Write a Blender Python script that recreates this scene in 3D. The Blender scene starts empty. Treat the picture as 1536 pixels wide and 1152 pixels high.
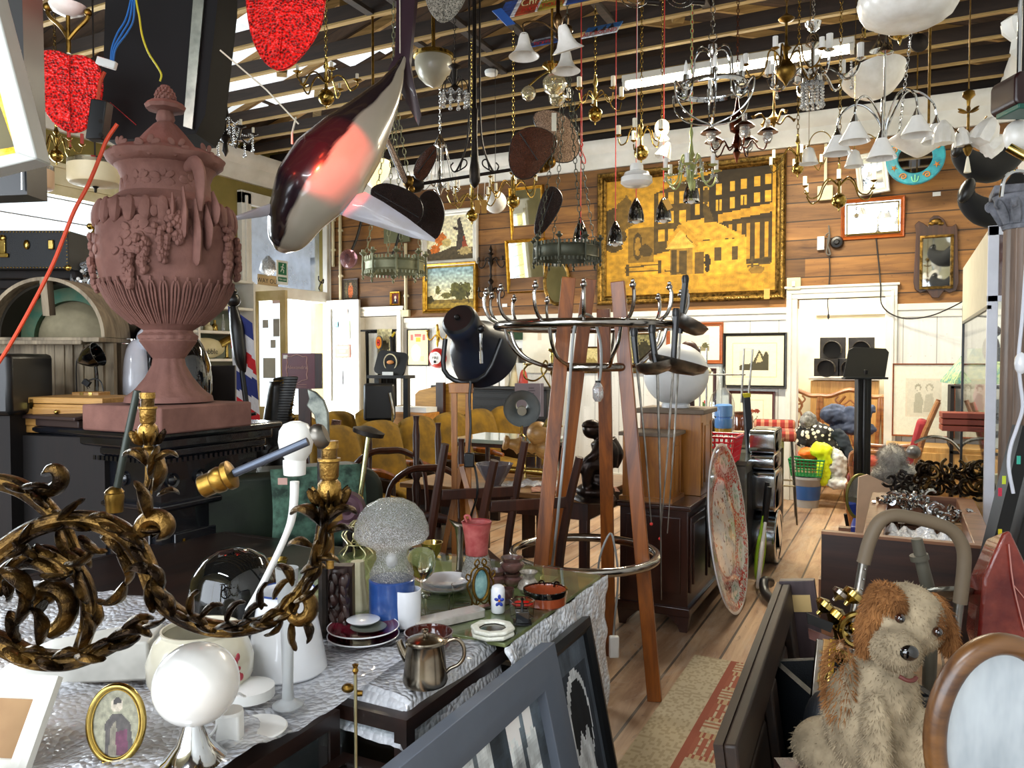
# antique shop interior, built object by object
import bpy,math,random
from mathutils import Vector as V,Matrix as M,noise as mnoise
RO=M.Rotation;TL=M.Translation;RAD=math.radians;RR=random.Random;pi=math.pi;sin=math.sin;cos=math.cos
random.seed(7)
C=bpy.context.scene.collection
F=1170.;EYE=1.5;YAW=RAD(26.6);PIT=math.atan(36/F)
Rv=V((cos(YAW),sin(YAW),0));Hv=V((-sin(YAW),cos(YAW),0))
Fw=Hv*cos(PIT)-V((0,0,sin(PIT)));Uv=Hv*sin(PIT)+V((0,0,cos(PIT)))
CAM=V((0,0,EYE))
def ray(px,py):return Fw+Rv*((px-768)/F)+Uv*((576-py)/F)
def at(px,py,z):return CAM+ray(px,py)*z
def hit(px,py,ax,val):
 d=ray(px,py);t=(val-CAM[ax])/d[ax];return CAM+d*t
def flr(px,py,h=0.):return hit(px,py,2,h)
YB=8.82;XL=-7.4;XR=0.95;ZC=4.05
def back(px,py):return hit(px,py,1,YB)
def left(px,py):return hit(px,py,0,XL)
def dep(p):return(p-CAM).dot(Fw)
def lin(c):
 if isinstance(c,str):
  c=c.lstrip('#');c=[int(c[i:i+2],16)/255 for i in(0,2,4)]
 return tuple(x/12.92 if x<=.04045 else((x+.055)/1.055)**2.4 for x in c[:3])+(1.,)
MATS={}
class NT:
 def __init__(s,name):
  s.m=bpy.data.materials.new(name);s.m.use_nodes=True;s.t=s.m.node_tree;s.n=s.t.nodes;s.l=s.t.links
  s.b=s.n['Principled BSDF'];s.tc=None
 def node(s,ty,**kw):
  n=s.n.new(ty)
  for k,v in kw.items():
   if k in n.inputs:s.set(n.inputs[k],v)
   else:setattr(n,k,v)
  return n
 def set(s,i,v):
  if isinstance(v,bpy.types.NodeSocket):s.l.new(v,i)
  else:i.default_value=v
 def co(s,kind='Object'):
  if not s.tc:s.tc=s.n.new('ShaderNodeTexCoord')
  return s.tc.outputs[kind]
 def math(s,op,a,b=0.,c=None):
  n=s.n.new('ShaderNodeMath');n.operation=op;s.set(n.inputs[0],a);s.set(n.inputs[1],b)
  if c is not None:s.set(n.inputs[2],c)
  return n.outputs[0]
 def map(s,vec,sc=(1,1,1),rot=(0,0,0),loc=(0,0,0)):
  n=s.n.new('ShaderNodeMapping');s.set(n.inputs['Vector'],vec);n.inputs['Scale'].default_value=sc
  n.inputs['Rotation'].default_value=rot;n.inputs['Location'].default_value=loc;return n.outputs[0]
 def noise(s,vec,scale=5.,detail=4.,rough=.6,dist=0.):
  n=s.n.new('ShaderNodeTexNoise');s.set(n.inputs['Vector'],vec);n.inputs['Scale'].default_value=scale
  n.inputs['Detail'].default_value=detail;n.inputs['Roughness'].default_value=rough;n.inputs['Distortion'].default_value=dist
  return n.outputs['Fac']
 def ramp(s,fac,stops):
  n=s.n.new('ShaderNodeValToRGB');s.set(n.inputs[0],fac);e=n.color_ramp.elements
  while len(e)<len(stops):e.new(.5)
  for el,(p,c)in zip(e,stops):el.position=p;el.color=lin(c)if not isinstance(c,(int,float))else(c,c,c,1)
  return n.outputs[0]
 def mix(s,fac,a,b,mode='MIX'):
  n=s.n.new('ShaderNodeMix');n.data_type='RGBA';n.blend_type=mode
  s.set(n.inputs[0],fac);s.set(n.inputs[6],lin(a)if isinstance(a,str)else a);s.set(n.inputs[7],lin(b)if isinstance(b,str)else b)
  return n.outputs[2]
 def bump(s,h,st=.3,dist=.01):
  n=s.n.new('ShaderNodeBump');s.set(n.inputs['Height'],h);n.inputs['Strength'].default_value=st;n.inputs['Distance'].default_value=dist
  s.l.new(n.outputs[0],s.b.inputs['Normal'])
 def fin(s,rough=.5,metal=0.,**kw):
  s.set(s.b.inputs['Roughness'],rough);s.set(s.b.inputs['Metallic'],metal)
  for k,v in kw.items():s.set(s.b.inputs[k.replace('_',' ')],v)
  return s.m
def mat(name,col='#808080',rough=.5,metal=0.,col2=None,sc=6.,lo=.35,hi=.65,bump=0.,bsc=None,bd=.01,trans=0.,ior=1.45,emit=0.,ecol=None,coat=0.,sheen=0.,alpha=1.,sss=0.,stretch=(1,1,1)):
 if name in MATS:return MATS[name]
 t=NT(name);vec=t.co()
 if stretch!=(1,1,1):vec=t.map(vec,stretch)
 if col2:
  t.set(t.b.inputs['Base Color'],t.ramp(t.noise(vec,sc),[(lo,col),(hi,col2)]))
 else:
  n=t.noise(vec,sc*1.7,3.);f=t.math('MULTIPLY_ADD',n,.28,.86)
  t.set(t.b.inputs['Base Color'],t.mix(1.,lin(col),f,'MULTIPLY')if trans==0 and emit==0 else lin(col))
 if bump:t.bump(t.noise(vec,bsc or sc*4,5.),bump,bd)
 kw={}
 if trans:kw['Transmission_Weight']=trans;kw['IOR']=ior
 if emit:kw['Emission_Color']=lin(ecol or col);kw['Emission_Strength']=emit
 if coat:kw['Coat_Weight']=coat
 if sheen:kw['Sheen_Weight']=sheen
 if alpha<1:kw['Alpha']=alpha
 if sss:kw['Subsurface_Weight']=sss;kw['Subsurface_Scale']=.02
 MATS[name]=t.fin(rough,metal,**kw);return MATS[name]
def wood(name,c1,c2,axis=0,sc=1.,rough=.45,coat=.15,bump=.15):
 if name in MATS:return MATS[name]
 t=NT(name);s=[14.,14.,14.];s[axis]=1.3;v=t.map(t.co(),tuple(x*sc for x in s))
 n=t.noise(v,1.,5.,.65,1.2);n2=t.noise(v,6.,3.)
 col=t.ramp(n,[(.3,c1),(.7,c2)]);col=t.mix(1.,col,t.math('MULTIPLY_ADD',n2,.5,.75),'MULTIPLY')
 t.set(t.b.inputs['Base Color'],col);t.bump(n,bump,.004)
 MATS[name]=t.fin(rough,0.,Coat_Weight=coat,Coat_Roughness=.25);return MATS[name]
def metal(name,c,c2=None,rough=.25,sc=8.,bump=.1):return mat(name,c,rough,1.,c2 or c,sc,.35,.7,bump,sc*3,.003)
def glow(name,c,s):return mat(name,c,.5,emit=s,ecol=c)
def vcol(name,rough=.55,coat=0.,bump=0.,bsc=60.):
 if name in MATS:return MATS[name]
 t=NT(name);a=t.n.new('ShaderNodeVertexColor');a.layer_name='col';t.l.new(a.outputs[0],t.b.inputs['Base Color'])
 if bump:t.bump(t.noise(t.co(),bsc,4.),bump,.003)
 MATS[name]=t.fin(rough,0.,Coat_Weight=coat,Coat_Roughness=.05);return MATS[name]
def catmull(p,n,cyc=False):
 if n<=1 or len(p)<3:return list(p)
 o=[];L=len(p);R=range(L if cyc else L-1)
 for i in R:
  a=p[(i-1)%L]if cyc or i>0 else p[0]*2-p[1];b=p[i];c=p[(i+1)%L];d=p[(i+2)%L]if cyc or i+2<L else p[-1]*2-p[-2]
  for j in range(n):
   t=j/n;o.append(.5*((2*b)+(c-a)*t+(2*a-5*b+4*c-d)*t*t+(3*b-a-3*c+d)*t**3))
 if not cyc:o.append(p[-1])
 return o
class MB:
 def __init__(s):s.v=[];s.f=[];s.col=s.vc=None
 def add(s,vs,fs,mx=None):
  b=len(s.v);s.v+=[mx@V(q)for q in vs]if mx else[V(q)for q in vs];s.f+=[tuple(i+b for i in f)for f in fs];return s
 def box(s,c,d,rot=None,taper=1.):
  x,y,z=d[0]/2,d[1]/2,d[2]/2;t=taper
  vs=[(-x,-y,-z),(x,-y,-z),(x,y,-z),(-x,y,-z),(-x*t,-y*t,z),(x*t,-y*t,z),(x*t,y*t,z),(-x*t,y*t,z)]
  m=TL(V(c))
  if rot is not None:m=m@(rot.to_4x4()if isinstance(rot,M)else RO(rot[2],4,'Z')@RO(rot[1],4,'Y')@RO(rot[0],4,'X'))
  return s.add(vs,[(0,3,2,1),(4,5,6,7),(0,1,5,4),(1,2,6,5),(2,3,7,6),(3,0,4,7)],m)
 def b2(s,a,b):
  a=V(a);b=V(b);return s.box((a+b)/2,[abs(b[i]-a[i])for i in range(3)])
 def bar(s,a,b,w,h=None,up=None,w2=None,h2=None):
  a=V(a);b=V(b);h=h or w;w2=w2 or w;h2=h2 or h;d=(b-a).normalized();u=V(up)if up else(V((0,0,1))if abs(d.z)<.95 else V((0,1,0)))
  x=d.cross(u).normalized();u=x.cross(d).normalized();vs=[]
  for q,ww,hh in((a,w,h),(b,w2,h2)):
   for i,j in((-1,-1),(1,-1),(1,1),(-1,1)):vs.append(q+x*(i*ww/2)+u*(j*hh/2))
  return s.add(vs,[(0,1,2,3),(7,6,5,4),(0,4,5,1),(1,5,6,2),(2,6,7,3),(3,7,4,0)])
 def lathe(s,prof,c=(0,0,0),n=24,mx=None,wob=None,closed=False):
  vs=[];fs=[];c=V(c)
  for i,(r,z)in enumerate(prof):
   for j in range(n):
    a=2*pi*j/n;rr=max(r,1e-5)*(wob(a,i/(len(prof)-1))if wob else 1);q=V((rr*cos(a),rr*sin(a),z));vs.append((mx@q if mx else q)+c)
  m=len(prof)
  for i in range(m-1):
   for j in range(n):
    k=(j+1)%n;fs.append((i*n+j,i*n+k,(i+1)*n+k,(i+1)*n+j))
  if not closed:
   if prof[0][0]>1e-4:fs.append(tuple(range(n-1,-1,-1)))
   if prof[-1][0]>1e-4:fs.append(tuple((m-1)*n+j for j in range(n)))
  return s.add(vs,fs)
 def shell(s,prof,th,c=(0,0,0),n=24,mx=None,wob=None):
  inn=[(max(r-th,1e-4),z+(th if i==0 else 0))for i,(r,z)in enumerate(prof)]
  return s.lathe(list(prof)+inn[::-1],c,n,mx,wob,closed=True)
 def tube(s,pts,r,n=8,sm=0,cyc=False,flat=1.,cap=True,up=None):
  pts=[V(q)for q in pts];L0=len(pts)
  if isinstance(r,(int,float)):rs=[r]*L0
  else:rs=list(r)
  if sm>1:
   q=catmull(pts,sm,cyc);rr=[]
   for i in range(len(q)):
    t=i/sm;k=int(t);f=t-k;a=rs[k%L0];b=rs[(k+1)%L0]if(cyc or k+1<L0)else rs[-1];rr.append(a*(1-f)+b*f)
   pts,rs=q,rr
  L=len(pts);vs=[];fs=[]
  def tan(i):
   if cyc:return(pts[(i+1)%L]-pts[i-1]).normalized()
   return(pts[min(i+1,L-1)]-pts[max(i-1,0)]).normalized()
  t=tan(0);u=V(up)if up else(V((0,0,1))if abs(t.z)<.9 else V((1,0,0)));nrm=(u-t*u.dot(t)).normalized()
  for i in range(L):
   t=tan(i);nrm=(nrm-t*nrm.dot(t))
   nrm=nrm.normalized()if nrm.length>1e-6 else V((1,0,0));b=t.cross(nrm)
   for j in range(n):
    a=2*pi*j/n;vs.append(pts[i]+(nrm*cos(a)+b*sin(a)*flat)*rs[i])
  for i in range(L if cyc else L-1):
   for j in range(n):
    k=(j+1)%n;i2=(i+1)%L;fs.append((i*n+j,i2*n+j,i2*n+k,i*n+k))
  if cap and not cyc:fs.append(tuple(range(n)));fs.append(tuple((L-1)*n+j for j in range(n-1,-1,-1)))
  return s.add(vs,fs)
 def ball(s,c,r,n=14,rot=None,m=None):
  r=(r,r,r)if isinstance(r,(int,float))else r;m=m or max(6,n//2+1)
  vs=[];fs=[];c=V(c)
  R=RO(rot[2],3,'Z')@RO(rot[1],3,'Y')@RO(rot[0],3,'X')if rot else M.Identity(3)
  for i in range(1,m):
   a=pi*i/m
   for j in range(n):
    b=2*pi*j/n;vs.append(c+R@V((r[0]*sin(a)*cos(b),r[1]*sin(a)*sin(b),r[2]*cos(a))))
  top=len(vs);vs.append(c+R@V((0,0,r[2])));vs.append(c+R@V((0,0,-r[2])))
  for i in range(m-2):
   for j in range(n):
    k=(j+1)%n;fs.append((i*n+j,(i+1)*n+j,(i+1)*n+k,i*n+k))
  for j in range(n):
   k=(j+1)%n;fs.append((top,j,k));fs.append((top+1,(m-2)*n+k,(m-2)*n+j))
  return s.add(vs,fs)
 def prism(s,pts,y0,y1,mx=None,scale2=1.):
  n=len(pts);cx=sum(p[0]for p in pts)/n;cz=sum(p[1]for p in pts)/n
  vs=[V((x,y0,z))for x,z in pts]+[V((cx+(x-cx)*scale2,y1,cz+(z-cz)*scale2))for x,z in pts]
  fs=[tuple(range(n)),tuple(range(2*n-1,n-1,-1))]+[(i,i+n,(i+1)%n+n,(i+1)%n)for i in range(n)]
  return s.add(vs,fs,mx)
 def grid(s,fn,nu,nv,cyc=False):
  vs=[fn(i/nu,j/nv)for i in range(nu+(0 if cyc else 1))for j in range(nv+1)];fs=[]
  N=nu+(0 if cyc else 1)
  for i in range(nu):
   for j in range(nv):
    a=i*(nv+1)+j;b=((i+1)%N)*(nv+1)+j;fs.append((a,b,b+1,a+1))
  return s.add(vs,fs)
 def paint(s,org,ux,uz,nx,nz,fn):
  org=V(org);ux=V(ux);uz=V(uz)
  if s.col is None:s.col={}
  for i in range(nx):
   for j in range(nz):
    b=len(s.f);q=[org+ux*((i+a)/nx)+uz*((j+c)/nz)for a,c in((0,0),(1,0),(1,1),(0,1))]
    s.col[b]=lin(fn((i+.5)/nx,(j+.5)/nz));s.add(q,[(0,1,2,3)])
  return s
 def chain(s,a,b,L=.03,w=.009,r=.0022):
  a=V(a);b=V(b);n=max(1,int((b-a).length/(L*.8)));d=(b-a)/n;t=d.normalized();u=V((1,0,0))if abs(t.x)<.8 else V((0,0,1));u=(u-t*u.dot(t)).normalized();v=t.cross(u)
  for i in range(n):
   c=a+d*(i+.5);q=u if i%2 else v
   s.tube([c+t*(cos(x)*L/2)+q*(sin(x)*w)for x in[k*pi/4 for k in range(8)]],r,4,cyc=True)
  return s
def mesh(name,mb,m=None,parent=None,sharp=40,bev=0.,sol=0.,sub=0,wn=False):
 me=bpy.data.meshes.new(name);me.from_pydata([tuple(q)for q in mb.v],[],mb.f);me.update()
 if mb.col:
  a=me.color_attributes.new('col','FLOAT_COLOR','CORNER');d=[]
  for p in me.polygons:
   if mb.vc:
    for v in p.vertices:d+=mb.vc[v]
    continue
   c=mb.col.get(p.index,(.5,.5,.5,1));d+=list(c)*p.loop_total
  a.data.foreach_set('color',d)
 if sharp:
  me.polygons.foreach_set('use_smooth',[True]*len(me.polygons));me.set_sharp_from_angle(angle=RAD(sharp))
 o=bpy.data.objects.new(name,me);C.objects.link(o)
 if m:me.materials.append(m)
 if parent:o.parent=parent
 if sol:q=o.modifiers.new('s','SOLIDIFY');q.thickness=sol;q.offset=0
 if bev:q=o.modifiers.new('b','BEVEL');q.width=bev;q.segments=2;q.limit_method='ANGLE';q.angle_limit=.7
 if sub:q=o.modifiers.new('u','SUBSURF');q.levels=sub;q.render_levels=sub
 return o
THINGS=[]
class Th:
 """one thing: an Empty at a point, its parts as children; pixel distances are turned into metres at its depth"""
 def __init__(s,name,label,cat,px,py,z=None,group=None,rz=YAW,loc=None,kind=None,rx=0):
  if loc is None:loc=at(px,py,z)
  else:loc=V(loc)
  s.z=dep(loc);s.k=s.z/F;s.px,s.py=px,py
  e=bpy.data.objects.new(name,None);e.empty_display_size=.05;C.objects.link(e);e.location=loc;e.rotation_euler=(rx,0,rz)
  s.M=TL(loc)@RO(rz,4,'Z')@RO(rx,4,'X');s.I=s.M.inverted();s.e=e;s.loc=loc
  if kind:e['kind']=kind
  else:
   e['label']=label;e['category']=cat
   if group:e['group']=group
  THINGS.append(s);s.parts=[]
 def p(s,x,y,d=0.):return s.I@at(x,y,s.z+d)
 def w(s,q):return s.I@V(q)
 def add(s,name,mb,m,parent=None,label=None,**k):
  o=mesh(name,mb,m,parent or s.e,**k)
  if label:o['label']=label
  s.parts.append(o);return o
 def lat(s,name,prof,cx,m,d=0.,parent=None,n=24,wob=None,shell=0.,label=None,sharp=40,sub=0,**k):
  mb=MB();b=s.p(cx,prof[0][1],d);kk=(s.z+d)/F
  pr=[(r*kk,(prof[0][1]-y)*kk)for r,y in prof]
  (mb.shell(pr,shell,b,n,wob=wob)if shell else mb.lathe(pr,b,n,wob=wob));return s.add(name,mb,m,parent,label,sharp=sharp,sub=sub,**k)
 def tub(s,name,pts,r,m,parent=None,sm=0,n=8,label=None,**k):
  mb=MB();mb.tube([s.p(*q)for q in pts],[x*s.k for x in r]if isinstance(r,(list,tuple))else r*s.k,n=n,sm=sm,**k);return s.add(name,mb,m,parent,label)
 def text(s,body,c,size,m,parent=None,name='lettering',rot=(pi/2,0,0),al='CENTER',font=None,ext=.0004):
  cu=bpy.data.curves.new(name,'FONT');cu.body=body;cu.size=size;cu.align_x=al;cu.align_y='CENTER';cu.extrude=ext;cu.resolution_u=2
  tmp=bpy.data.objects.new(name,cu);me=bpy.data.meshes.new_from_object(tmp);bpy.data.objects.remove(tmp);me.materials.clear()
  o=bpy.data.objects.new(name,me);C.objects.link(o);o.data.materials.append(m);o.parent=parent or s.e;o.location=c;o.rotation_euler=rot;s.parts.append(o);return o
def dup(th,loc,rz=None,label=None,scale=None,name=None,group=None):
 def cp(o,par):
  c=o.copy();C.objects.link(c)
  if par:c.parent=par;c.matrix_parent_inverse=o.matrix_parent_inverse
  for ch in o.children:cp(ch,c)
  return c
 e=cp(th.e,None);e.location=loc
 if rz is not None:e.rotation_euler=(th.e.rotation_euler.x,0,rz)
 if label:e['label']=label
 if scale:e.scale=(scale,)*3 if isinstance(scale,(int,float))else scale
 if group:e['group']=group
 class D:pass
 d=D();d.e=e;d.parts=[];THINGS.append(d);return d
def struct(name,mb,m,parent=None,**k):
 o=mesh(name,mb,m,parent,**k)
 if not parent:o['kind']='structure'
 return o
def finish():
 for t in THINGS:
  e=t.e;ch=list(e.children)
  if len(ch)==1 and not ch[0].children and ch[0].type=='MESH' and 'label' not in ch[0].keys()and not any(abs(x)>1e-7 for x in ch[0].location):
   o=ch[0];nm=e.name;o.parent=None;o.location=e.location.copy();o.rotation_euler=e.rotation_euler.copy();o.scale=e.scale.copy()
   for k in e.keys():
    o[k]=e[k]
   bpy.data.objects.remove(e);o.name=nm
def ring(cx,cy,cz,r,n=32,ax='z',ph=0.):
 o=[]
 for i in range(n):
  a=2*pi*i/n+ph
  o.append(V((cx+r*cos(a),cy+r*sin(a),cz))if ax=='z' else V((cx+r*cos(a),cy,cz+r*sin(a)))if ax=='y' else V((cx,cy+r*cos(a),cz+r*sin(a))))
 return o
def rrect(w,h,r,n=5):
 o=[]
 for cx,cz,a0 in((w/2-r,h/2-r,0),(-w/2+r,h/2-r,pi/2),(-w/2+r,-h/2+r,pi),(w/2-r,-h/2+r,1.5*pi)):
  for i in range(n+1):
   a=a0+pi/2*i/n;o.append((cx+r*cos(a),cz+r*sin(a)))
 return o
def ell(a,b,n=32,cx=0.,cz=0.,a0=0.,a1=2*pi):
 full=abs(a1-a0-2*pi)<1e-6
 return[(cx+a*cos(a0+(a1-a0)*i/(n if full else n-1)),cz+b*sin(a0+(a1-a0)*i/(n if full else n-1)))for i in range(n)]
EXPO=0.35
def plank_mat(name,c1,c2,seam,axis,w,grain,rough=.6,vary=.35,glossn=False):
 t=NT(name);co=t.co();sx=t.n.new('ShaderNodeSeparateXYZ');t.l.new(co,sx.inputs[0])
 q=t.math('DIVIDE',sx.outputs[axis],w);row=t.math('FLOOR',q);fr=t.math('FRACT',q)
 wn=t.n.new('ShaderNodeTexWhiteNoise');wn.noise_dimensions='2D';cb=t.n.new('ShaderNodeCombineXYZ')
 seg=t.math('FLOOR',t.math('DIVIDE',t.math('ADD',sx.outputs[grain],t.math('MULTIPLY',row,1.37)),3.1))
 t.l.new(row,cb.inputs[0]);t.l.new(seg,cb.inputs[1]);t.l.new(cb.outputs[0],wn.inputs['Vector'])
 s=[9.,9.,9.];s[grain]=.9;cb2=t.n.new('ShaderNodeVectorMath');cb2 .operation='ADD'
 t.l.new(t.map(co,tuple(s)),cb2 .inputs[0]);t.l.new(wn.outputs['Color'],cb2 .inputs[1])
 n=t.noise(cb2 .outputs[0],1.,6.,.65,.6);big=t.noise(co,.9,3.)
 f=t.math('ADD',t.math('MULTIPLY',n,.75),t.math('MULTIPLY',big,.25))
 col=t.ramp(f,[(.34,c1),(.66,c2)])
 val=t.math('MULTIPLY_ADD',wn.outputs['Value'],vary,1-vary*.5)
 col=t.mix(1.,col,val,'MULTIPLY')
 edge=t.math('MINIMUM',fr,t.math('SUBTRACT',1.,fr));sm=t.math('LESS_THAN',edge,.032 if w<.25 else.012)
 nd=t.math('LESS_THAN',t.noise(co,38.,1.),.27)
 col=t.mix(t.math('MULTIPLY',nd,.35),col,seam);col=t.mix(t.math('MULTIPLY',sm,.85),col,seam)
 t.set(t.b.inputs['Base Color'],col)
 h=t.math('SUBTRACT',t.math('MULTIPLY',n,.3),t.math('MULTIPLY',sm,1.));t.bump(h,.5,.01)
 r=t.math('MULTIPLY_ADD',n,-.3,rough+.15)
 return t.fin(r)
def wear(m):
 t=NT.__new__(NT);t.m=m;t.t=m.node_tree;t.n=t.t.nodes;t.l=t.t.links;t.b=t.n['Principled BSDF'];t.tc=None;s=t.b.inputs['Base Color'].links[0].from_socket;co=t.co()
 a=t.ramp(t.noise(t.map(co,(3,1.2,1)),1.,6.,.75,1.5),[(.5,0.),(.66,1.)]);t.set(t.b.inputs['Base Color'],t.mix(t.math('MULTIPLY',a,.55),s,'#b3a698'));b=t.ramp(t.noise(t.map(co,(9,2,1)),2.,5.,.8,2.),[(.6,0.),(.64,1.)]);s=t.b.inputs['Base Color'].links[0].from_socket;t.set(t.b.inputs['Base Color'],t.mix(t.math('MULTIPLY',b,.35),s,'#2e1c10'));return m
m_floor=plank_mat('floorboards','#7d5436','#c4a482','#1c0f08',0,.2,1,.42,.4);wear(m_floor)
m_clad=plank_mat('old_wall_planks','#4a2c12','#96672f','#140a04',2,.198,0,.6,.8)
m_wains=plank_mat('white_boarding','#d3d3ce','#eaeae6','#8d8d88',0,.3,2,.45,.05)
m_white=mat('white_paint','#e4e2da',.4,col2='#d2cfc4',sc=3.,bump=.05)
m_cream=mat('cream_paint','#d9cfae',.45,col2='#c4b98f',sc=4.,bump=.08)
m_must=mat('mustard_wall','#8a7a3e',.8,col2='#75682f',sc=2.)
m_joist=wood('joist_wood','#140e08','#33241a',0,1.,.7,0.)
m_jlit=wood('lit_joist_strut_wood','#7d6238','#b39860',0,1.,.7,0.)  # pale tone is strip light painted on joist undersides; struts share it
m_roof=plank_mat('roof_boards','#241a12','#4d3826','#0c0805',1,.17,0,.8,.4)
m_black=mat('black_paint','#0d0d0e',.35)
m_glass=mat('clear_glass','#ffffff',.02,trans=1.,ior=1.45)
def pane_mat():
 t=NT('window_pane');n=t.n;
 tr=n.new('ShaderNodeBsdfTransparent');gl=n.new('ShaderNodeBsdfGlossy');gl.inputs['Roughness'].default_value=.02
 lw=n.new('ShaderNodeLayerWeight');lw.inputs[0].default_value=.5;fo=t.math('MULTIPLY_ADD',t.math('POWER',lw.outputs['Facing'],4.),.7,.035);mx=n.new('ShaderNodeMixShader');tr.inputs[0].default_value=(.93,.95,.95,1)
 t.l.new(fo,mx.inputs[0]);t.l.new(tr.outputs[0],mx.inputs[1]);t.l.new(gl.outputs[0],mx.inputs[2]);t.l.new(mx.outputs[0],n['Material Output'].inputs['Surface']);return t.m
m_pane=pane_mat()
struct('floor',MB().box((-3.2,4.6,-.05),(9.,14.4,.1)),m_floor)
DX0=back(1195,600).x;DX1=back(1326,600).x;DZ=back(1260,447).z
EX0=-7.2;EX1=back(598,600).x;EZ=back(570,474).z;LZ=2.05
def wallset(spans,z0,z1,mb,y0=YB,y1=YB+.14):
 for a,b in spans:mb.b2((a,y0,z0),(b,y1,z1))
e=bpy.data.objects.new('wall_back',None);C.objects.link(e);e['kind']='structure'
mb=MB();wallset([(XL,EX0),(EX1,DX0),(DX1,XR)],0,LZ,mb);struct('wainscot',mb,m_wains,e)
mb=MB();wallset([(XL,EX0),(EX1,DX0),(DX1,XR)],LZ,max(DZ,LZ)+.001,mb);wallset([(XL,XR)],max(DZ,EZ),ZC+.1,mb)
wallset([(EX0,EX1)],EZ,max(DZ,EZ),mb);struct('plank_cladding',mb,m_clad,e)
mb=MB();
for a,b in((EX1+.1,DX0-.1),(DX1+.1,XR)):mb.b2((a,YB-.03,LZ-.05),(b,YB,LZ+.015));mb.b2((a,YB-.015,LZ-.12),(b,YB,LZ-.05))
for a,b in((EX1+.1,DX0-.1),(DX1+.1,XR)):mb.b2((a,YB-.03,0),(b,YB,.16))
struct('trim_1',mb,m_white,bev=.004)
def casing(name,x0,x1,zt,w=.11):
 mb=MB()
 mb.b2((x0-w,YB-.04,0),(x0,YB+.15,zt+w));mb.b2((x1,YB-.04,0),(x1+w,YB+.15,zt+w));mb.b2((x0-w,YB-.045,zt),(x1+w,YB+.15,zt+w))
 for a in(x0-w*.62,x1+w*.62):mb.b2((a-.012,YB-.055,0),(a+.012,YB-.04,zt+w*.6))
 mb.b2((x0-w*.7,YB-.055,zt+w*.5),(x1+w*.7,YB-.04,zt+w*.7));mb.b2((x0-w-.02,YB-.06,zt+w),(x1+w+.02,YB,zt+w+.025))
 struct(name,mb,m_white,bev=.003)
casing('door_1',DX0,DX1,DZ);casing('door_2',EX0,EX1,EZ,.1)
m_back=mat('back_room_paint','#e2dcc4',.6,col2='#d3c9a4',sc=2.)
mb=MB();mb.b2((DX0-.9,YB+1.5,0),(XR+.4,YB+1.6,3));mb.b2((DX0-.9,YB+.14,0),(DX0-.8,YB+1.6,3));mb.b2((XR+.3,YB+.14,0),(XR+.4,YB+1.6,3))
struct('wall_back_room',mb,m_back);struct('ceiling_back_room',MB().b2((DX0-.9,YB+.14,2.9),(XR+.4,YB+1.6,3)),m_back)
mb=MB();mb.b2((DX0+.05,YB+1.46,2.05),(DX0+1.,YB+1.5,2.08));struct('trim_2',mb,m_white)
mb=MB();mb.b2((EX0-.6,YB+1.3,0),(EX1+.8,YB+1.4,3));mb.b2((EX0-.6,YB+.14,0),(EX0-.5,YB+1.4,3));mb.b2((EX1+.7,YB+.14,0),(EX1+.8,YB+1.4,3));mb.b2((EX0-.6,YB+.14,2.9),(EX1+.8,YB+1.4,3))
struct('wall_side_room',mb,mat('side_room_paint','#cfc7b6',.7))
def cprof():return[(0,0),(.04,0),(.05,.05),(.09,.09),(.1,.16),(.16,.2),(.18,.26),(.18,.3),(0,.3)]
mb=MB();P=cprof();L=XR-XL
mb.add([(XL,YB-a,3.76+b)for a,b in P]+[(XR,YB-a,3.76+b)for a,b in P],[tuple(range(9)),tuple(range(17,8,-1))]+[(i,i+9,(i+1)%9+9,(i+1)%9)for i in range(9)])
struct('trim_3',mb,m_white)
mb=MB();mb.add([(XL+a*1.2,.5,3.72+b*1.1)for a,b in P]+[(XL+a*1.2,YB,3.72+b*1.1)for a,b in P],[tuple(range(9)),tuple(range(17,8,-1))]+[(i,i+9,(i+1)%9+9,(i+1)%9)for i in range(9)]);struct('trim_4',mb,m_white)
mb=MB();mb.add([(XR-a,-1,3.76+b)for a,b in P]+[(XR-a,YB,3.76+b)for a,b in P],[tuple(range(9)),tuple(range(17,8,-1))]+[(i,i+9,(i+1)%9+9,(i+1)%9)for i in range(9)]);struct('trim_5',mb,m_white)
struct('wall_right',MB().b2((XR,-2.2,0),(XR+.12,YB+.14,ZC+.1)),m_wains)
WY0,WY1,WZ0,WZ1=2.2,left(158,300).y,1.0,3.2
OY0=left(371,400).y;OY1=left(484,400).y;TZ=left(430,444).z;TT=left(430,322).z
mb=MB();y0,y1=-2.2,YB+.14;X0,X1=XL-.14,XL
mb.b2((X0,y0,0),(X1,WY0,ZC+.2));mb.b2((X0,WY0,0),(X1,WY1,WZ0));mb.b2((X0,WY0,WZ1),(X1,WY1,ZC+.2));mb.b2((X0,WY1,0),(X1,OY0,ZC+.2))
mb.b2((X0,OY0,TT),(X1,OY1,ZC+.2));mb.b2((X0,OY1,0),(X1,y1,ZC+.2))
struct('wall_left',mb,m_must)
mb=MB()
for a,b,c,d in((WY1,WY1+.16,.9,WZ1+.1),(WY0-.15,WY0,.9,WZ1+.1)):mb.b2((XL,a,c),(XL+.06,b,d));mb.b2((XL+.06,a+.05,c),(XL+.08,a+.09,d))
mb.b2((XL,WY0-.15,WZ1),(XL+.07,WY1+.16,WZ1+.16));mb.b2((XL,WY0-.15,WZ1+.16),(XL+.12,WY1+.2,WZ1+.2));mb.b2((XL,WY0,WZ1-.1),(XL+.04,WY1,WZ1))
w=struct('window_1',mb,m_cream,bev=.004)
mb=MB();
for i in range(3):mb.b2((XL-.08,WY1-.05-i*1.08,WZ0),(XL-.03,WY1+.0-i*1.08,WZ1))
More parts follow.
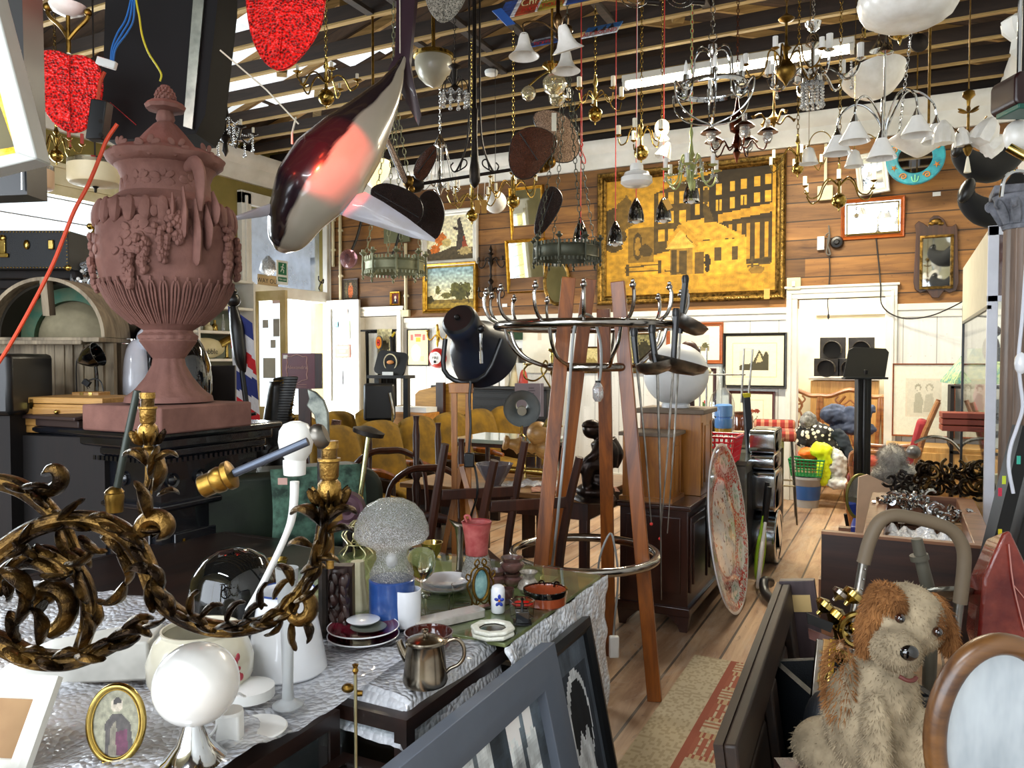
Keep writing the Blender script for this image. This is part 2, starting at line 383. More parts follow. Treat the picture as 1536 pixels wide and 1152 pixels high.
mb.b2((XL-.08,WY0,WZ0),(XL-.03,WY1,WZ0+.06));mb.b2((XL-.08,WY0,WZ1-.06),(XL-.03,WY1,WZ1))
struct('window_frame',mb,mat('red_painted_wood','#a8342c',.5),w)
mb=MB();mb.b2((XL-.06,WY0,WZ0),(XL-.055,WY1,WZ1));struct('window_glass',mb,m_pane,w)
mb=MB()
for i in range(9):mb.b2((XL-.02,WY0,WZ1-.13-i*.215),(XL-.008,WY1,WZ1-.118-i*.215))
struct('security_bar',mb,mat('grey_bar','#55504c',.4,.6),w)
mb=MB();
for a,b in((OY0-.16,OY0),(OY1,YB)):mb.b2((XL,a,0),(XL+.08,b,TT+.14));mb.b2((XL+.08,a+.05,0),(XL+.1,a+.09,TT+.1))
mb.b2((XL,OY0-.16,TT),(XL+.08,YB,TT+.16));mb.b2((XL-.1,OY0,TZ-.05),(XL+.09,OY1,TZ+.1))
d3=struct('door_3',mb,m_white,bev=.004)
mb=MB();mb.b2((XL-.07,OY0,TZ+.1),(XL-.062,OY1,TT));struct('transom_glass',mb,mat('dusty_pane','#6f7a86',.25,alpha=.62,col2='#a9b4c4',sc=2.),d3)
ce=bpy.data.objects.new('ceiling',None);C.objects.link(ce);ce['kind']='structure'
for i in range(16):
 y=1.27+i*.5
 struct('joist',MB().b2((XL,y-.028,ZC),(XR,y+.028,ZC+.11)),m_joist,ce)
 struct('batten',MB().b2((XL,y-.024,ZC-.014),(XR,y+.024,ZC)),m_jlit,ce)  # pale strip added as the joist's lamp-lit underside
mb=MB();ZR=5.5;XC=-3.2
def roofz(x):return ZC+.2+(x-XL)*(ZR-ZC-.2)/(XC-XL)if x<XC else ZC+.2+(XR-x)*(ZR-ZC-.2)/(XR-XC)
SK=[(-6.9,-4.6,i)for i in range(3,11)]
ys=[1.1+i*.62 for i in range(14)]
open_=[(4,-6.6,-5.9),(5,-6.3,-5.2),(6,-6.7,-5.6),(7,-6.4,-5.6),(8,-6.9,-6.2),(3,-6.2,-5.0),(9,-6.6,-5.7),(2,-5.7,-4.9)]
def slab(mb,xa,xb,ya,yb,t=.03):
 za,zb=roofz(xa),roofz(xb)
 mb.add([(xa,ya,za),(xb,ya,zb),(xb,yb,zb),(xa,yb,za),(xa,ya,za+t),(xb,ya,zb+t),(xb,yb,zb+t),(xa,yb,za+t)],[(0,3,2,1),(4,5,6,7),(0,1,5,4),(1,2,6,5),(2,3,7,6),(3,0,4,7)])
for i in range(13):
 a,b=ys[i],ys[i+1];o=[q for q in open_ if q[0]==i]
 if o:slab(mb,XL-.1,o[0][1],a,b);slab(mb,o[0][2],XC,a,b)
 else:slab(mb,XL-.1,XC,a,b)
 slab(mb,XC,XR+.1,a,b)
slab(mb,XL-.1,XC,-2.2,1.1);slab(mb,XC,XR+.1,-2.2,1.1)
struct('roof',mb,m_roof)
m_sky=mat('frosted_skylight','#dfe3e6',.6,emit=.8,ecol='#dfe6ea')
SP=[(356,62),(378,92),(420,112),(466,104),(538,80),(366,166),(425,92),(590,60)]
for n_,(px,py)in enumerate(SP):
 d=ray(px,py);sl_=(ZR-ZC-.2)/(XC-XL);tt=(ZC+.2-XL*sl_-EYE-.04)/(d.z-d.x*sl_);q=CAM+d*tt;mb=MB();x0,x1,y0,y1=q.x-.22,q.x+.22,q.y-.16,q.y+.16;za,zb=roofz(x0)-.03,roofz(x1)-.03
 mb.add([(x0,y0,za),(x1,y0,zb),(x1,y1,zb),(x0,y1,za)],[(0,1,2,3)]);struct('window_%d'%(n_+20),mb,m_sky,sol=.01)
for n_,(i,a,b)in enumerate(open_):
 mb=MB();slab(mb,a,b,ys[i],ys[i+1],.01);struct('window_%d'%(n_+4),mb,m_sky)
m_raft=wood('rafter_wood','#8a6a3c','#c09a60',0,1.,.7,0.)
for i in range(14):
 for xa,xb in((XL,XC),(XC,XR)):
  struct('rafter',MB().bar((xa,ys[i],roofz(xa)-.05),(xb,ys[i],roofz(xb)-.05),.045,.09),m_raft,ce)
for i,(x,y)in enumerate(((-.9,4.95),(-1.6,6.1),(-5.2,5.6),(-4.6,6.6),(-3.9,4.9),(-5.9,6.9))):
 struct('strut',MB().bar((x,y,ZC+.1),(x-.25,y+.35,ZC+.75),.09,.05),m_jlit,ce)
mb=MB();
for y in(YB,):mb.prism([(XL-.1,ZC+.05),(XR+.1,ZC+.05),(XR+.1,roofz(XR)),(XC,ZR),(XL-.1,roofz(XL))],y,y+.1)
struct('wall_back_gable',mb,m_roof)
mb=MB();ya,yb=-2.3,-2.2
mb.b2((XL-.1,ya,0),(-5.2,yb,ZC+.6));mb.b2((XR-.2,ya,0),(XR+.1,yb,ZC+.6));mb.b2((-5.2,ya,0),(XR-.2,yb,.6));mb.b2((-5.2,ya,3.3),(XR-.2,yb,ZC+1.6));mb.b2((-2.2,ya,.6),(-2.05,yb,3.3))
struct('wall_front',mb,m_cream)
wd=bpy.data.worlds.new('world');bpy.context.scene.world=wd;wd.use_nodes=True
bg=wd.node_tree.nodes['Background'];bg.inputs[0].default_value=(.86,.93,1,1);bg.inputs[1].default_value=1.6
def area(name,loc,rot,sx,sy,pw,col):
 l=bpy.data.lights.new(name,'AREA');l.shape='RECTANGLE';l.size=sx;l.size_y=sy;l.energy=pw;l.color=col
 o=bpy.data.objects.new(name,l);C.objects.link(o);o.location=loc;o.rotation_euler=rot;return o
area('daylight_shop_window',(XL-.3,(WY0+WY1)/2,2.1),(0,-pi/2,0),2.1,WY1-WY0,330,(.9,.96,1))
area('daylight_door',(XL-.3,(OY0+OY1)/2,1.5),(0,-pi/2,0),2.8,OY1-OY0,200,(.93,.97,1))
area('daylight_front_window',(-2.2,-2.15,2.),(pi/2,0,0),5.,2.4,170,(.84,.91,1))
area('front_fill_lamp',(-1.4,-.9,3.95),(0,0,0),1.8,.12,85,(.9,.95,1))  # unseen fill lamp without a fixture, added to brighten the foreground table
area('back_room_light',((DX0+DX1)/2,YB+.8,2.85),(0,0,0),1.2,.8,85,(1,.95,.85))
area('side_room_light',((EX0+EX1)/2,YB+.7,2.85),(0,0,0),.6,.6,12,(1,.95,.85))
def bulb(loc,pw,col=(1,.82,.55),r=.04):
 l=bpy.data.lights.new('bulb','POINT');l.energy=pw;l.color=col;l.shadow_soft_size=r
 o=bpy.data.objects.new('bulb_light',l);C.objects.link(o);o.location=loc;return o
m_gold=metal('gilt','#9c7420','#d8b050',.35,20.,.5)
m_goldd=metal('dark_gilt','#3c2c12','#94733a',.45,25.,.7)
m_brass=metal('polished_brass','#8f7432','#cdb46a',.18)
m_obrass=metal('old_brass','#4f3a1a','#9a7836',.38,14.,.3)
m_iron=mat('black_iron','#16120f',.5,.6,'#2c241e',12.,bump=.2)
m_mirror=mat('mirror_glass','#e8ecec',.03,1.)
m_cord=mat('dark_flex','#1a1614',.6)
m_dwood=wood('dark_frame_wood','#1d0f0a','#3a2015',0)
m_owood=wood('orange_frame_wood','#8a3f12','#b35f22',0)
m_mat_=mat('card_mount','#e3dcc2',.8)
m_plastic_w=mat('white_plastic','#e3e3df',.35)
def fprof(w,d):
 return[(0,0),(0,-d*.7),(w*.18,-d),(w*.4,-d*.85),(w*.6,-d*.5),(w*.78,-d*.62),(w*.9,-d*.45),(w,-d*.3),(w,0)]
def frame_mb(w,h,prof,mb=None,orn=None):
 mb=mb or MB();vs=[];fs=[];n=len(prof)
 for s,y in prof:
  for cx,cz in((-1,-1),(1,-1),(1,1),(-1,1)):vs.append((cx*(w/2-s),y,cz*(h/2-s)))
 for i in range(n):
  for j in range(4):
   k=(j+1)%4;i2=(i+1)%n;fs.append((i*4+j,i*4+k,i2*4+k,i2*4+j))
 return mb.add(vs,fs)
def pip(x,y,pts):
 c=False;j=len(pts)-1
 for i in range(len(pts)):
  a,b=pts[i],pts[j]
  if(a[1]>y)!=(b[1]>y)and x<(b[0]-a[0])*(y-a[1])/(b[1]-a[1])+a[0]:c=not c
  j=i
 return c
def rgb(c):
 c=c.lstrip('#');return[int(c[i:i+2],16)/255 for i in(0,2,4)]
def art(bg,shapes,var=.1,sc=14.):
 bg=rgb(bg)if isinstance(bg,str)else bg;S=[]
 for s in shapes:S.append(tuple(s[:-1])+(rgb(s[-1]),))
 def fn(u,v):
  v=1-v;c=list(bg(u,v))if callable(bg)else list(bg)
  for s in S:
   t=s[0]
   if t=='r':ok=s[1]<=u<=s[3]and s[2]<=v<=s[4]
   elif t=='e':ok=((u-s[1])/s[3])**2+((v-s[2])/s[4])**2<1
   elif t=='p':ok=pip(u,v,s[1])
   elif t=='n':ok=((u-s[1])/s[3])**2+((v-s[2])/s[4])**2<.25+1.3*(mnoise.noise(V((u*s[5],v*s[5],3.3)))*.5+.5)
   elif t=='l':
    x0,y0,x1,y1,w=s[1:6];dx,dy=x1-x0,y1-y0;q=max(0,min(1,((u-x0)*dx+(v-y0)*dy)/(dx*dx+dy*dy)));ok=math.hypot(u-x0-q*dx,v-y0-q*dy)<w
   if ok:c=s[-1]
  k=1+(var if var>.08 else var*.3)*mnoise.noise(V((u*sc,v*sc,0)))*1.6+var*.6*mnoise.noise(V((u*sc*4,v*sc*4,5)))
  return[max(0,min(1,x*k))for x in c]
 return fn
def picture(name,label,cat,tl,br,fw,d,fm,fn,nx,nz,mount=None,glass=True,tilt=0.,y=None,group=None,top=None,mountm=None,roll=0.,prof=None):
 """framed picture hung on the back wall between two photo corners"""
 a=hit(tl[0],tl[1],1,y or YB-.005);b=hit(br[0],br[1],1,y or YB-.005);c=(a+b)/2;w=abs(b.x-a.x);h=abs(a.z-b.z)
 t=Th(name,label,cat,0,0,loc=c,rz=0,group=group);k=dep(c)/F;f=fw*k
 t.w2,t.h2=w,h
 t.add('frame',frame_mb(w,h,prof or fprof(f,d)),fm)
 iw,ih=w-2*f+.004,h-2*f+.004
 if mount:t.add('mount',MB().b2((-iw/2,-.008,-ih/2),(iw/2,-.004,ih/2)),mountm or m_mat_);mw=mount*k;iw2,ih2=iw-2*mw,ih-2*mw
 else:iw2,ih2=iw,ih
 if fn:t.add('artwork',MB().paint((-iw2/2,-.0095,-ih2/2),(iw2,0,0),(0,0,ih2),nx,nz,fn),vcol('painted_art',.85),sharp=0)
 else:t.add('mirror_plate',MB().b2((-iw/2,-.012,-ih/2),(iw/2,-.006,ih/2)),m_mirror)
 if glass==2:t.add('glazing',MB().b2((-iw/2,-.015,-ih/2),(iw/2,-.014,ih/2)),m_pane)
 if roll:t.e.rotation_euler=(0,roll,0)
 if not fn:t.e.rotation_euler=(.12,roll,0)
 return t
K='#2e2414';K2='#4a3a1c';G='#c2922e';G2='#a97c25'
S=[('n',.04,.42,.09,.2,18,K2),('n',.12,.3,.07,.16,22,'#6b5222'),('r',.14,.42,.3,.72,'#7a5c22'),('p',[(.3,.14),(.52,.04),(.52,.6),(.3,.66)],K2),('p',[(.52,.06),(.52,.58),(.98,.52),(.98,.0),(.72,.0),(.6,.03)],K),('r',.72,.42,.98,.78,'#3a2d16'),('p',[(.68,.36),(.99,.3),(.99,.37),(.68,.43)],G2)]
for x in(.33,.385,.455):
 for y in(.14,.3,.45):S.append(('r',x,y,x+.035,y+.1,G))
for i,x in enumerate((.545,.595,.67,.745,.81,.88,.94)):
 for y in(.1,.23):S.append(('r',x,y+.01*(3-i),x+.03,y+.085+.01*(3-i),G));
 S.append(('r',x+.013,y+.0,x+.016,y+.1,K))
for x in(.74,.79,.84,.89,.94):S.append(('r',x,.45,x+.022,.74,G2))
S+=[('p',[(.38,.56),(.45,.42),(.6,.4),(.84,.55),(.6,.56),(.56,.62),(.47,.47),(.38,.6)],G2),('p',[(.46,.4),(.62,.38),(.84,.56),(.56,.56)],'#b98a2d'),('p',[(.37,.62),(.46,.46),(.55,.62)],'#caa044'),('r',.4,.62,.53,.84,'#8d6a28'),('r',.455,.64,.5,.83,K2),('r',.41,.63,.44,.84,K2),('p',[(.57,.58),(.84,.56),(.84,.8),(.57,.84)],G),('r',.66,.63,.7,.74,K2),('r',.76,.63,.79,.74,K2),('r',.55,.66,.6,.84,'#5a441c'),('p',[(.59,.25),(.63,.3),(.66,.42),(.6,.42)],K2),('e',.61,.2,.02,.07,K2),('l',.12,.76,.34,.74,.006,K2),('l',.12,.8,.34,.79,.005,K2),('r',.13,.73,.145,.83,K2),('r',.33,.71,.345,.82,K2),('l',.37,.8,.5,.84,.006,K2),('l',.85,.76,.97,.73,.006,K2),('l',.85,.8,.97,.78,.006,K2),('r',.87,.72,.88,.84,K2),('e',.2,.58,.03,.12,K2),('e',.2,.58,.018,.08,'#8d6a28'),('n',.25,.62,.04,.06,30,K2),('n',.62,.74,.02,.08,30,K),('n',.9,.83,.05,.03,30,'#7a5c22')]
def gbg(u,v):
 n=mnoise.noise(V((u*5,v*5,1)))*.5+mnoise.noise(V((u*20,v*9,2)))*.25;k=.96+n*.22-(.08 if v>.85 else 0)
 return[x*k for x in rgb('#c08e28')]
t=picture('framed_engraving','huge gilt framed engraving of an old market street on yellowed paper','picture',(898,262),(1178,449),14,.07,m_goldd,art(gbg,S,.14,30),150,100)
w,h=t.w2,t.h2;mb=MB()
k=t.k
for i in range(70):
 for z in(-1,1):mb.ball((-w/2+.03+(w-.06)*i/69,-.055,z*(h/2-.03)),.011,6)
for i in range(46):
 for x in(-1,1):mb.ball((x*(w/2-.03),-.055,-h/2+.03+(h-.06)*i/45),.011,6)
t.add('beading',mb,m_brass)
t.add('price_tag',MB().box((w/2-.18,-.075,-h/2+.06),(.06,.003,.11)),mat('manila_card','#c79a50',.8))
sky=lambda a,b:(lambda u,v:[x+(y-x)*min(1,v*1.6)+.08*mnoise.noise(V((u*4,v*6,0)))for x,y in zip(rgb(a),rgb(b))])
picture('framed_painting','gilt framed landscape painting of trees under pale sky','picture',(636,397),(717,468),7,.06,m_gold,art(sky('#8fb0b8','#e6dcae'),[('r',0,.78,1,1,'#7a6428'),('r',0,.86,1,1,'#a08434'),('n',.72,.6,.24,.2,22,'#4d4a22'),('n',.6,.48,.1,.12,30,'#5d5a2a'),('n',.85,.5,.1,.14,30,'#5d5a2a'),('n',.23,.55,.06,.12,30,'#6a6530'),('n',.42,.68,.12,.07,30,'#6d6530'),('n',.05,.78,.1,.1,20,'#4a4220'),('l',.85,.6,.9,.88,.012,'#3a2f18')],.2,16),56,46)
picture('framed_print','cream framed print of a dark windmill beside an orange tree','picture',(634,319),(718,396),9,.05,m_white,art(sky('#e8dfbc','#efe4b6'),[('p',[(0,.72),(.3,.8),(.55,.7),(1,.74),(1,1),(0,1)],'#564a34'),('n',.3,.52,.13,.16,24,'#c9702a'),('n',.18,.74,.12,.1,24,'#c86a22'),('n',.42,.6,.1,.1,30,'#cdb673'),('p',[(.63,.78),(.68,.34),(.78,.3),(.9,.8)],'#4c4238'),('p',[(.68,.34),(.66,.12),(.72,.04),(.78,.3)],'#413a34'),('l',.6,.28,.68,.32,.03,'#413a34'),('p',[(.74,.86),(.8,.45),(.93,.85)],'#97492e'),('n',.82,.82,.16,.1,26,'#b7a069')],.16,18),56,50,glass=True)
picture('framed_portrait','tiny gilt framed portrait low on the plank wall','picture',(586,438),(601,458),3,.03,m_gold,art('#5d1f18',[('e',.5,.4,.16,.16,'#d8b79a'),('e',.5,.8,.3,.3,'#15151a'),('r',.44,.58,.56,.8,'#dcd8cf')],.1),14,18,glass=False)
picture('dark_painting','small dark unglazed painting with an orange figure','picture',(515,419),(538,452),2,.02,m_dwood,art('#3e3626',[('e',.5,.55,.2,.33,'#a3562a'),('e',.5,.22,.1,.1,'#8d6a4a'),('n',.2,.5,.1,.4,20,'#5b5038')],.3),22,30,glass=False)
picture('gilt_mirror','narrow gilt mirror, upper one of the wall pair','mirror',(766,283),(817,358),5,.04,m_gold,None,0,0)
picture('gilt_mirror','larger gilt mirror with carved corners beneath the narrow one','mirror',(761,361),(820,438),5,.05,m_gold,None,0,0)
t=picture('wooden_mirror','orange wooden mirror with a gilt slip, landscape shape, above doorway','mirror',(1262,301),(1357,355),6,.04,m_owood,None,0,0)
t.add('slip',frame_mb(t.w2-.1,t.h2-.1,[(0,-.02),(0,-.034),(.014,-.03),(.014,-.02)]),m_brass)
picture('white_mirror','small tilted mirror in a wide white frame','mirror',(1285,232),(1332,289),8,.04,m_white,None,0,0,y=YB-.12,roll=-.1)
br='#8d8464'
picture('orange_framed_print','watercolour of a riverside in a plain orange frame','picture',(1000,485),(1085,546),6,.03,m_owood,art('#efe9d4',[('r',.2,.25,.8,.72,'#e3dfc8'),('r',.2,.25,.8,.45,'#c9cdc4'),('r',.2,.6,.8,.72,br),('n',.35,.58,.14,.05,30,'#5a563c'),('n',.72,.56,.07,.09,30,'#5e5a3a')],.05),60,44)
picture('black_framed_print','engraving of a pointed rock in a broad black frame','picture',(1085,500),(1180,583),4.5,.035,mat('black_frame','#161718',.4),art('#e9e2c6',[('r',.12,.14,.88,.84,'#d8c99a'),('r',.135,.16,.865,.82,'#ece5c8'),('r',.25,.3,.75,.7,'#e6ddba'),('p',[(.25,.7),(.25,.6),(.42,.56),(.48,.52),(.58,.28),(.7,.5),(.75,.46),(.75,.7)],'#4a4532'),('p',[(.52,.55),(.585,.34),(.65,.52)],'#c6b98d'),('e',.7,.42,.04,.1,'#4a4532')],.06),70,56,mount=None,y=YB-.03)
picture('botanical_print','flower print in a thin dark red frame, lowest of its row','picture',(1094,586),(1162,672),4,.03,mat('red_brown_frame','#4c1714',.4),art('#ece4cb',[('r',.2,.12,.8,.88,'#dfd4ae'),('r',.22,.14,.78,.86,'#efe8d0'),('n',.45,.35,.12,.05,30,'#9b4a2c'),('n',.62,.34,.09,.04,34,'#8a3c28'),('l',.5,.35,.5,.75,.01,'#7a7440'),('l',.5,.6,.64,.45,.01,'#7a7440')],.05),48,60)
picture('dark_framed_print','small print in dark frame partly behind the globe lamp','picture',(1000,552),(1074,640),5,.03,mat('maroon_frame','#3a1613',.45),art('#ebe4cc',[('n',.8,.7,.05,.1,30,'#4c6b3a'),('e',.82,.6,.02,.03,'#b8423a')],.05),30,34)
picture('framed_drawing','large pale drawing of two figures in a thin orange frame','picture',(1339,545),(1432,657),2.2,.03,m_owood,art('#e2e4d4',[('r',.21,.2,.8,.74,'#dcd3bf'),('r',.23,.22,.78,.72,'#d6d2c0'),('e',.41,.32,.055,.05,'#a7a38f'),('e',.6,.32,.065,.055,'#b0ac99'),('p',[(.34,.68),(.36,.42),(.44,.38),(.5,.5),(.48,.68)],'#b1af9d'),('p',[(.5,.66),(.54,.42),(.66,.4),(.68,.66)],'#bdbaa8'),('e',.41,.335,.035,.035,'#d6d2c0'),('e',.595,.335,.04,.04,'#d6d2c0')],.06,20),64,72,y=YB-.04)
picture('framed_certificate','yellowed certificate in a thin black frame near fire bell','picture',(611,494),(644,549),2,.02,m_black,art('#e8dfae',[('r',.15,.12,.25,.3,'#c9756a'),('r',.35,.1,.65,.18,'#cf7468'),('r',.4,.2,.62,.34,'#dfb83a'),('r',.75,.12,.85,.3,'#c9756a'),('e',.4,.65,.25,.25,'#e6e0cc'),('r',.65,.75,.8,.9,'#d3c896')],.05),30,48)
picture('green_chalkboard','dark green chalkboard high on the white boarding','board',(742,483),(786,511),1.5,.02,m_white,art('#1e3a1c',[],.2),20,12,glass=False)
picture('landscape_canvas','unframed dark wooded landscape behind the coat stand','picture',(935,500),(984,560),2,.03,m_gold,art(sky('#6f6a45','#b9a96a'),[('n',.65,.45,.25,.3,18,'#2e2a16'),('r',0,.75,1,1,'#4a401f'),('n',.1,.6,.15,.2,20,'#3a3419')],.2),36,44,glass=False)
picture('notice_sheet','blank cream paper notice pinned by the dark lamp','notice',(784,486),(842,560),.6,.006,m_white,art('#ece7d4',[('r',.42,.0,.46,.3,'#d9c9ae')],.04),10,12,glass=False)
picture('framed_photograph','sepia photograph behind coat stand leaning on the boarding','picture',(868,520),(905,560),3,.02,m_goldd,art('#cdbd84',[('n',.5,.6,.3,.2,18,'#9b8850')],.1),20,20)
def wallthing(name,label,cat,px,py,off=0.,group=None):
 return Th(name,label,cat,px,py,loc=hit(px,py,1,YB-.005-off),rz=0,group=group)
t=wallthing('carved_mirror','fretwork walnut mirror with pierced crest, right end of the plank wall','mirror',1404,395)
k=t.k*1.0;P=lambda x,y:((x-1404)*k/cos(.0)*.86,(395-y)*k)
def wx(x,y,z=YB-.005):q=hit(x,y,1,z);return(q.x-t.loc.x,q.z-t.loc.z)
o=[wx(*q)for q in((1374,352),(1372,338),(1378,332),(1386,336),(1392,341),(1394,330),(1400,324),(1408,324),(1416,330),(1420,340),(1428,340),(1434,336),(1436,346),(1436,352),(1438,424),(1434,436),(1424,440),(1416,436),(1408,447),(1398,447),(1390,436),(1380,440),(1372,434),(1370,424))]
a0=wx(1380,355);a1=wx(1429,433)
t.add('fretwork',MB().prism(o,-.03,0),wood('walnut_fret','#1c0f08','#4c2c18',2),bev=.004)
mb=MB();ww,hh=a1[0]-a0[0],a0[1]-a1[1];frame_mb(ww,hh,[(0,-.03),(0,-.05),(.02,-.055),(.03,-.04),(.03,-.03)],mb);
for i in range(len(mb.v)):mb.v[i]+=V(((a0[0]+a1[0])/2,0,(a0[1]+a1[1])/2))
t.add('inner_frame',mb,m_goldd);t.add('mirror_plate',MB().b2((a0[0]+.02,-.042,a1[1]+.02),(a1[0]-.02,-.036,a0[1]-.02)),m_mirror)
t.add('crest_carving',MB().ball((wx(1404,333)[0],-.035,wx(1404,333)[1]),(.05,.02,.03),10).ball((wx(1397,336)[0],-.035,wx(1397,336)[1]),(.03,.015,.02),8).ball((wx(1411,336)[0],-.035,wx(1411,336)[1]),(.03,.015,.02),8),m_goldd)
t=wallthing('round_mirror','round turquoise mirror decorated with orange shells','mirror',1373,237,.35);k=t.k;R=40*k;r=23*k
mx=RO(pi/2,4,'X')
t.add('rim',MB().lathe([(r,-.01),(r,.02),(r+.01,.03),(R-.01,.03),(R,.02),(R,-.01)],(0,0,0),48,mx,closed=True),mat('turquoise_glaze','#1b6f82',.35,col2='#2a93a0',sc=14.,bump=.3))
t.add('mirror_plate',MB().lathe([(0,.004),(r+.005,.004)],(0,0,0),32,mx,closed=True),m_mirror)
for i,a in enumerate((-155,-120,-60,-25,25,60,120,155)):
 a=RAD(a);c=V(((R+r)/2*cos(a),-.035,(R+r)/2*sin(a)))
 if i%3:t.add('shell',MB().tube([c+V((cos(q)*(.003+.0032*q),0,sin(q)*(.003+.0032*q)))for q in[j*.5 for j in range(20)]],.006,6),mat('orange_glaze','#c07a2c',.3))
 else:t.add('starfish',MB().add([c+V((cos(q*pi/5+a)*(.035 if q%2==0 else.012),0,sin(q*pi/5+a)*(.035 if q%2==0 else.012)))for q in range(10)]+[c+V((0,-.014,0))],[(q,(q+1)%10,10)for q in range(10)]),mat('orange_glaze','#c07a2c',.3))
t.add('anchor_relief',MB().tube([(-.03,-.035,-(R+r)/2+.02),(-.02,-.035,-(R+r)/2-.02),(0,-.035,-(R+r)/2-.03),(.02,-.035,-(R+r)/2-.02),(.03,-.035,-(R+r)/2+.02)],.005,6,3).tube([(0,-.035,-(R+r)/2-.03),(0,-.035,-(R+r)/2+.035)],.005,6),mat('pale_green_glaze','#7fc79a',.3))
t=wallthing('oval_mirror','oval mirror in a dark beaded frame behind the coat stand','mirror',836,423);k=t.k;a,b=17*k/.87,33*k
t.add('frame',MB().tube([V((x,-.015,z))for x,z in ell(a,b,40)],.025,8,cyc=True),m_goldd);t.add('mirror_plate',MB().prism(ell(a,b,40),-.02,-.01),m_mirror)
t=wallthing('wall_candelabra','black iron wall candelabrum with two tiers of scrolled arms','candelabrum',739,410);k=t.k
mb=MB();
for pr in([(0,-42),(.6,-41),(1.5,-38),(3,-34),(1.2,-31),(4.5,-28),(1.8,-26),(2.5,-20),(4.5,-16),(2,-10),(1.2,0),(2.4,4),(1.2,8),(4.5,13),(2,17),(3,22),(4,27),(1.5,33),(2,37),(.3,42)],):mb.lathe([(r*k,-z*k)for r,z in pr],(0,-.05,0),12)
t.add('stem',mb,m_iron)
for z0 in(18,-27):
 for s in(-1,1):
  mb=MB();mb.tube([V((s*q[0]*k,-.05+(.03 if s>0 else 0),(z0+q[1])*k))for q in((0,0),(5,5),(9,3),(8,-1),(12,-8),(17,-10),(21,-6),(20,-1))],.75*k*1.3,6,5);mb.lathe([(.3*k,0),(2.6*k,.8*k),(2.8*k,1.6*k)],(s*20*k,-.05,(z0)*k),8);mb.lathe([(1.3*k,0),(1.5*k,5*k)],(s*20*k,-.05,(z0+1.5)*k),8)
  t.add('arm',mb,m_iron)
t=wallthing('fire_bell','round red fire alarm bell with white centre plate','bell',657,537);k=t.k;R=15*k
t.add('gong',MB().lathe([(0,.06),(R*.6,.058),(R*.85,.045),(R,.02),(R,0)],(0,0,0),32,mx),mat('red_enamel','#b01f1c',.25,coat=.6))
t.add('centre_plate',MB().lathe([(0,.066),(R*.62,.064),(R*.62,.05)],(0,0,0),28,mx),m_plastic_w)
m_ink=mat('black_ink','#101010',.6)
t.text('FIRE',(0,-.0675,0),R*.42,m_ink);t.text('TYPE',(0,-.0675,R*.38),R*.16,m_ink,name='small_lettering');t.add('call_button',MB().ball((-.01,-.066,-R*.38),.02,8),m_black)
t=wallthing('brass_sconce','curly gilt wall sconce above the fire bell','wall light',659,503);k=t.k
t.add('back_plate',MB().ball((0,-.03,0),(.03,.02,.1),10).ball((0,-.05,.1),(.02,.02,.05),8).ball((0,-.05,-.1),(.018,.015,.06),8),m_gold)
for s in(-1,1):t.add('arm',MB().tube([V((s*q[0]*k,-.06,q[1]*k))for q in((0,0),(4,-1),(9,-6),(14,-6),(17,0),(16,5))],.01,6,4).lathe([(.01,0),(.035,.015),(.036,.02)],(s*16*k,-.06,5*k),10),m_gold)
t=wallthing('electric_sounder','black bell sounder with a white switch box and trailing cords','alarm sounder',1254,364);k=t.k
t.add('bell_housing',MB().lathe([(0,.07),(.02,.07),(.03,.05),(.055,.045),(.066,.02),(.066,0)],(.01,0,0),20,mx),m_black)
t.add('switch_box',MB().box((-.145,-.02,.0),(.07,.04,.14)),m_plastic_w,bev=.004)
t.add('cord_knot',MB().tube([(-.1,-.02,.08),(-.06,-.04,.1),(-.08,-.03,.0),(-.05,-.04,-.12),(-.09,-.03,-.1),(-.06,-.04,.05),(-.07,-.03,.18)],.008,6,4),mat('grey_flex','#5d574f',.7))
t.add('cord',MB().tube([(-.07,-.03,-.05),(-.055,-.02,-.3),(-.07,-.03,-.6),(-.06,-.04,-.76)],.006,6,4),m_cord);t.add('cord_plug',MB().lathe([(.004,0),(.012,.02),(.009,.06)],(-.062,-.04,-.8),8),m_cord)
t=Th('black_cable','black cable looped from doorway to the glass cabinet','cable',1322,430,loc=hit(1319,430,1,YB-.07),rz=0)
t.add('cable',MB().tube([t.w(hit(x,y,1,YB-yy))for x,y,yy in((1314,356,.01),(1318,395,.01),(1321,430,.07),(1322,455,.08),(1335,470,.08),(1360,478,.1),(1395,474,.2),(1425,462,.35),(1446,451,.5))],.007,6,4),m_cord)
t=Th('light_switch','old cream switch box at the corner of the right doorway frame','switch',1191,426,loc=hit(1191,426,1,YB-.03),rz=0);t.add('housing',MB().box((0,0,0),(.14,.06,.13)),m_cream,bev=.006);t.add('rocker',MB().box((0,-.035,0),(.03,.02,.05)),m_plastic_w)
for i,(x,y0,y1)in enumerate(((511,300,452),(609,365,470),(500,300,400))):
 t=Th('conduit_pipe',('cream conduit running up the planks beside the door frame','cream conduit ending above the white boarding','cream conduit in the far left corner of the planks')[i],'pipe',x,y1,loc=hit(x,y1,1,YB-.03),rz=0)
 h=hit(x,y0,1,YB-.03).z-t.loc.z;mb=MB();mb.tube([(0,0,0),(0,0,h)],.022,8);
 for q in(.25,.7):mb.box((0,.01,h*q),(.07,.03,.03))
 t.add('pipe',mb,m_cream)
 if i==1:t.add('junction_box',MB().box((0,-.005,0),(.12,.05,.09)),m_cream,bev=.004)
t=Th('electric_trunking','white surface trunking with a socket box under the hanging lamps','conduit',1238,290,loc=hit(1238,290,1,YB-.03),rz=0)
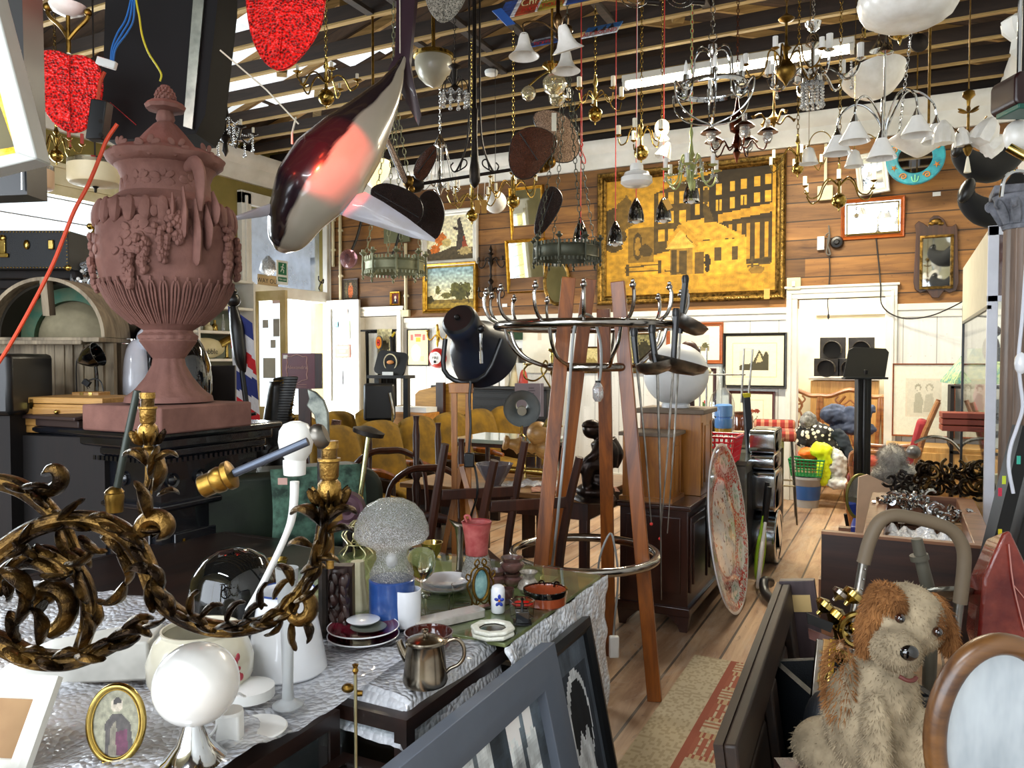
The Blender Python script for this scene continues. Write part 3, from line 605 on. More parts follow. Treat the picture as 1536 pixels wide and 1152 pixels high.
h=hit(1236,216,1,YB-.03).z-t.loc.z;t.add('trunking',MB().b2((-.014,-.01,0),(.014,.02,h)),m_cream);t.add('socket_box',MB().box((0,-.01,0),(.15,.05,.15)),m_cream,bev=.005)
for i,(x,y)in enumerate(((1405,291),(757,458))):
 t=Th('paper_label',('small white label stuck on the planks under turquoise mirror','tiny white label stuck on planks left of coat stand')[i],'label',x,y,loc=hit(x,y,1,YB-.004),rz=0);t.add('paper',MB().box((0,0,0),(.07,.002,.04)),m_plastic_w)
m_pink=mat('pink_glass','#c9949a',.05,trans=.85,ior=1.3)
for i,(x,y,r)in enumerate(((532,390,14.5),(590,403,14))):
 t=wallthing('glass_globe',('pink glass globe on the planks beside conduit','pink glass globe on the planks behind the ring chandelier')[i],'lamp',x,y);k=t.k
 t.add('globe',MB().ball((0,-r*k,0),(r*k,r*k*.7,r*k),20),m_pink);t.add('bulb',MB().ball((-.01,-r*k,0),(.035,.035,.06),10),m_plastic_w);t.add('bracket',MB().tube([(.03,-.1,.12),(.1,-.05,.35),(.2,-.02,.75)],.018,6,3),m_black)
t=wallthing('green_board','dark green board standing on the wall plate above ring chandelier','board',597,353);t.add('panel',MB().box((0,-.02,0),(.42,.03,.2)),mat('moss_green','#56583a',.7))
t=Th('black_curtain','black curtain hanging inside the left doorway','curtain',548,500,loc=hit(548,497,1,YB+.7),rz=0)
def curt(w,h,amp=.03,fq=9):return lambda u,v:V((w*u,amp*sin(u*fq*2*pi+v),-h*v))
t.add('cloth',MB().grid(curt(.55,1.6),60,4),mat('black_cloth','#0b0b0c',.9),sol=.004);t.add('rail',MB().tube([(-.1,0,.01),(1.2,0,.01)],.015,8),m_black)
t=Th('hanging_towel','pale grey towel hanging in the left doorway','towel',554,500,loc=hit(553,500,1,YB+.55),rz=0);t.add('cloth',MB().grid(curt(.16,.78,.006,2),12,4),mat('grey_towel','#bfc0bd',.9),sol=.006)
t=Th('sepia_poster','sepia street photograph hung in the left doorway','picture',578,540,loc=hit(577,521,1,YB+.6),rz=0);t.add('sheet',MB().paint((-.13,0,-.27),(.26,0,0),(0,0,.54),26,44,art('#d9cf9f',[('r',.08,.1,.92,.5,'#cfc69a'),('n',.5,.5,.35,.2,14,'#4a4430'),('r',.1,.6,.9,.92,'#8f8762'),('n',.5,.75,.35,.12,20,'#3c3726')],.2)),vcol('painted_art',.85),sol=.004,sharp=0)
t=Th('poppy_wreath','oval orange and red poppy wreath hung over the poster','wreath',569,512,loc=hit(569,514,1,YB+.5),rz=0);
t.add('rim',MB().prism(ell(.06,.105,28),-.01,.01),m_black);t.add('petals',MB().prism(ell(.05,.09,28),-.02,-.005),mat('orange_felt','#d98a20',.8));t.add('poppy',MB().prism(ell(.028,.05,16),-.03,-.01),mat('red_felt','#c22a1e',.8));t.add('centre',MB().ball((0,-.03,0),.012,8),m_black)
t=Th('yellow_lamp_arm','yellow and black hinged work lamp arm inside the doorway','lamp',590,510,loc=hit(588,560,1,YB+.3),rz=0);k=t.k
t.add('lower_arm',MB().tube([(0,0,0),(-.01,0,.5)],.02,8),m_black);t.add('upper_arm',MB().tube([(-.01,0,.5),(.05,0,.58)],.016,8),mat('yellow_paint','#c9b020',.4));t.add('joint',MB().ball((-.01,0,.5),.03,8),m_black);t.add('red_grip',MB().tube([(.03,-.02,.05),(.02,-.02,.3)],.025,8),mat('dark_red','#6d1c22',.5))
m_chrome=metal('chrome','#b9bcbf','#d9dcde',.08,6.,.0)
m_candle=mat('candle_tube','#ece6d0',.5)
m_opal=mat('opal_glass','#eceae4',.22,coat=.4)
m_frost=mat('frosted_glass','#dedad0',.35,col2='#f2f0ea',sc=9.,coat=.2)
m_crystal=mat('cut_crystal','#f4f6f6',.04,trans=.75,ior=1.5)
m_bulbon=glow('lit_bulb','#fff3cf',9.)
m_copper=metal('dark_copper','#2e1710','#6e3a26',.3,12.,.2)
def zc(p):return p.z
HANG=[]
def topz(t,z=ZC-.012):
 HANG.append((t.loc.x,t.loc.y));return z-t.loc.z
def chandelier(name,label,cx,z,ytop,stem,n,R,ycup,arm,mt,chainto=None,ph=0.,cup=4.,can=(1.6,13),cm=None,lit=(),cat='chandelier',arm_r=1.1,chn=True,ball=True,pend=False,sag=None,cn=10):
 """stem: [(r,y)] lathe in photo pixels; arm: [(fraction of R, y)] path; cups at ycup"""
 y0=stem[0][1];t=Th(name,label,cat,cx,y0,z);k=t.k;Z=lambda y:(y0-y)*k
 t.add('stem',MB().lathe([(r*k,Z(y))for r,y in stem],(0,0,0),16),mt)
 if chn:t.add('chain',MB().chain((0,0,0),(0,0,topz(t)),.035,.009,.0025),mt)
 for i in range(n):
  a=2*pi*i/n+ph;d=V((cos(a),sin(a),0))
  am=t.add('arm',MB().tube([d*(f*R*k)+V((0,0,Z(y)))for f,y in arm],arm_r*k,6,4).lathe([(.6*k,Z(ycup+3)),(cup*.5*k,Z(ycup+2)),(cup*k,Z(ycup)),(cup*.9*k,Z(ycup)),(1.2*k,Z(ycup+1))],d*(R*k),cn),mt)
  if can:t.add('candle_tube',MB().lathe([(can[0]*k,Z(ycup)),(can[0]*k,Z(ycup-can[1])),(.5*k,Z(ycup-can[1]))],d*(R*k),8),cm or m_candle,parent=am)
  if i in lit:t.add('bulb',MB().ball(d*(R*k)+V((0,0,Z(ycup-can[1]-4))),(2.4*k,2.4*k,4.5*k),8),m_bulbon,parent=am)
 return t
def S(y0,y1,ball=None,r=2.,body=5.):
 o=[(.6,y0),(r,y0+2),(r*.7,y0+5)];L=y1-y0
 o+=[(r*1.6,y0+L*.22),(r*.7,y0+L*.28),(r*1.3,y0+L*.45),(r*.8,y0+L*.5)]
 if ball:o+=[(r,y1-2*ball-1)]+[(max(.6,ball*sin(pi*i/8)),y1-ball-ball*cos(pi*i/8))for i in range(1,8)]+[(1.2,y1),(1.6,y1+2),(.3,y1+5)]
 else:o+=[(r*1.5,y1-6),(r,y1-2),(.3,y1)]
 return o
W=[(0.05,0),(.3,-8),(.5,-4),(.62,10),(.82,18),(.98,12),(1,0)]
def arm(y,s=1.):return[(f,y+q*s)for f,q in W]
chandelier('brass_chandelier','brass ball chandelier with red-lit cup beside the red heart shade',489,4.6,0,S(84,158,12.5,2.6),5,46,118,[(0,125),(.35,112),(.6,118),(.8,134),(1,126),(1,121)],m_brass,ph=2.6,cup=7,can=(2.4,9),arm_r=1.3)
chandelier('brass_chandelier','small brass ball chandelier left of the strip light',893,5.6,0,S(110,182,11,2.4),5,42,143,[(0,150),(.25,140),(.45,142),(.65,158),(.9,162),(1,150)],m_brass,ph=.25,cup=6,can=(3.4,16),arm_r=1.)
chandelier('brass_chandelier','brass ball chandelier hung on a long chain above the stepped white shade',962,5.2,0,S(178,240,11,2.2),5,34,201,[(0,208),(.3,192),(.5,196),(.65,212),(.9,216),(1,207)],m_brass,ph=.5,cup=5,can=(3.4,14),arm_r=1.1)
chandelier('brass_chandelier','tall brass chandelier with three bare candles beside the engraving frame',1197,5.,0,S(200,262,9,2.2),6,42,240,[(0,236),(.3,222),(.5,228),(.7,245),(.9,252),(1,244)],m_brass,ph=.3,cup=2.4,can=(2.4,12),cm=glow('glowing_candle','#f7ecc8',1.),arm_r=.9)
chandelier('brass_chandelier','lowest brass chandelier on the right, above the landscape-shaped mirror',1259,4.6,0,S(244,312,11,2.4),6,54,280,[(0,280),(.25,268),(.45,276),(.6,294),(.85,298),(1,286)],m_brass,ph=.12,cup=5,can=(3.,14),cm=MATS['glowing_candle'],arm_r=1.1)
chandelier('brass_chandelier','many-armed polished brass chandelier under the twin fan bar',708,6.2,0,S(262,332,9,2.),8,36,286,[(0,300),(.3,292),(.55,302),(.8,308),(1,296),(1,290)],m_brass,ph=.1,cup=3.6,can=(2.,12),arm_r=1.)
chandelier('brass_chandelier','brass chandelier with a pear-shaped drop beside the upper gilt mirror',770,6.,0,S(258,312,10,2.),6,38,268,[(0,285),(.3,272),(.5,276),(.7,292),(.9,290),(1,274)],m_brass,ph=.45,cup=3.6,can=(2.2,10),arm_r=.9)
chandelier('brass_chandelier','brass chandelier with red candle tubes at the top left by the shop window',84,4.6,0,S(186,243,10,2.6),6,34,212,[(0,222),(.3,206),(.5,208),(.7,222),(.9,226),(1,216)],m_brass,ph=.5,cup=5,can=(2.6,16),cm=mat('red_candle','#b3332a',.5),arm_r=.9)
chandelier('brass_chandelier','small pale brass chandelier high over the copper lanterns',1162,6.2,0,[(1,60),(1.2,150),(2.5,158),(1.4,164),(3,170),(8,176),(7,180),(2,186),(.5,192)],4,34,175,[(0,180),(.3,184),(.6,172),(.85,174),(1,179)],m_obrass,ph=.2,cup=3.,can=None,arm_r=1.6,chn=False)
chandelier('brass_chandelier','brass chandelier with a wide dish in front of the strip light',1180,4.4,0,[(1,10),(1.6,20),(12,28),(11,30),(2,34),(2.,60),(3,68),(8,72),(3,76),(3,84),(5,88),(14,100),(15,107),(12,114),(4,122),(1,128)],5,58,90,[(0,100),(.25,76),(.42,74),(.5,96),(.7,112),(.9,108),(1,96)],m_obrass,ph=.35,cup=6,can=(4.,16),cm=m_opal,arm_r=1.3)
def crystals(t,R,y,n,drop=6,y0=None,size=1.6,garl=True,seed=1):
 k=t.k;Z=lambda q:((y0 if y0 is not None else t.py)-q)*k;rnd=RR(seed)
 mb=MB()
 for i in range(n):
  a=2*pi*i/n+.1
  for j in range(drop):mb.ball((R*k*cos(a),R*k*sin(a),Z(y+3+j*size*2.1)),size*k*(1 if j<drop-1 else 1.7),6)
 if garl:
  for i in range(n):
   a=2*pi*i/n+.1;b=2*pi*(i+1)/n+.1
   for j in range(1,9):
    f=j/9;q=V((cos(a),sin(a),0))*(1-f)+V((cos(b),sin(b),0))*f;mb.ball(q*(R*k)+V((0,0,Z(y+14*4*f*(1-f)*.6))),size*.8*k,5)
 return t.add('crystal_drops',mb,m_crystal)
t=chandelier('crystal_chandelier','dark framed crystal chandelier left of the shark with beaded swags',337,4.9,0,[(1,120),(4,135),(2,150),(5,168),(7,176),(2,184),(3,200),(9,206),(3,214),(5,226),(.5,234)],6,40,196,[(0,205),(.3,190),(.6,206),(.85,212),(1,200)],m_iron,ph=.4,cup=8,can=(2.,10),arm_r=1.3);crystals(t,40,198,6,7,size=1.8);crystals(t,20,178,6,8,size=1.5,seed=2)
for p in t.parts:pass
t=chandelier('crystal_chandelier','white and green painted crystal chandelier in front of the engraving',1037,5.0,0,[(1,190),(3,200),(1.5,210),(4,228),(6,232),(1.5,238),(3,252),(1.5,262),(5,272),(3,280),(.5,286)],6,40,254,[(0,276),(.15,250),(.3,232),(.42,246),(.5,268),(.7,278),(.9,274),(1,262)],mat('celadon_paint','#a9ad74',.4,.3,'#8f9a5c'),ph=.15,cup=7,can=(3.4,15),cm=m_opal,arm_r=1.3);crystals(t,40,258,6,4,size=1.6);crystals(t,18,240,6,4,size=1.6)
t=chandelier('crystal_chandelier','clear glass arm chandelier with a dense crystal basket by the strip light',1220,4.6,0,[(.8,30),(12,34),(9,42),(3,48),(9,56),(11,66),(3,72),(3,100),(4,108),(14,116),(15,124),(6,130),(1,134)],6,66,100,[(0,120),(.2,112),(.35,106),(.5,112),(.7,126),(.9,120),(1,106)],m_chrome,ph=.5,cup=8,can=(5.,22),cm=m_opal,arm_r=2.2);crystals(t,15,122,12,8,size=2.2);crystals(t,62,108,6,5,size=2,garl=False)
t=chandelier('crystal_chandelier','slim clear crystal chandelier behind the rattan fan blade',660,6.6,0,[(.6,200),(7,212),(9,218),(2,222),(1.4,250),(4,262),(2,270),(6,282),(1,292)],5,32,278,[(0,288),(.4,276),(.7,284),(1,282)],m_chrome,ph=.6,cup=4,can=(2.,12),cm=m_opal,arm_r=.8)
mb=MB();k=t.k
for i in range(10):a=2*pi*i/10;mb.tube([(9*k*cos(a),9*k*sin(a),(200-216)*k),(20*k*cos(a),20*k*sin(a),(200-270)*k)],.5*k,5)
t.add('glass_strands',mb,m_crystal)
t=Th('crystal_pendant','dark pendant light dressed in black and clear crystals near ceiling','pendant light',682,96,5.2);k=t.k
t.add('crown',MB().lathe([(4*k,0),(10*k,-4*k),(4*k,-8*k),(2*k,-30*k),(12*k,-38*k),(3*k,-44*k)],(0,0,0),14),m_iron);t.add('chain',MB().chain((0,0,0),(0,0,topz(t))),m_iron)
for i in range(5):
 a=2*pi*i/5+.3;t.add('arm',MB().tube([V((cos(a)*r*k,sin(a)*r*k,-y*k))for r,y in((2,34),(10,22),(18,26),(22,42),(20,50))],.9*k,6,4),m_iron)
t.py=96;crystals(t,20,136,10,5,size=2.,y0=96)
def gothic(name,label,cx,cy,z,R,h,mt,chains=True,ph=0.):
 t=Th(name,label,'chandelier',cx,cy,z);k=t.k;R*=k;h*=k
 t.add('hoop',MB().lathe([(R,-h/2),(R*1.03,-h/2+.01),(R*1.0,-h*.3),(R*1.0,h*.3),(R*1.03,h/2-.01),(R*1.0,h/2),(R*.97,h/2),(R*.97,-h/2)],(0,0,0),40,closed=True),mt)
 mb=MB()
 for i in range(48):a=2*pi*i/48;mb.box((R*cos(a),R*sin(a),h/2+.008),(.012,.012,.025),rot=(0,0,a));mb.box((R*1.02*cos(a),R*1.02*sin(a),-h/2-.008),(.01,.01,.02),rot=(0,0,a))
 t.add('cresting',mb,mt)
 for i in range(8):
  a=2*pi*i/8+ph;c=V((R*1.06*cos(a),R*1.06*sin(a),0));q=k
  t.add('candle_bracket',MB().lathe([(.5*q,-h/2-12*q),(2.2*q,-h/2-9*q),(1*q,-h/2-6*q),(2.6*q,-h/2-3*q),(1.6*q,-h/2),(2*q,0),(1.4*q,h/2),(1.4*q,h/2+6*q),(5.5*q,h/2+10*q),(5*q,h/2+11*q),(2.4*q,h/2+11*q),(2.2*q,h/2+15*q),(.5*q,h/2+15*q)],c,10),mt)
 if chains:
  mb=MB();top=topz(t)
  for i in range(4):a=pi/2*i+.4;mb.chain((R*cos(a),R*sin(a),h/2),(0,0,min(1.25,top)),.05,.012,.003)
  if top>1.25:mb.chain((0,0,1.25),(0,0,top),.05,.012,.003)
  t.add('chain',mb,mt)
 return t
gothic('ring_chandelier','pale green painted gothic ring chandelier with candle cups, below shark fin',592,400,5.6,44,18,mat('celadon_metal','#8f9070',.5,.3,'#6c6e50'),ph=.2)
gothic('ring_chandelier','grey green gothic ring chandelier hanging behind the coat stand',850,380,5.2,48,20,mat('verdigris_metal','#525444',.5,.4,'#3a3c30'),ph=.5)
m_bronze=metal('bronze','#3a2a1a','#7a6040',.3)
t=Th('three_light_pendant','bronze ceiling light with three alabaster bell shades','pendant light',837,30,4.2);k=t.k
t.add('stem',MB().lathe([(3*k,topz(t)),(3*k,10*k),(8*k,0),(6*k,-8*k),(3*k,-12*k),(3*k,-22*k),(5*k,-25*k),(1*k,-28*k)],(0,0,0),14),m_bronze)
for x,y,d,tl,ry in((786,84,-.05,0,-.02),(852,75,-.3,-.28,.3),(849,106,.25,0,0)):
 c=t.p(x,y,d);top=c+V((0,0,34*k))
 a=t.add('arm',MB().tube([V((0,0,-20*k)),(V((0,0,-20*k))+top)/2+V((0,0,16*k)),top+V((0,0,14*k)),top],1.3*k,8,5).lathe([(3*k,0),(6*k,-3*k),(7*k,-8*k),(6*k,-10*k)],top,12),m_bronze)
 R=RO(tl,4,'Y')@RO(ry,4,'X')
 t.add('bell_shade',MB().shell([(6*k,32*k),(8*k,26*k),(10*k,16*k),(15*k,6*k),(23*k,-1*k)],.004,c,28,R),m_frost,parent=a)
t=Th('glass_globe_light','brass ceiling light with three swirled clear glass globes','pendant light',828,98,4.7);k=t.k
t.add('gallery',MB().lathe([(2*k,topz(t)),(2*k,4*k),(14*k,2*k),(15*k,-2*k),(8*k,-6*k),(3*k,-12*k)],(0,0,0),18),m_brass)
for x,y,r,d in((832,126,17,-.1),(793,140,11,0),(836,146,13,.1)):
 c=t.p(x,y,d);t.add('globe_shade',MB().lathe([(r*k*max(.35,sin(pi*(.1+.9*i/12))),r*k*cos(pi*(.1+.9*i/12)))for i in range(13)],c,20,wob=lambda a,f:1+.06*sin(8*a+6*f)),mat('amber_crystal','#e6dcb0',.06,trans=.8,ior=1.4));t.add('arm',MB().tube([V((0,0,-6*k)),(c+V((0,0,-2*k)))/2+V((0,0,6*k)),c+V((0,0,r*k))],1.6*k,6,3),m_brass)
t=Th('dome_light','ribbed frosted glass dome light with a brass rim right of shark tail','ceiling light',650,84,5.6);k=t.k
t.add('rim',MB().lathe([(3*k,topz(t)),(3*k,8*k),(22*k,6*k),(30*k,2*k),(30*k,-3*k),(27*k,-4*k)],(0,0,0),32),m_brass)
t.add('glass_dome',MB().lathe([(27*k,-3*k),(28*k,-10*k),(27*k,-20*k),(22*k,-32*k),(12*k,-42*k),(3*k,-46*k),(.1*k,-48*k)],(0,0,0),64,wob=lambda a,f:1+.02*sin(32*a)*(1-f)),mat('ribbed_dome_glass','#a7a392',.3,coat=.3))
t=Th('glass_bowl_light','lit yellow glass bowl light behind the shark','ceiling light',560,240,5.8);k=t.k
t.add('canopy',MB().lathe([(2*k,topz(t)),(2*k,6*k),(18*k,2*k),(24*k,-2*k)],(0,0,0),24),m_obrass)
t.add('glass_bowl',MB().lathe([(25*k,-2*k),(26*k,-8*k),(22*k,-22*k),(12*k,-34*k),(4*k,-40*k),(.5*k,-42*k)],(0,0,0),32),mat('warm_bowl','#e8dfb0',.3,emit=1.1,ecol='#ffe9a8'));bulb(t.loc+V((-.12,-.12,-.12)),14)
t=Th('oval_light','pale oval glass shade behind the hanging black box','ceiling light',325,75,3.9);k=t.k
t.add('shade',MB().lathe([(2*k,topz(t)),(2*k,40*k)]+[(max(.5,24*sin(pi*i/14))*k,38*cos(pi*i/14)*k)for i in range(1,15)],(-10*k,0,0),24),mat('grey_glass','#8b8884',.35,coat=.3))
for i,(cx,cy,z,w,lab,c)in enumerate(((143,262,4.2,38,'cream drum ceiling light with chrome rim, glowing orange on one side','#d9c9a2'),(45,268,4.3,32,'red tinted drum light half hidden by the tilted white frame','#cfae90'))):
 t=Th('drum_light',lab,'ceiling light',cx,cy,z);k=t.k
 t.add('chrome_rim',MB().lathe([(w*k,20*k),(w*k,13*k),(w*.95*k,13*k),(w*.95*k,20*k)],(0,0,0),40,closed=True),m_chrome)
 t.add('shade',MB().lathe([(w*.3*k,20*k),(w*k,18*k),(w*1.0*k,-10*k),(w*.93*k,-14*k),(w*.4*k,-17*k),(1*k,-17.5*k)],(0,0,0),40),mat('drum_fabric%d'%i,c,.5))
 t.add('finial',MB().lathe([(2*k,-17*k),(5*k,-18*k),(2*k,-21*k),(2*k,-26*k),(.5*k,-27*k)],(0,0,0),12),m_iron);t.add('rod',MB().tube([(0,0,20*k),(0,0,topz(t))],1.4*k,8),m_iron)
t=Th('cage_chandelier','large chrome cage chandelier with six bulb tubes in front of the strip light','chandelier',1069,75,4.3);k=t.k;Z=lambda y:(75-y)*k
t.add('hub',MB().lathe([(2*k,Z(66)),(7*k,Z(68)),(7*k,Z(80)),(5*k,Z(84)),(2*k,Z(88))],(0,0,0),16),m_chrome)
t.add('hook_ring',MB().tube([V((6*k*cos(a),0,Z(56)+6*k*sin(a)))for a in[i*pi/8 for i in range(16)]],.8*k,6,cyc=True),m_chrome)
t.add('chain',MB().chain((0,0,Z(50)),(0,0,topz(t)),.045,.012,.003),m_chrome)
t.add('ring_band',MB().lathe([(52*k,Z(128)),(53*k,Z(131)),(52*k,Z(136)),(50*k,Z(132))],(0,0,0),48,closed=True),m_chrome)
for i in range(6):
 a=2*pi*i/6+.35;d=V((cos(a),sin(a),0))
 rb=t.add('rib',MB().tube([d*(r*k)+V((0,0,Z(y)))for r,y in((4,76),(20,72),(30,86),(32,110),(36,132),(50,140),(64,128),(63,150),(50,168),(28,180),(3,186))],1.4*k,7,5),m_chrome)
 t.add('bulb_tube',MB().lathe([(4.5*k,Z(136)),(4.8*k,Z(134)),(4.8*k,Z(118)),(1*k,Z(118))],d*(46*k),12),m_chrome,parent=rb)
 t.add('bulb',MB().lathe([(2*k,Z(118)),(3.6*k,Z(112)),(3*k,Z(104)),(.3*k,Z(96))],d*(46*k),10),m_opal,parent=rb)
t.add('finial',MB().ball((0,0,Z(188)),3.4*k,10),m_chrome)
for cx,lab in((1020,'chrome hoop fitting at the top edge over the cage chandelier'),(952,'chrome wire hoop fitting at the top edge left of the cage chandelier')):
 t=Th('hoop_fitting',lab,'ceiling light',cx,-8,4.);k=t.k
 for r in(22,15):t.add('hoop',MB().tube([V((r*k*cos(a),r*.3*k*sin(a),r*k*sin(a)))for a in[i*pi/12 for i in range(24)]],.8*k,6,cyc=True),m_chrome)
 t.add('holder',MB().tube([(r*k,0,-10*k),(r*k+22*k,0,-12*k)],4*k,10),m_iron);t.add('hanger',MB().tube([(0,0,15*k),(0,0,topz(t))],.8*k,6),m_iron)
t=chandelier('lantern_chandelier','dark copper chandelier with hooded lantern shades, right of crystal one',1106,5.4,0,[(.6,140),(4,165),(9,175),(12,186),(10,196),(3,200),(6,212),(8,216),(3,222),(6,228),(3,236),(.5,244)],5,44,206,[(0,212),(.3,222),(.5,212),(.7,224),(.9,226),(1,214)],m_copper,ph=.9,cup=6,can=None,arm_r=1.2)
k=t.k
for i in range(5):
 a=2*pi*i/5+.9;c=V((44*k*cos(a),44*k*sin(a),(140-206)*k))
 am=t.add('lantern_hood',MB().lathe([(15*k,3*k),(14*k,5*k),(6*k,11*k),(3*k,12*k)],c,18),m_copper);t.add('lantern_glass',MB().lathe([(4*k,-12*k),(7*k,-6*k),(7*k,2*k),(4*k,8*k),(3.5*k,22*k)],c,12),m_crystal,parent=am);t.add('bulb',MB().ball(c+V((0,0,-1*k)),(3*k,3*k,5*k),8),m_opal,parent=am)
t=Th('stepped_pendant','white opal schoolhouse shade with stepped shoulders','pendant light',955,246,5.);k=t.k
t.add('opal_shade',MB().lathe([(9*k,0),(10*k,-4*k),(10*k,-10*k),(18*k,-13*k),(20*k,-18*k),(23*k,-20*k),(24*k,-28*k),(18*k,-33*k),(10*k,-34*k),(.5*k,-34.5*k)],(0,0,0),32),m_opal);t.add('flex',MB().tube([(0,0,0),(0,0,topz(t))],.5*k,5),m_white)
m_redc=mat('red_flex','#b3261c',.6);m_gloss=mat('gloss_black','#050506',.06,coat=1.)
t0=None;labs=['gloss black pendant with chrome lip, leftmost, behind the coat stand','gloss black pendant with chrome lip beside the engraving left edge, low','gloss black pendant with chrome lip directly beneath the stepped white shade','gloss black pendant with a manila tag, right of the others','gloss black pendant with chrome lip under the green crystal chandelier']
PEN=[(871,362,5.6),(923,366,5.4),(954,332,5.3),(995,331,5.3),(1037,302,5.3)]
for i,(x,y,z)in enumerate(PEN):
 t=Th('black_pendant',labs[i],'pendant light',x,y,z,group='black pendants on red cords');k=t.k
 if not t0:
  pr=[(10.5,0),(11.5,2),(11.3,8),(9,18),(5,27),(2,32),(1,33)]
  m1=MB().shell([(r*k,h*k)for r,h in pr[1:]],.003,(0,0,0),24);m2=MB().lathe([(11.5*k,2.2*k),(11.8*k,-.5*k),(10.8*k,-.8*k),(10.6*k,2*k)],(0,0,0),24,closed=True);m3=MB().tube([(0,0,32*k),(0,0,2.2)],.0035,6)
  a=t.add('shade',m1,m_gloss);b=t.add('chrome_lip',m2,m_chrome);c=t.add('cord',m3,m_redc);d=t.add('bulb',MB().ball((0,0,2*k),6*k,10),m_opal);t0=t;src=[a,b,c,d]
 else:
  for s in src:o=s.copy();C.objects.link(o);o.parent=t.e
 h=topz(t)/2.2
 for o in t.e.children if False else[]:pass
 if i==3:t.add('manila_tag',MB().box((4*k,-12*k,22*k),(9*k,.002,16*k),rot=(0,-.5,0)),MATS['manila_card'])
t=Th('knotted_rope','knotted red cord hanging beside the pale rattan blade','cord',871,300,5.5);k=t.k
t.add('cord',MB().tube([(0,0,-60*k),(0,0,60*k),(2*k,0,80*k),(0,0,topz(t))],.6*k,5),m_redc);t.add('bow',MB().tube([V((x*k,0,z*k))for x,z in((0,88),(3,82),(-3,74),(1,60),(6,54),(7,60),(2,72),(-1,82),(3,90))],.9*k,5,4),m_redc)
t=Th('five_arm_light','chrome five-arm ceiling light with white conical glass shades','ceiling light',1326,205,4.1);k=t.k
t.add('stem',MB().lathe([(1.2*k,topz(t)),(1.2*k,140*k),(10*k,128*k),(12*k,124*k),(1.5*k,122*k),(1.5*k,25*k),(5*k,5*k),(4*k,-5*k),(1*k,-14*k)],(0,0,0),16),m_chrome)
for x,y,d,w in((1256,231,.05,21),(1282,213,-.25,21),(1322,238,-.35,20),(1375,203,-.2,22),(1404,213,.12,21)):
 c=t.p(x,y,d);tip=c+V((0,0,38*k));b=V((0,0,0));mid=(b+tip)/2;top=max(tip.z,b.z)+34*k
 am=t.add('arm',MB().tube([V((0,0,-4*k)),b.lerp(tip,.12)+V((0,0,22*k)),V((b.lerp(tip,.38).x,b.lerp(tip,.38).y,top-5*k)),V((b.lerp(tip,.66).x,b.lerp(tip,.66).y,top)),V((b.lerp(tip,.92).x,b.lerp(tip,.92).y,top-12*k)),tip+V((0,0,6*k)),tip],1.7*k,8,6),m_chrome)
 t.add('shade_cap',MB().lathe([(7*k,-11*k),(5*k,-7*k),(2*k,0),(1.6*k,1*k)],tip,16),m_chrome,parent=am)
 t.add('cone_shade',MB().shell([(7*k,-11*k),(w*k,-38*k)],.003,tip,28),m_opal,parent=am)
t=Th('petal_bowl_light','large white frosted glass bowl light shaped like overlapping leaves','ceiling light',1362,12,3.6);k=t.k
t.add('petal_bowl',MB().lathe([(66*k,26*k),(70*k,14*k),(66*k,0),(58*k,-14*k),(40*k,-24*k),(10*k,-22*k),(1*k,-20*k)],(0,0,0),72,wob=lambda a,f:1+.05*abs(sin(4.5*a))-.03*abs(sin(22*a))*(1-f)),m_frost)
t.add('hanger',MB().tube([(0,0,10*k),(0,0,topz(t))],1.5*k,8),m_chrome)
t=Th('alabaster_dish_light','pale alabaster dish light tilted behind the chrome arc lamp','ceiling light',1313,120,4.9);k=t.k
R=RO(-.12,4,'Y')@RO(-.32,4,'X')
t.add('dish',MB().lathe([(44*k,10*k),(46*k,9*k),(40*k,-4*k),(26*k,-18*k),(8*k,-26*k),(1*k,-27*k)],(0,0,0),40,R),m_frost)
t.add('chain',MB().chain((30*k,0,8*k),(0,0,topz(t))).chain((-30*k,0,8*k),(0,0,topz(t))),m_obrass)
t=Th('brass_ball_light','brass ball fitting beneath the white petal bowl','ceiling light',1350,46,4.3);k=t.k
t.add('ball',MB().ball((0,0,0),(16*k,16*k,13*k),20).lathe([(2*k,-12*k),(3*k,-15*k),(.5*k,-22*k)],(0,0,0),10),m_brass);t.add('arm',MB().tube([(0,0,10*k),(-20*k,0,14*k),(-50*k,0,4*k),(-52*k,0,-10*k)],1.5*k,6,4).tube([(0,0,10*k),(0,0,topz(t))],1*k,6),m_brass)
t=Th('cone_spot','small chrome cone spot above the chrome arc lamp','ceiling light',1318,60,4.4);k=t.k
t.add('cone',MB().shell([(2*k,2*k),(4*k,-3*k),(13*k,-16*k)],.003,(0,0,0),20),m_chrome);t.add('flex',MB().tube([(0,0,0),(0,0,topz(t))],.8*k,6),m_chrome)
t=Th('brass_pole','pair of thin brass rods hanging right of the alabaster dish','rod',1393,185,5.);k=t.k
t.add('rod',MB().tube([(0,0,0),(0,0,topz(t))],2*k,8),m_obrass);t.add('thin_rod',MB().tube([(-18*k,0,45*k),(-18*k,0,topz(t))],1*k,6),m_obrass);t.add('rosette',MB().lathe([(.5*k,-2*k),(13*k,0),(14*k,4*k),(6*k,7*k),(.5*k,8*k)],(-18*k,0,118*k),20,RO(pi/2,4,'X')),m_iron)
t=Th('tulip_light','brass hanging light with frosted leaf shades and cream tassel','pendant light',1453,150,4.2);k=t.k
t.add('stem',MB().lathe([(1*k,topz(t)),(1*k,16*k),(8*k,12*k),(9*k,6*k),(3*k,0),(2*k,-10*k),(2*k,-50*k),(4*k,-60*k),(2*k,-64*k),(7*k,-72*k),(4*k,-80*k),(1*k,-84*k)],(0,0,0),16),m_obrass)
for i in range(6):
 a=2*pi*i/6;t.add('leaf',MB().ball((9*k*cos(a),9*k*sin(a),-16*k),(8*k,3*k,2*k),8,rot=(0,-.4,a)),m_obrass)
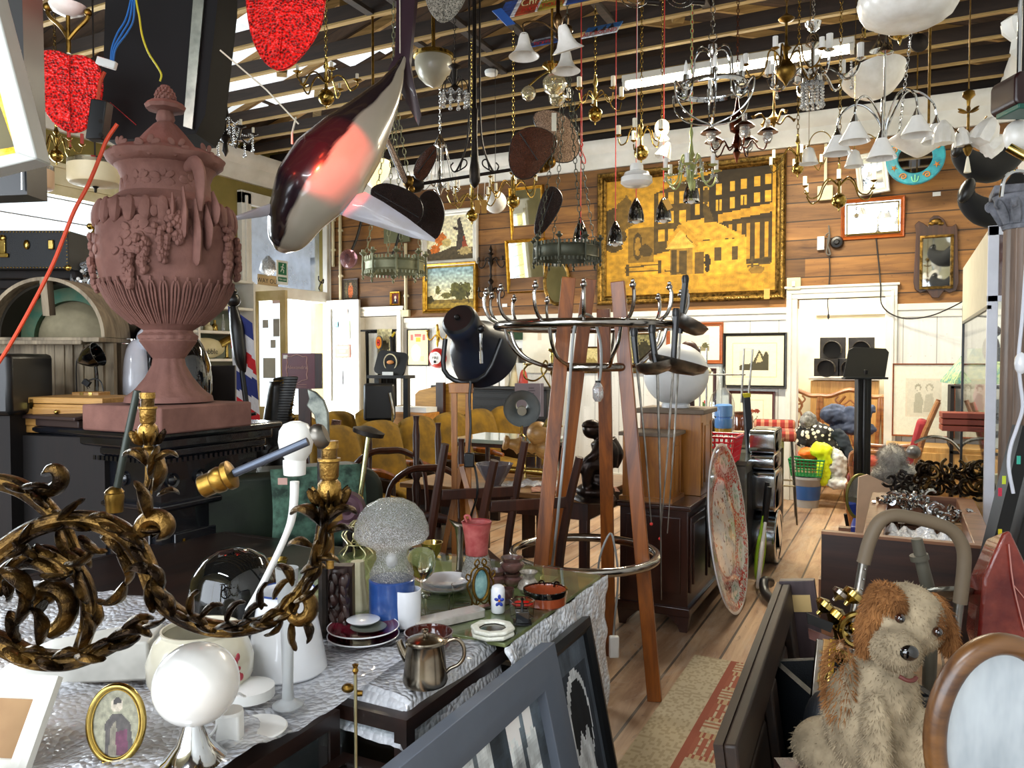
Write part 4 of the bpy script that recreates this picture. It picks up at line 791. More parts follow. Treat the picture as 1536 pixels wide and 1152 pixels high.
for x,y,r,rt in((1480,196,18,(0,.5,0)),(1443,205,11,(0,-.15,0)),(1415,198,14,(0,0,0)),(1494,215,14,(0,.9,0))):
 c=t.p(x,y,-.05 if r>12 else 0);am=t.add('arm',MB().tube([V((0,0,-62*k)),(c+V((0,0,-62*k)))/2+V((0,0,10*k)),c+V((0,0,r*1.2*k))],1*k,6,4),m_obrass)
 t.add('leaf_shade',MB().lathe([(3*k,r*1.2*k),(r*.7*k,r*.6*k),(r*k,-r*.3*k),(r*.95*k,-r*1.2*k)],c,32,RO(rt[1],4,'Y'),wob=lambda a,f:1+.12*f*sin(8*a)),m_frost,parent=am,sol=.003)
t.add('tassel',MB().lathe([(1*k,-84*k),(2*k,-88*k),(5*k,-108*k),(.5*k,-108*k)],(0,0,0),10),m_candle)
t=Th('folded_glass_light','frosted square glass shade with pointed corners, below chrome arc lamp','shade',1378,212,4.7);k=t.k
t.add('shade',MB().grid(lambda u,v:V(((u-.5)*86*k,(v-.5)*50*k,(-28*(1-abs(2*u-1)**1.4)*(1-abs(2*v-1)**2)+4)*k)),18,12),m_frost,sol=.004);t.add('chain',MB().chain((-30*k,0,4*k),(0,0,topz(t))),m_chrome)
for x,y,z,lab in((1213,246,4.9,'white bell shade on a brass loop between brass chandeliers'),(1281,250,4.7,'small white bell shade hung right of the brass loop shade')):
 t=Th('bell_shade_light',lab,'pendant light',x,y,z);k=t.k
 t.add('bell_shade',MB().shell([(4*k,24*k),(7*k,22*k),(10*k,12*k),(14*k,0)],.003,(0,0,0),24),m_opal)
 t.add('loop_arm',MB().tube([V((q*k,0,w*k))for q,w in((0,24),(2,36),(10,46),(22,48),(32,40),(36,24))],.8*k,6,5).tube([(0,0,24*k),(0,0,topz(t))],.4*k,5),m_brass)
t=Th('white_globe','plain white glass globe behind the brass chandeliers','globe light',743,303,6.8);k=t.k;t.add('globe',MB().ball((0,0,0),17*k,20),m_opal);t.add('flex',MB().tube([(0,0,0),(0,0,topz(t))],.5*k,5),m_cord)
for i,x in enumerate((716,726)):
 t=Th('manila_tag',('manila price tag hanging from the many-armed chandelier, darker one','pale manila price tag beside the white glass globe')[i],'tag',x,310,5.9);k=t.k;t.add('card',MB().box((0,0,0),(8*k,.002,20*k)),MATS['manila_card']);t.add('string',MB().tube([(0,0,10*k),(1*k,.05,40*k)],.3*k,4),m_white)
t=Th('globe_bulb_light','lit round glass shade on a brass chain by the strip light','pendant light',993,192,5.3);k=t.k
t.add('glass_shade',MB().ball((0,0,0),(11*k,11*k,13*k),18).lathe([(6*k,-10*k),(11*k,-17*k)],(0,0,0),18),mat('lit_shade','#fff2cc',.3,emit=3.,ecol='#ffe2a0'));t.add('chain',MB().chain((0,0,12*k),(0,0,topz(t))),m_brass);t.add('flower_shade',MB().shell([(3*k,-20*k),(8*k,-30*k),(13*k,-44*k)],.003,(18*k,0,-4*k),20,RO(.4,4,'Y'),wob=lambda a,f:1+.08*sin(8*a)),m_frost)
bulb(t.loc+V((0,-.12,-.1)),10)
tb=hit(1100,113,1,6.85);t=Th('strip_light','bright twin fluorescent strip light fixed under the ceiling joists','strip light',1100,113,loc=(tb.x,6.77,3.955),rz=0)
t.add('batten',MB().box((0,0,.05),(1.9,.1,.06)),m_white,bev=.005)
for s in(-1,1):t.add('tube',MB().tube([(-.92,s*.03,-.005),(.92,s*.03,-.005)],.019,10),glow('tube_glow','#fff6dc',34.))
for s in(-1,1):t.add('end_cap',MB().box((s*.93,0,0),(.03,.1,.06)),m_white)
l=area('strip_lamp',(tb.x,6.85,3.88),(0,0,0),1.8,.1,165,(1,.9,.7));
t=Th('smoke_detector','white round smoke detector on a joist','smoke detector',737,110,loc=hit(737,106,2,ZC-.018),rz=0);t.add('housing',MB().lathe([(.055,0),(.06,-.01),(.055,-.035),(.03,-.045),(.001,-.045)],(0,0,0),20),m_plastic_w)
def weave(name,c1,c2,rough=.5,sc=170.,metallic=0.,em=0.):
 if name in MATS:return MATS[name]
 t=NT(name);v=t.co();a=t.n.new('ShaderNodeTexVoronoi');a.inputs['Scale'].default_value=sc;t.l.new(v,a.inputs[0]);n=t.noise(v,30.,4.)
 f=t.math('ADD',t.math('MULTIPLY',a.outputs['Distance'],.9),t.math('MULTIPLY_ADD',n,.5,-.25));t.set(t.b.inputs['Base Color'],t.ramp(f,[(.12,c1),(.6,c2)]));t.bump(f,.9,.01)
 MATS[name]=t.fin(rough,metallic);return MATS[name]
m_wr=weave('red_lit_cane','#220101','#e0140f',.4,95.);m_wb=weave('brown_woven_cane','#2b140b','#5f3019',.5);m_wl=weave('pale_woven_cane','#4a2b1c','#c4a488',.35);m_ws=weave('silver_woven_wire','#121210','#a9a596',.35,150.);m_wd=weave('dark_woven_cane','#0c0605','#2b1510',.6)  # red lamp light is also put into the hearts' cane colour
def blade(t,pts,m,mr,rib=None,dz=0.,th=.008,tilt=0.,name='blade'):
 q=[t.p(x,y,dz+tilt*(x-t.px)*t.k)for x,y in pts];q=catmull([V(a)for a in q],3,True);n=len(q);c=sum(q,V((0,0,0)))/n
 mb=MB();nv=V((0,th,0));vs=[];fs=[]
 rings=(1.,.6,.25)
 for s in(-1,1):
  for f in rings:
   for a in q:vs.append(c+(a-c)*f+nv*s+V((0,-.02*(1-f),0)))
 for sidx in(0,1):
  o=sidx*3*n
  for r in range(2):
   for i in range(n):
    j=(i+1)%n;fs.append((o+r*n+i,o+r*n+j,o+(r+1)*n+j,o+(r+1)*n+i))
  fs.append(tuple(o+2*n+i for i in range(n)))
 for i in range(n):j=(i+1)%n;fs.append((i,j,3*n+j,3*n+i))
 b=t.add(name,mb.add(vs,fs),m);r=MB().tube(q,.9*t.k+.002,6,cyc=True)
 if rib:r.tube([t.p(x,y,dz+tilt*(x-t.px)*t.k-.02)for x,y in rib],.9*t.k+.001,6)
 t.add('cane_rim',r,mr,parent=b);return b
t=Th('woven_heart','large bright red-lit woven heart-shaped shade at the top','shade',430,20,3.3)
blade(t,[(376,-50),(370,-10),(376,45),(392,85),(410,102),(427,104),(447,90),(469,62),(483,32),(487,-5),(480,-50),(455,-75),(430,-60),(400,-75)],m_wr,m_wr,[(434,-50),(430,0),(417,90)]);t.add('hanger',MB().tube([t.p(430,-60),V((0,0,topz(t)))],.006,6),m_iron)
t=Th('woven_heart','dim red-lit woven heart-shaped shade on the left, under a brass bracket','shade',103,80,3.4);k=t.k
blade(t,[(103,84),(88,78),(68,77),(53,86),(47,104),(51,128),(62,154),(80,182),(98,195),(115,198),(132,190),(146,168),(153,140),(152,112),(142,94),(122,84)],m_wr,m_wr,[(103,84),(105,192)],tilt=.25)
mb=MB();
for pts in([(0,0),(0,-20),(-12,-40),(-28,-55),(-32,-70)],[(0,-20),(12,-34),(28,-50),(30,-62)],[(0,0),(0,-60),(0,-200)]):mb.tube([V((x*k,0,-y*k))for x,y in pts],3.2*k,8,4)
mb.ball((30*k,0,60*k),6*k,10).ball((-30*k,0,68*k),7*k,10);t.add('brass_bracket',mb,m_obrass)
t.add('glass_dish',MB().lathe([(26*k,0),(22*k,-8*k),(10*k,-14*k),(1*k,-15*k)],(0,0,70*k),20),m_frost)
t=Th('woven_heart','silver wire woven heart-shaped shade cut off by the top edge','shade',668,0,4.)
blade(t,[(640,-20),(640,0),(648,20),(662,33),(676,28),(690,12),(699,-8),(698,-30),(668,-45)],m_ws,m_ws,[(668,-30),(663,30)]);t.add('hanger',MB().tube([t.p(668,-40),V((0,0,topz(t)))],.006,6),m_iron)
t=Th('twin_head_fan','antique twin-headed ceiling fan with woven cane blades on a long iron bar','ceiling fan',712,262,5.3);k=t.k
t.add('column',MB().lathe([(3*k,topz(t)),(3*k,100*k),(5*k,96*k),(4*k,60*k),(6*k,20*k),(8*k,6*k),(8*k,-10*k),(5*k,-16*k),(1*k,-20*k)],(0,0,0),16),m_iron)
for s in(-1,1):
 t.add('side_bracket',MB().tube([V((s*x*k,0,y*k))for x,y in((8,topz(t)/k),(8,120),(10,60),(16,30),(26,8),(30,4))],1.5*k,6,3),m_iron);t.add('bracket_scroll',MB().tube([V((s*x*k,0,y*k))for x,y in((22,8),(18,22),(12,20),(14,12),(30,4),(36,12),(32,18))],1.1*k,6,4),m_iron)
LH=t.p(624,277,.05);RH=t.p(815,247,.1)
t.add('cross_bar',MB().tube([LH,RH],2.6*k,10),m_iron)
for c,s,lab in((LH,-1,1),(RH,1,0)):
 m=t.add('motor',MB().lathe([(4*k,-16*k),(12*k,-14*k),(13*k,-4*k),(11*k,6*k),(5*k,12*k)],c,16,RO(pi/2,4,'Y')),m_iron if lab else m_obrass)
 t.add('gear_housing',MB().ball(c+V((s*10*k,-.04,2*k)),(9*k,8*k,10*k),12).ball(c+V((-4*k,-.1,-12*k)),(5*k,4*k,6*k),10),m_obrass,parent=m)
m_rim=mat('cane_edge','#120b08',.4)
blade(t,[(557,290),(562,280),(580,276),(605,283),(628,298),(634,318),(626,334),(608,335),(583,326),(562,312)],m_wd,m_rim,[(562,288),(628,326)],dz=-.2)
blade(t,[(632,294),(648,287),(660,298),(666,320),(661,345),(652,358),(636,350),(616,334)],m_wd,m_rim,None,dz=0.)
blade(t,[(621,262),(626,242),(638,227),(650,219),(655,230),(649,248),(634,270)],m_wb,m_rim,[(626,260),(652,225)],dz=-.1)
blade(t,[(572,194),(578,197),(596,235),(610,268),(605,273),(590,240)],m_wl,m_rim,None,dz=-.15)
blade(t,[(800,176),(815,166),(838,169),(855,182),(866,205),(868,226),(857,241),(838,243),(822,234),(812,205)],m_wl,m_rim,None,dz=.1)  # paler cane tone than the brown and dark blades
blade(t,[(768,210),(782,196),(800,191),(820,196),(834,209),(831,226),(820,240),(808,256),(796,266),(782,268),(770,260),(764,240)],m_wb,m_rim,[(780,200),(806,240)],dz=-.1)
blade(t,[(836,284),(843,300),(832,325),(813,349),(804,352),(803,335),(812,300),(823,282)],m_wd,m_rim,[(830,288),(808,348)],dz=-.05)
t.add('swinging_tag',MB().box(t.p(831,183,-.2),(7*k,.002,26*k)),m_candle)
t=Th('shark_model','model shark hung nose down on wires, white belly and dark back, fins spread','model shark',505,240,3.8);k=t.k
cl=[(606,86,.42,5),(598,104,.36,9),(583,135,.27,21),(558,172,.17,36),(526,214,.06,52),(494,252,-.02,60),(466,287,-.06,55),(446,320,-.06,42),(434,346,-.03,34),(426,362,.0,25),(421,373,.02,12)]
pts=[t.p(x,y,d)for x,y,d,r in cl];rs=[r*k for*_,r in cl]
mb=MB();P_=catmull(pts,10);
def rad(i):
 q=i/10;a=int(q);f=q-a;return rs[a]*(1-f)+rs[min(a+1,len(rs)-1)]*f
bd=V((-.9,-.12,.42)).normalized();n=120;vs=[];fs=[];cols={}
for i,p in enumerate(P_):
 tn=(P_[min(i+1,len(P_)-1)]-P_[max(i-1,0)]).normalized();u=(bd-tn*bd.dot(tn)).normalized();w=tn.cross(u)
 for j in range(n):
  a=2*pi*j/n;vs.append(p+(u*cos(a)*1.0+w*sin(a)*.92)*rad(i))
for i in range(len(P_)-1):
 for j in range(n):
  kk=(j+1)%n;c=cos(2*pi*(j+.5)/n);e=-.02+.05*sin(i*.21)+.04*sin(i*.55)
  mb.col={0:0};fs.append((i*n+j,i*n+kk,(i+1)*n+kk,(i+1)*n+j))
mb.vc=[]
for i in range(len(P_)):
 for j in range(n):c=cos(2*pi*j/n)-(-.02+.05*sin(i*.21)+.03*sin(i*.55));f=max(0,min(1,c/.07+.5));mb.vc.append([x*f+y*(1-f)for x,y in zip(lin('#21161f'),lin('#b3ac9c'))])
fs.append(tuple(range(n)));mb.add(vs,fs);t.add('body',mb,vcol('shark_skin',.22,.5,.25,9.),sharp=60)
def fin(name,pl,d0,th,m,dd=None):
 q=[t.p(x,y,d0+(dd[i]if dd else 0))for i,(x,y)in enumerate(pl)];c=sum(q,V((0,0,0)))/len(q);n=len(q);nv=V((0,th,0));vs=[a+(c-a)*0 for a in q]
 vs=[a for a in q]+[c+(a-c)*.6-nv for a in q]+[c+(a-c)*.6+nv for a in q]
 fs=[(i,(i+1)%n,n+(i+1)%n,n+i)for i in range(n)]+[((i+1)%n,i,2*n+i,2*n+(i+1)%n)for i in range(n)]+[tuple(n+i for i in range(n)),tuple(2*n+n-1-i for i in range(n))]
 return t.add(name,MB().add(vs,fs),m,sharp=50)
m_fin=mat('pale_fin','#b3b6c2',.35,col2='#a39f9b',sc=5.,coat=.3);m_dfin=mat('dark_fin','#33202a',.35,coat=.3)
fin('pectoral_fin',[(548,288),(575,303),(610,326),(653,359),(652,363),(620,357),(570,341),(520,326),(498,316),(520,296)],-.05,.012,m_fin)
fin('pectoral_fin',[(446,288),(420,300),(385,312),(350,325),(331,333),(350,331),(390,326),(430,318),(446,312)],-.12,.012,m_fin)
fin('tail_fin',[(596,-60),(632,-70),(627,0),(621,60),(617,98),(623,135),(632,172),(628,189),(616,166),(604,142),(590,122),(582,104),(592,84),(594,30)],.42,.02,m_dfin)
fin('pelvic_fin',[(560,196),(562,215),(556,220),(545,222),(550,205)],.1,.008,m_fin)
mb=MB();a=t.p(600,80,.4);mb.tube([a,V((a.x,a.y,topz(t)))],.003,5);b=t.p(448,186,.0);mb.tube([b,t.p(400,135,-.1),t.p(330,75,-.2)],.004,5);mb.tube([t.p(444,176),t.p(438,200),t.p(438,216)],.005,5);t.add('hanging_wire',mb,m_candle)
t=Th('black_box','tall black painted box hanging from the joists behind the urn','box',240,200,3.75)
t.add('casing',MB().prism([(t.p(x,y).x,t.p(x,y).z)for x,y in((181,-250),(345,-250),(336,0),(314,178),(300,205),(240,212),(170,214),(150,205),(165,100))],-.05,.2),mat('black_gloss_panel','#050506',.9))
t.add('metal_edge',MB().prism([(t.p(x,y).x,t.p(x,y).z)for x,y in((308,-250),(322,-250),(318,0),(297,200),(284,196),(302,0))],-.07,-.05),metal('brushed_steel_strip','#83877f','#b7b8ac',.35))
t.add('wire_bracket',MB().tube([t.p(*q,-.12)for q in((155,215),(166,154),(205,188))],.004,6),m_chrome)
t=Th('wiring','loose blue and yellow wires dangling in front of black box','wires',200,100,2.8)
m_blue=mat('blue_wire','#1c66b0',.5);m_yel=mat('yellow_wire','#c2b71e',.5)
for i in range(3):t.add('blue_wire',MB().tube([t.p(x+i*3,y)for x,y in((205-i*2,-60),(196,0),(188+i*3,30),(176+i*4,50),(168,72),(166-i,92))],.0035,6,4),m_blue)
t.add('yellow_wire',MB().tube([t.p(*q)for q in((195,-60),(205,5),(209,25),(213,52),(222,78),(236,100),(242,112),(240,122))],.0035,6,4),m_yel)
t.add('connector_block',MB().box(t.p(160,95),(.07,.02,.028),rot=(0,.3,0)),m_plastic_w,bev=.003)
t=Th('socket_strip','black socket strip hanging by an orange red flex','extension socket',150,180,2.7);k=t.k
t.add('housing',MB().prism([(t.p(x,y).x,t.p(x,y).z)for x,y in((143,152),(167,155),(158,212),(134,211))],-.03,.02),m_black,bev=.004)
for y in(165,182,202):t.add('socket',MB().lathe([(3.5*k,0),(3.5*k,-.006)],t.p(151,y,-.03),12,mx),m_iron)
m_orf=mat('orange_flex','#c23c14',.5)
t.add('flex',MB().tube([t.p(*q)for q in((157,108),(150,125),(147,150))],.006,8,4),m_orf)
t=Th('orange_cable','long orange red cable sagging down the left side to the floor','cable',120,300,2.2)
t.add('cable',MB().tube([t.p(*q)for q in((176,186),(160,210),(150,235),(132,278),(112,315),(96,355),(80,395),(55,445),(25,500),(2,538),(-40,600))],.0055,8,4),m_orf)
t=Th('hanging_picture','large white painted picture frame hung at a tilt in the top left corner','picture frame',20,150,1.9)
def qb(a,b,w,d=0.,th=.05):return MB().bar(t.p(*a,d),t.p(*b,d),w,th,up=(0,1,0))
m_gw=mat('grey_white_frame','#aeb0aa',.5)
t.add('stile',MB().prism([(t.p(x,y).x,t.p(x,y).z)for x,y in((-60,-160),(-34,-160),(65,242),(35,246))],-.03,.03),m_gw,bev=.004)
t.add('rail',MB().prism([(t.p(x,y).x,t.p(x,y).z)for x,y in((66,243),(38,233),(-140,268),(-140,292))],-.035,.03),m_gw,bev=.004)
t.add('slip',MB().prism([(t.p(x,y).x,t.p(x,y).z)for x,y in((-80,-100),(-66,-100),(37,232),(-140,262),(-140,252),(26,222))],-.015,.02),m_gold)
t.add('backing_board',MB().prism([(t.p(x,y).x,t.p(x,y).z)for x,y in((-200,-160),(-76,-160),(40,240),(-160,270))],.0,.012),mat('old_canvas','#5d563a',.8))
t=Th('black_signboard','tall narrow black board hanging behind the tilted white frame','panel',20,290,2.3)
t.add('board',MB().prism([(t.p(x,y).x,t.p(x,y).z)for x,y in((-60,-820),(40,-820),(47,294),(-60,298))],-.02,.08),m_black);t.add('edge_strip',MB().tube([t.p(30,-300,-.03),t.p(33,285,-.03)],.003,6),m_chrome)
def board(name,label,tl,tr,bl,fn,nx,nz,txt):
 a=hit(tl[0],tl[1],2,ZC+.03)+V((0,0,0));b=hit(tr[0],tr[1],2,ZC+.03);c=hit(bl[0],bl[1],2,ZC+.03)
 t=Th(name,label,'sign',0,0,loc=c,rz=0);ux=V((b.x-a.x,0,0));uz=V((0,a.y-c.y,.0));L=ux.length;H=uz.length
 t.e.location=c;T=TL((0,0,0))
 t.add('printed_sheet',MB().paint((0,0,0),ux,uz,nx,nz,fn),vcol('print',.4),sol=.006,sharp=0)
 for s,(x,y),sz,m in txt:t.text(s,(x*L,y*H,-.008),sz*abs(H),m,rot=(pi,0,0)if H<0 else(0,pi,0),name='printed_words');
 return t
m_ptxt=mat('red_print','#b3201c',.5);m_ptw=mat('gold_print','#cfc28a',.5)
def hboard(name,label,x0,y0,x1,y1,z,hpx,fn,nx,nz,txt,sk=-.2):
 t=Th(name,label,'sign',x0,y0,z,rz=0);a=t.loc;b=hit(x1,y1,1,a.y);L=b.x-a.x;h=hpx*t.k
 t.add('printed_sheet',MB().paint((0,0,0),(L,0,0),(0,.12,h),nx,nz,fn),vcol('print',.4),sol=.006,sharp=0)
 for s,(x,y),sz,m in txt:t.text(s,(x*L,-.012+.12*y,y*h),sz*h,m,name='printed_words',rot=(pi/2-.3,0,0))
 return t
hboard('printed_board','long printed board reading Christmas above the three bell shade light','printed board' and 745,30,885,2,4.6,38,art('#1d3a73',[('r',.0,.0,.16,1,'#274a8d'),('r',.14,.0,.2,1,'#d8d8d8'),('r',.2,0,.42,1,'#9a3c22'),('r',.42,0,.46,1,'#d8d8d8'),('r',.46,0,.72,1,'#8d7a2a'),('r',.72,0,.75,1,'#dedede')],.25,10),40,12,[('Christmas',(.48,.62),.5,m_ptw),('PARTY TICKETS',(.5,.18),.26,m_ptxt)])
hboard('printed_board','small blue printed board reading TICKETS, between bell shades',790,72,838,62,4.9,22,art('#2a4c84',[('r',0,0,1,.4,'#a7b6c6'),('n',.4,.35,.3,.1,30,'#16223c')],.2),24,12,[('TICKETS',(.5,.2),.4,m_ptxt)])
hboard('printed_board','blue winter scene board reading ALE BOUND, right of bell shades',872,58,925,42,4.9,26,art('#2f74b8',[('r',0,.5,1,1,'#d7dde0'),('p',[(.2,.6),(.3,.1),(.4,.6)],'#10131a'),('p',[(.45,.6),(.55,.05),(.62,.6)],'#10131a'),('p',[(.65,.55),(.72,.0),(.85,.5)],'#10131a')],.15),30,16,[('ALE BOUND',(.5,.2),.38,m_ptxt)])
t=Th('printed_board','small red and blue printed board near the silver heart shade','sign',752,15,4.4);k=t.k;t.add('sheet',MB().prism([(t.p(x,y).x,t.p(x,y).z)for x,y in((738,16),(752,12),(773,35),(760,38))],0,.01),mat('blue_print','#1f4f9a',.4))
sl=bpy.data.lights.new('red_spot','SPOT');sl.energy=50;sl.color=(1,.07,.03);sl.spot_size=.62;sl.spot_blend=.15;sl.shadow_soft_size=.02;so=bpy.data.objects.new('red_spot_lamp',sl);C.objects.link(so);so.location=at(455,95,3.0);so.rotation_euler=(at(490,240,3.7)-so.location).to_track_quat('-Z','Y').to_euler()
bulb(at(430,-10,3.0),1.2,(1,.07,.03),.04)
bulb(at(150,40,3.0),1.2,(1,.1,.06),.05)
m_terra=mat('terracotta','#6f4a41',.8,col2='#865d52',sc=7.,bump=.25,bsc=60.)
UZ=3.1
t=Th('terracotta_urn','huge lidded terracotta urn moulded with grapes, vine leaves and fluting','urn',254,600,UZ);k=t.k
def UR(l):return[(r*k,(600-y)*k)for r,y in l]
fl=lambda n,amp:(lambda a,f:1+amp*abs(sin(n*a/2)))
t.add('body',MB().lathe(UR([(22,538),(40,512),(34,496),(55,482),(74,462),(88,435),(95,400),(97,370),(95,348),(88,338),(94,328),(92,316),(76,308),(64,298),(61,275),(66,262),(72,256)]),(0,0,0),64),m_terra)
t.add('foot',MB().lathe(UR([(62,602),(60,594),(50,588),(44,582),(32,566),(23,548),(21,536)]),(0,0,0),72,wob=lambda a,f:1+.05*abs(sin(6*a))*(1 if f>.3 else.2)),m_terra)
t.add('collar',MB().lathe(UR([(20,540),(24,534),(24,524),(21,518),(28,513),(40,509),(41,504),(33,498),(32,492)]),(0,0,0),64,wob=lambda a,f:1+.03*sin(16*a)*(f>.4)),m_terra)
lid=t.add('lid',MB().lathe(UR([(70,258),(80,250),(82,243),(74,236),(54,230),(40,222),(28,206),(16,192),(11,188),(13,184),(12,178),(10,172),(26,170),(28,165),(24,160),(12,160)]),(0,0,0),48,wob=lambda a,f:1+.03*sin(9*a)*(f>.1)),m_terra)
fb=MB().lathe(UR([(10,162),(13,156),(13,150),(10,142),(5,136),(.3,133)]),(0,0,0),24)
rnd=RR(3)
for i in range(6):
 for j in range(12):a=2*pi*(j+.5*(i%2))/12;r=(12.5,13.6,13.4,12,9,5)[i];fb.ball((r*k*cos(a),r*k*sin(a),(600-158+i*4.4)*k),2.3*k,6)
t.add('pine_cone_finial',fb,m_terra,parent=lid)
g=MB()
for i in range(26):
 a=2*pi*i/26;g.ball((92*k*cos(a),92*k*sin(a),(600-331)*k),(8*k,9.6*k,20*k),8,rot=(0,-.14,a))
t.add('gadroon_band',g,m_terra)
lf=MB()
for i in range(36):
 a=2*pi*i/36
 def Q(r,y,da=0):return V((r*k*cos(a+da),r*k*sin(a+da),(600-y)*k))
 for da in(-.05,0,.05):lf.tube([Q(50,487,da*.9),Q(76,463,da),Q(89,440,da),Q(93.5,424+abs(da)*120,da*.4)],1.7*k,5,3)
t.add('leaf_band',lf,m_terra)
def grapes(mb,a0,y0,n,w,h,R,seed):
 r=RR(seed)
 for i in range(n):
  f=i/n;y=y0+h*f;a=a0+(r.random()-.5)*w*(1-f*.75);Rr=R(y)+2+4*r.random()*(1-f*.5);s=(4.3+r.random()*1.2)*k;mb.ball((Rr*k*cos(a),Rr*k*sin(a),(600-y)*k),s,6)
Rf=lambda y:97 if y<400 else 97-(y-400)**1.55*.02
def vine(mb,a0,y0,s,seed,R=96):
 r=RR(seed)
 for i in range(7):
  b=2*pi*i/7+r.random();da=cos(b)*s*.012;dy=sin(b)*s*.6;a=a0+da
  mb.ball((R*k*cos(a),R*k*sin(a),(600-y0+dy)*k),(2.2*k,s*.34*k,s*.5*k),7,rot=(b+pi/2,0,a))
front=-pi/2
gm=MB();
for i,(da,y,n,h,w)in enumerate(((-.12,398,34,42,.2),(.1,372,34,48,.2),(.35,355,36,50,.22),(.55,335,34,44,.22),(-1.15,395,34,46,.22),(-1.3,360,30,40,.2),(1.35,348,40,80,.16),(1.75,360,34,60,.2),(2.6,370,34,50,.2),(-2.2,370,34,50,.2))):grapes(gm,front+da,y,n,w,h,Rf,i)
t.add('grape_bunches',gm,m_terra)
vm=MB()
for i,(da,y,s,R)in enumerate(((0,362,16,97),(.25,345,16,97),(-.2,385,14,97),(.0,400,12,96),(-1.,375,16,97),(.7,352,13,96),(-.2,285,15,62),(.35,282,15,62),(-.7,290,14,62),(.1,240,14,76),(-.5,240,13,76),(.6,240,13,76),(1.2,240,13,76),(.95,285,14,62))):vine(vm,front+da,y,s,i+20,R)
t.add('vine_leaves',vm,m_terra)
for sx,a0 in((1,front+.85),(-1,front-2.3)):
 d=V((cos(a0),sin(a0),0));h=MB()
 P3=lambda r,y:d*(r*k)+V((0,0,(600-y)*k))
 h.tube([P3(62,262),P3(88,262),P3(102,280),P3(104,305),P3(98,330)],[9*k,11*k,12*k,10*k,8*k],10,4,flat=.6)
 for j,(da,y0,y1,w)in enumerate(((-.22,300,372,7),(-.06,315,408,8),(.1,320,385,7),(-.36,310,345,6),(.22,300,350,6))):
  dd=V((cos(a0+da),sin(a0+da),0));h.tube([dd*(98*k)+V((0,0,(600-y0)*k)),dd*(105*k)+V((0,0,(600-(y0+y1)/2)*k)),dd*(102*k)+V((0,0,(600-y1+8)*k)),dd*(100*k)+V((0,0,(600-y1)*k))],[w*.5*k,w*1.5*k,w*1.3*k,.8*k],8,4,flat=.4,up=tuple(dd))
 t.add('swag_handle',h,m_terra)
PL=t.loc.z
t2=Th('terracotta_plinth','square terracotta slab beneath the urn','plinth',254,604,loc=(t.loc.x,t.loc.y,PL-.006),rz=0)
t2 .add('slab',MB().lathe([(.01,0),(.24*1.41,0)],(0,0,0),4)if False else MB().box((0,0,-.055),(.44,.44,.1)),m_terra,bev=.008)
CT=PL-.112
cx0,cx1=-3.35,-2.5;cy0,cy1=2.02,2.62
m_ebon=mat('ebonised_wood','#0e0f13',.22,coat=.5,col2='#17181d',sc=9.)
m_inlay=mat('gilt_line','#8f6a1e',.3,.8)
t=Th('ebonised_cabinet','black ebonised cabinet with moulded cornice and gilt lined panels, carrying the urn','cabinet',0,0,loc=((cx0+cx1)/2,(cy0+cy1)/2,0),rz=0)
w,d=cx1-cx0,cy1-cy0;H=CT
t.add('carcass',MB().box((0,0,(H-.1)/2),(w-.1,d-.1,H-.1)),m_ebon)
t.add('cornice',MB().box((0,0,H-.015),(w+.06,d+.06,.03)).box((0,0,H-.05),(w+.0,d+.0,.045)).box((0,0,H-.09),(w-.04,d-.04,.04)).box((0,0,H-.3),(w-.04,d-.04,.03)),m_ebon,bev=.01)
dn=MB()
for i in range(22):dn.box((w/2-.018,-d/2+.03+i*(d-.06)/21,H-.118),(.012,.014,.018))
for i in range(32):dn.box((-w/2+.03+i*(w-.06)/31,-d/2+.018,H-.118),(.014,.012,.018))
t.add('dentils',dn,m_ebon)
for i in range(4):
 y=-d/2+.1+i*(d-.2)/3;t.add('roundel',MB().lathe([(.03,.0),(.03,.01),(.02,.006),(.012,.014),(.001,.016)],(w/2-.05,y,H-.2),16,RO(pi/2,4,'Y')),m_ebon)
for i in range(5):
 x=-w/2+.1+i*(w-.2)/4;t.add('roundel',MB().lathe([(.03,.0),(.03,.01),(.02,.006),(.012,.014),(.001,.016)],(x,-d/2+.05,H-.2),16,mx),m_ebon)
t.add('side_panel',MB().box((w/2-.045,0,(H-.32)/2),(.02,d-.2,H-.5)),m_ebon,bev=.004)
t.add('front_door',MB().box((0,-d/2+.045,(H-.32)/2),(w-.2,.02,H-.5)),m_ebon,bev=.004)
il=MB()
for a in(-1,1):il.box((w/2-.032,a*(d/2-.14),(H-.32)/2),(.004,.008,H-.55)).box((a*(w/2-.16),-d/2+.032,(H-.32)/2),(.008,.004,H-.55))
t.add('gilt_lines',il,m_inlay)
t.text('R',(-w/2+.06,-d/2-.004,H-.055),.035,m_candle,name='stamped_letter')
t=Th('writing_slope','dark brown sloping box lid lying on the black cabinet beside the urn','box',0,0,loc=(-3.12,2.16,CT),rz=0)
t.add('slope_body',MB().prism([(-.2,0),(.2,0),(.2,.03),(-.2,.03)],-.17,.17).add([(-.22,-.2,.03),(.22,-.2,.03),(.22,.16,.09),(-.22,.16,.09),(-.22,-.2,.045),(.22,-.2,.045),(.22,.16,.105),(-.22,.16,.105)],[(0,3,2,1),(4,5,6,7),(0,1,5,4),(1,2,6,5),(2,3,7,6),(3,0,4,7)]),mat('brown_leather','#2f1f1a',.55),bev=.004)
t=Th('dark_wardrobe','tall dark wardrobe at the left edge under the black trunk','wardrobe',30,405,4.9);k=t.k;H=t.loc.z
m_mah=wood('dark_mahogany','#060303','#150a07',2,1.,.75,0.)
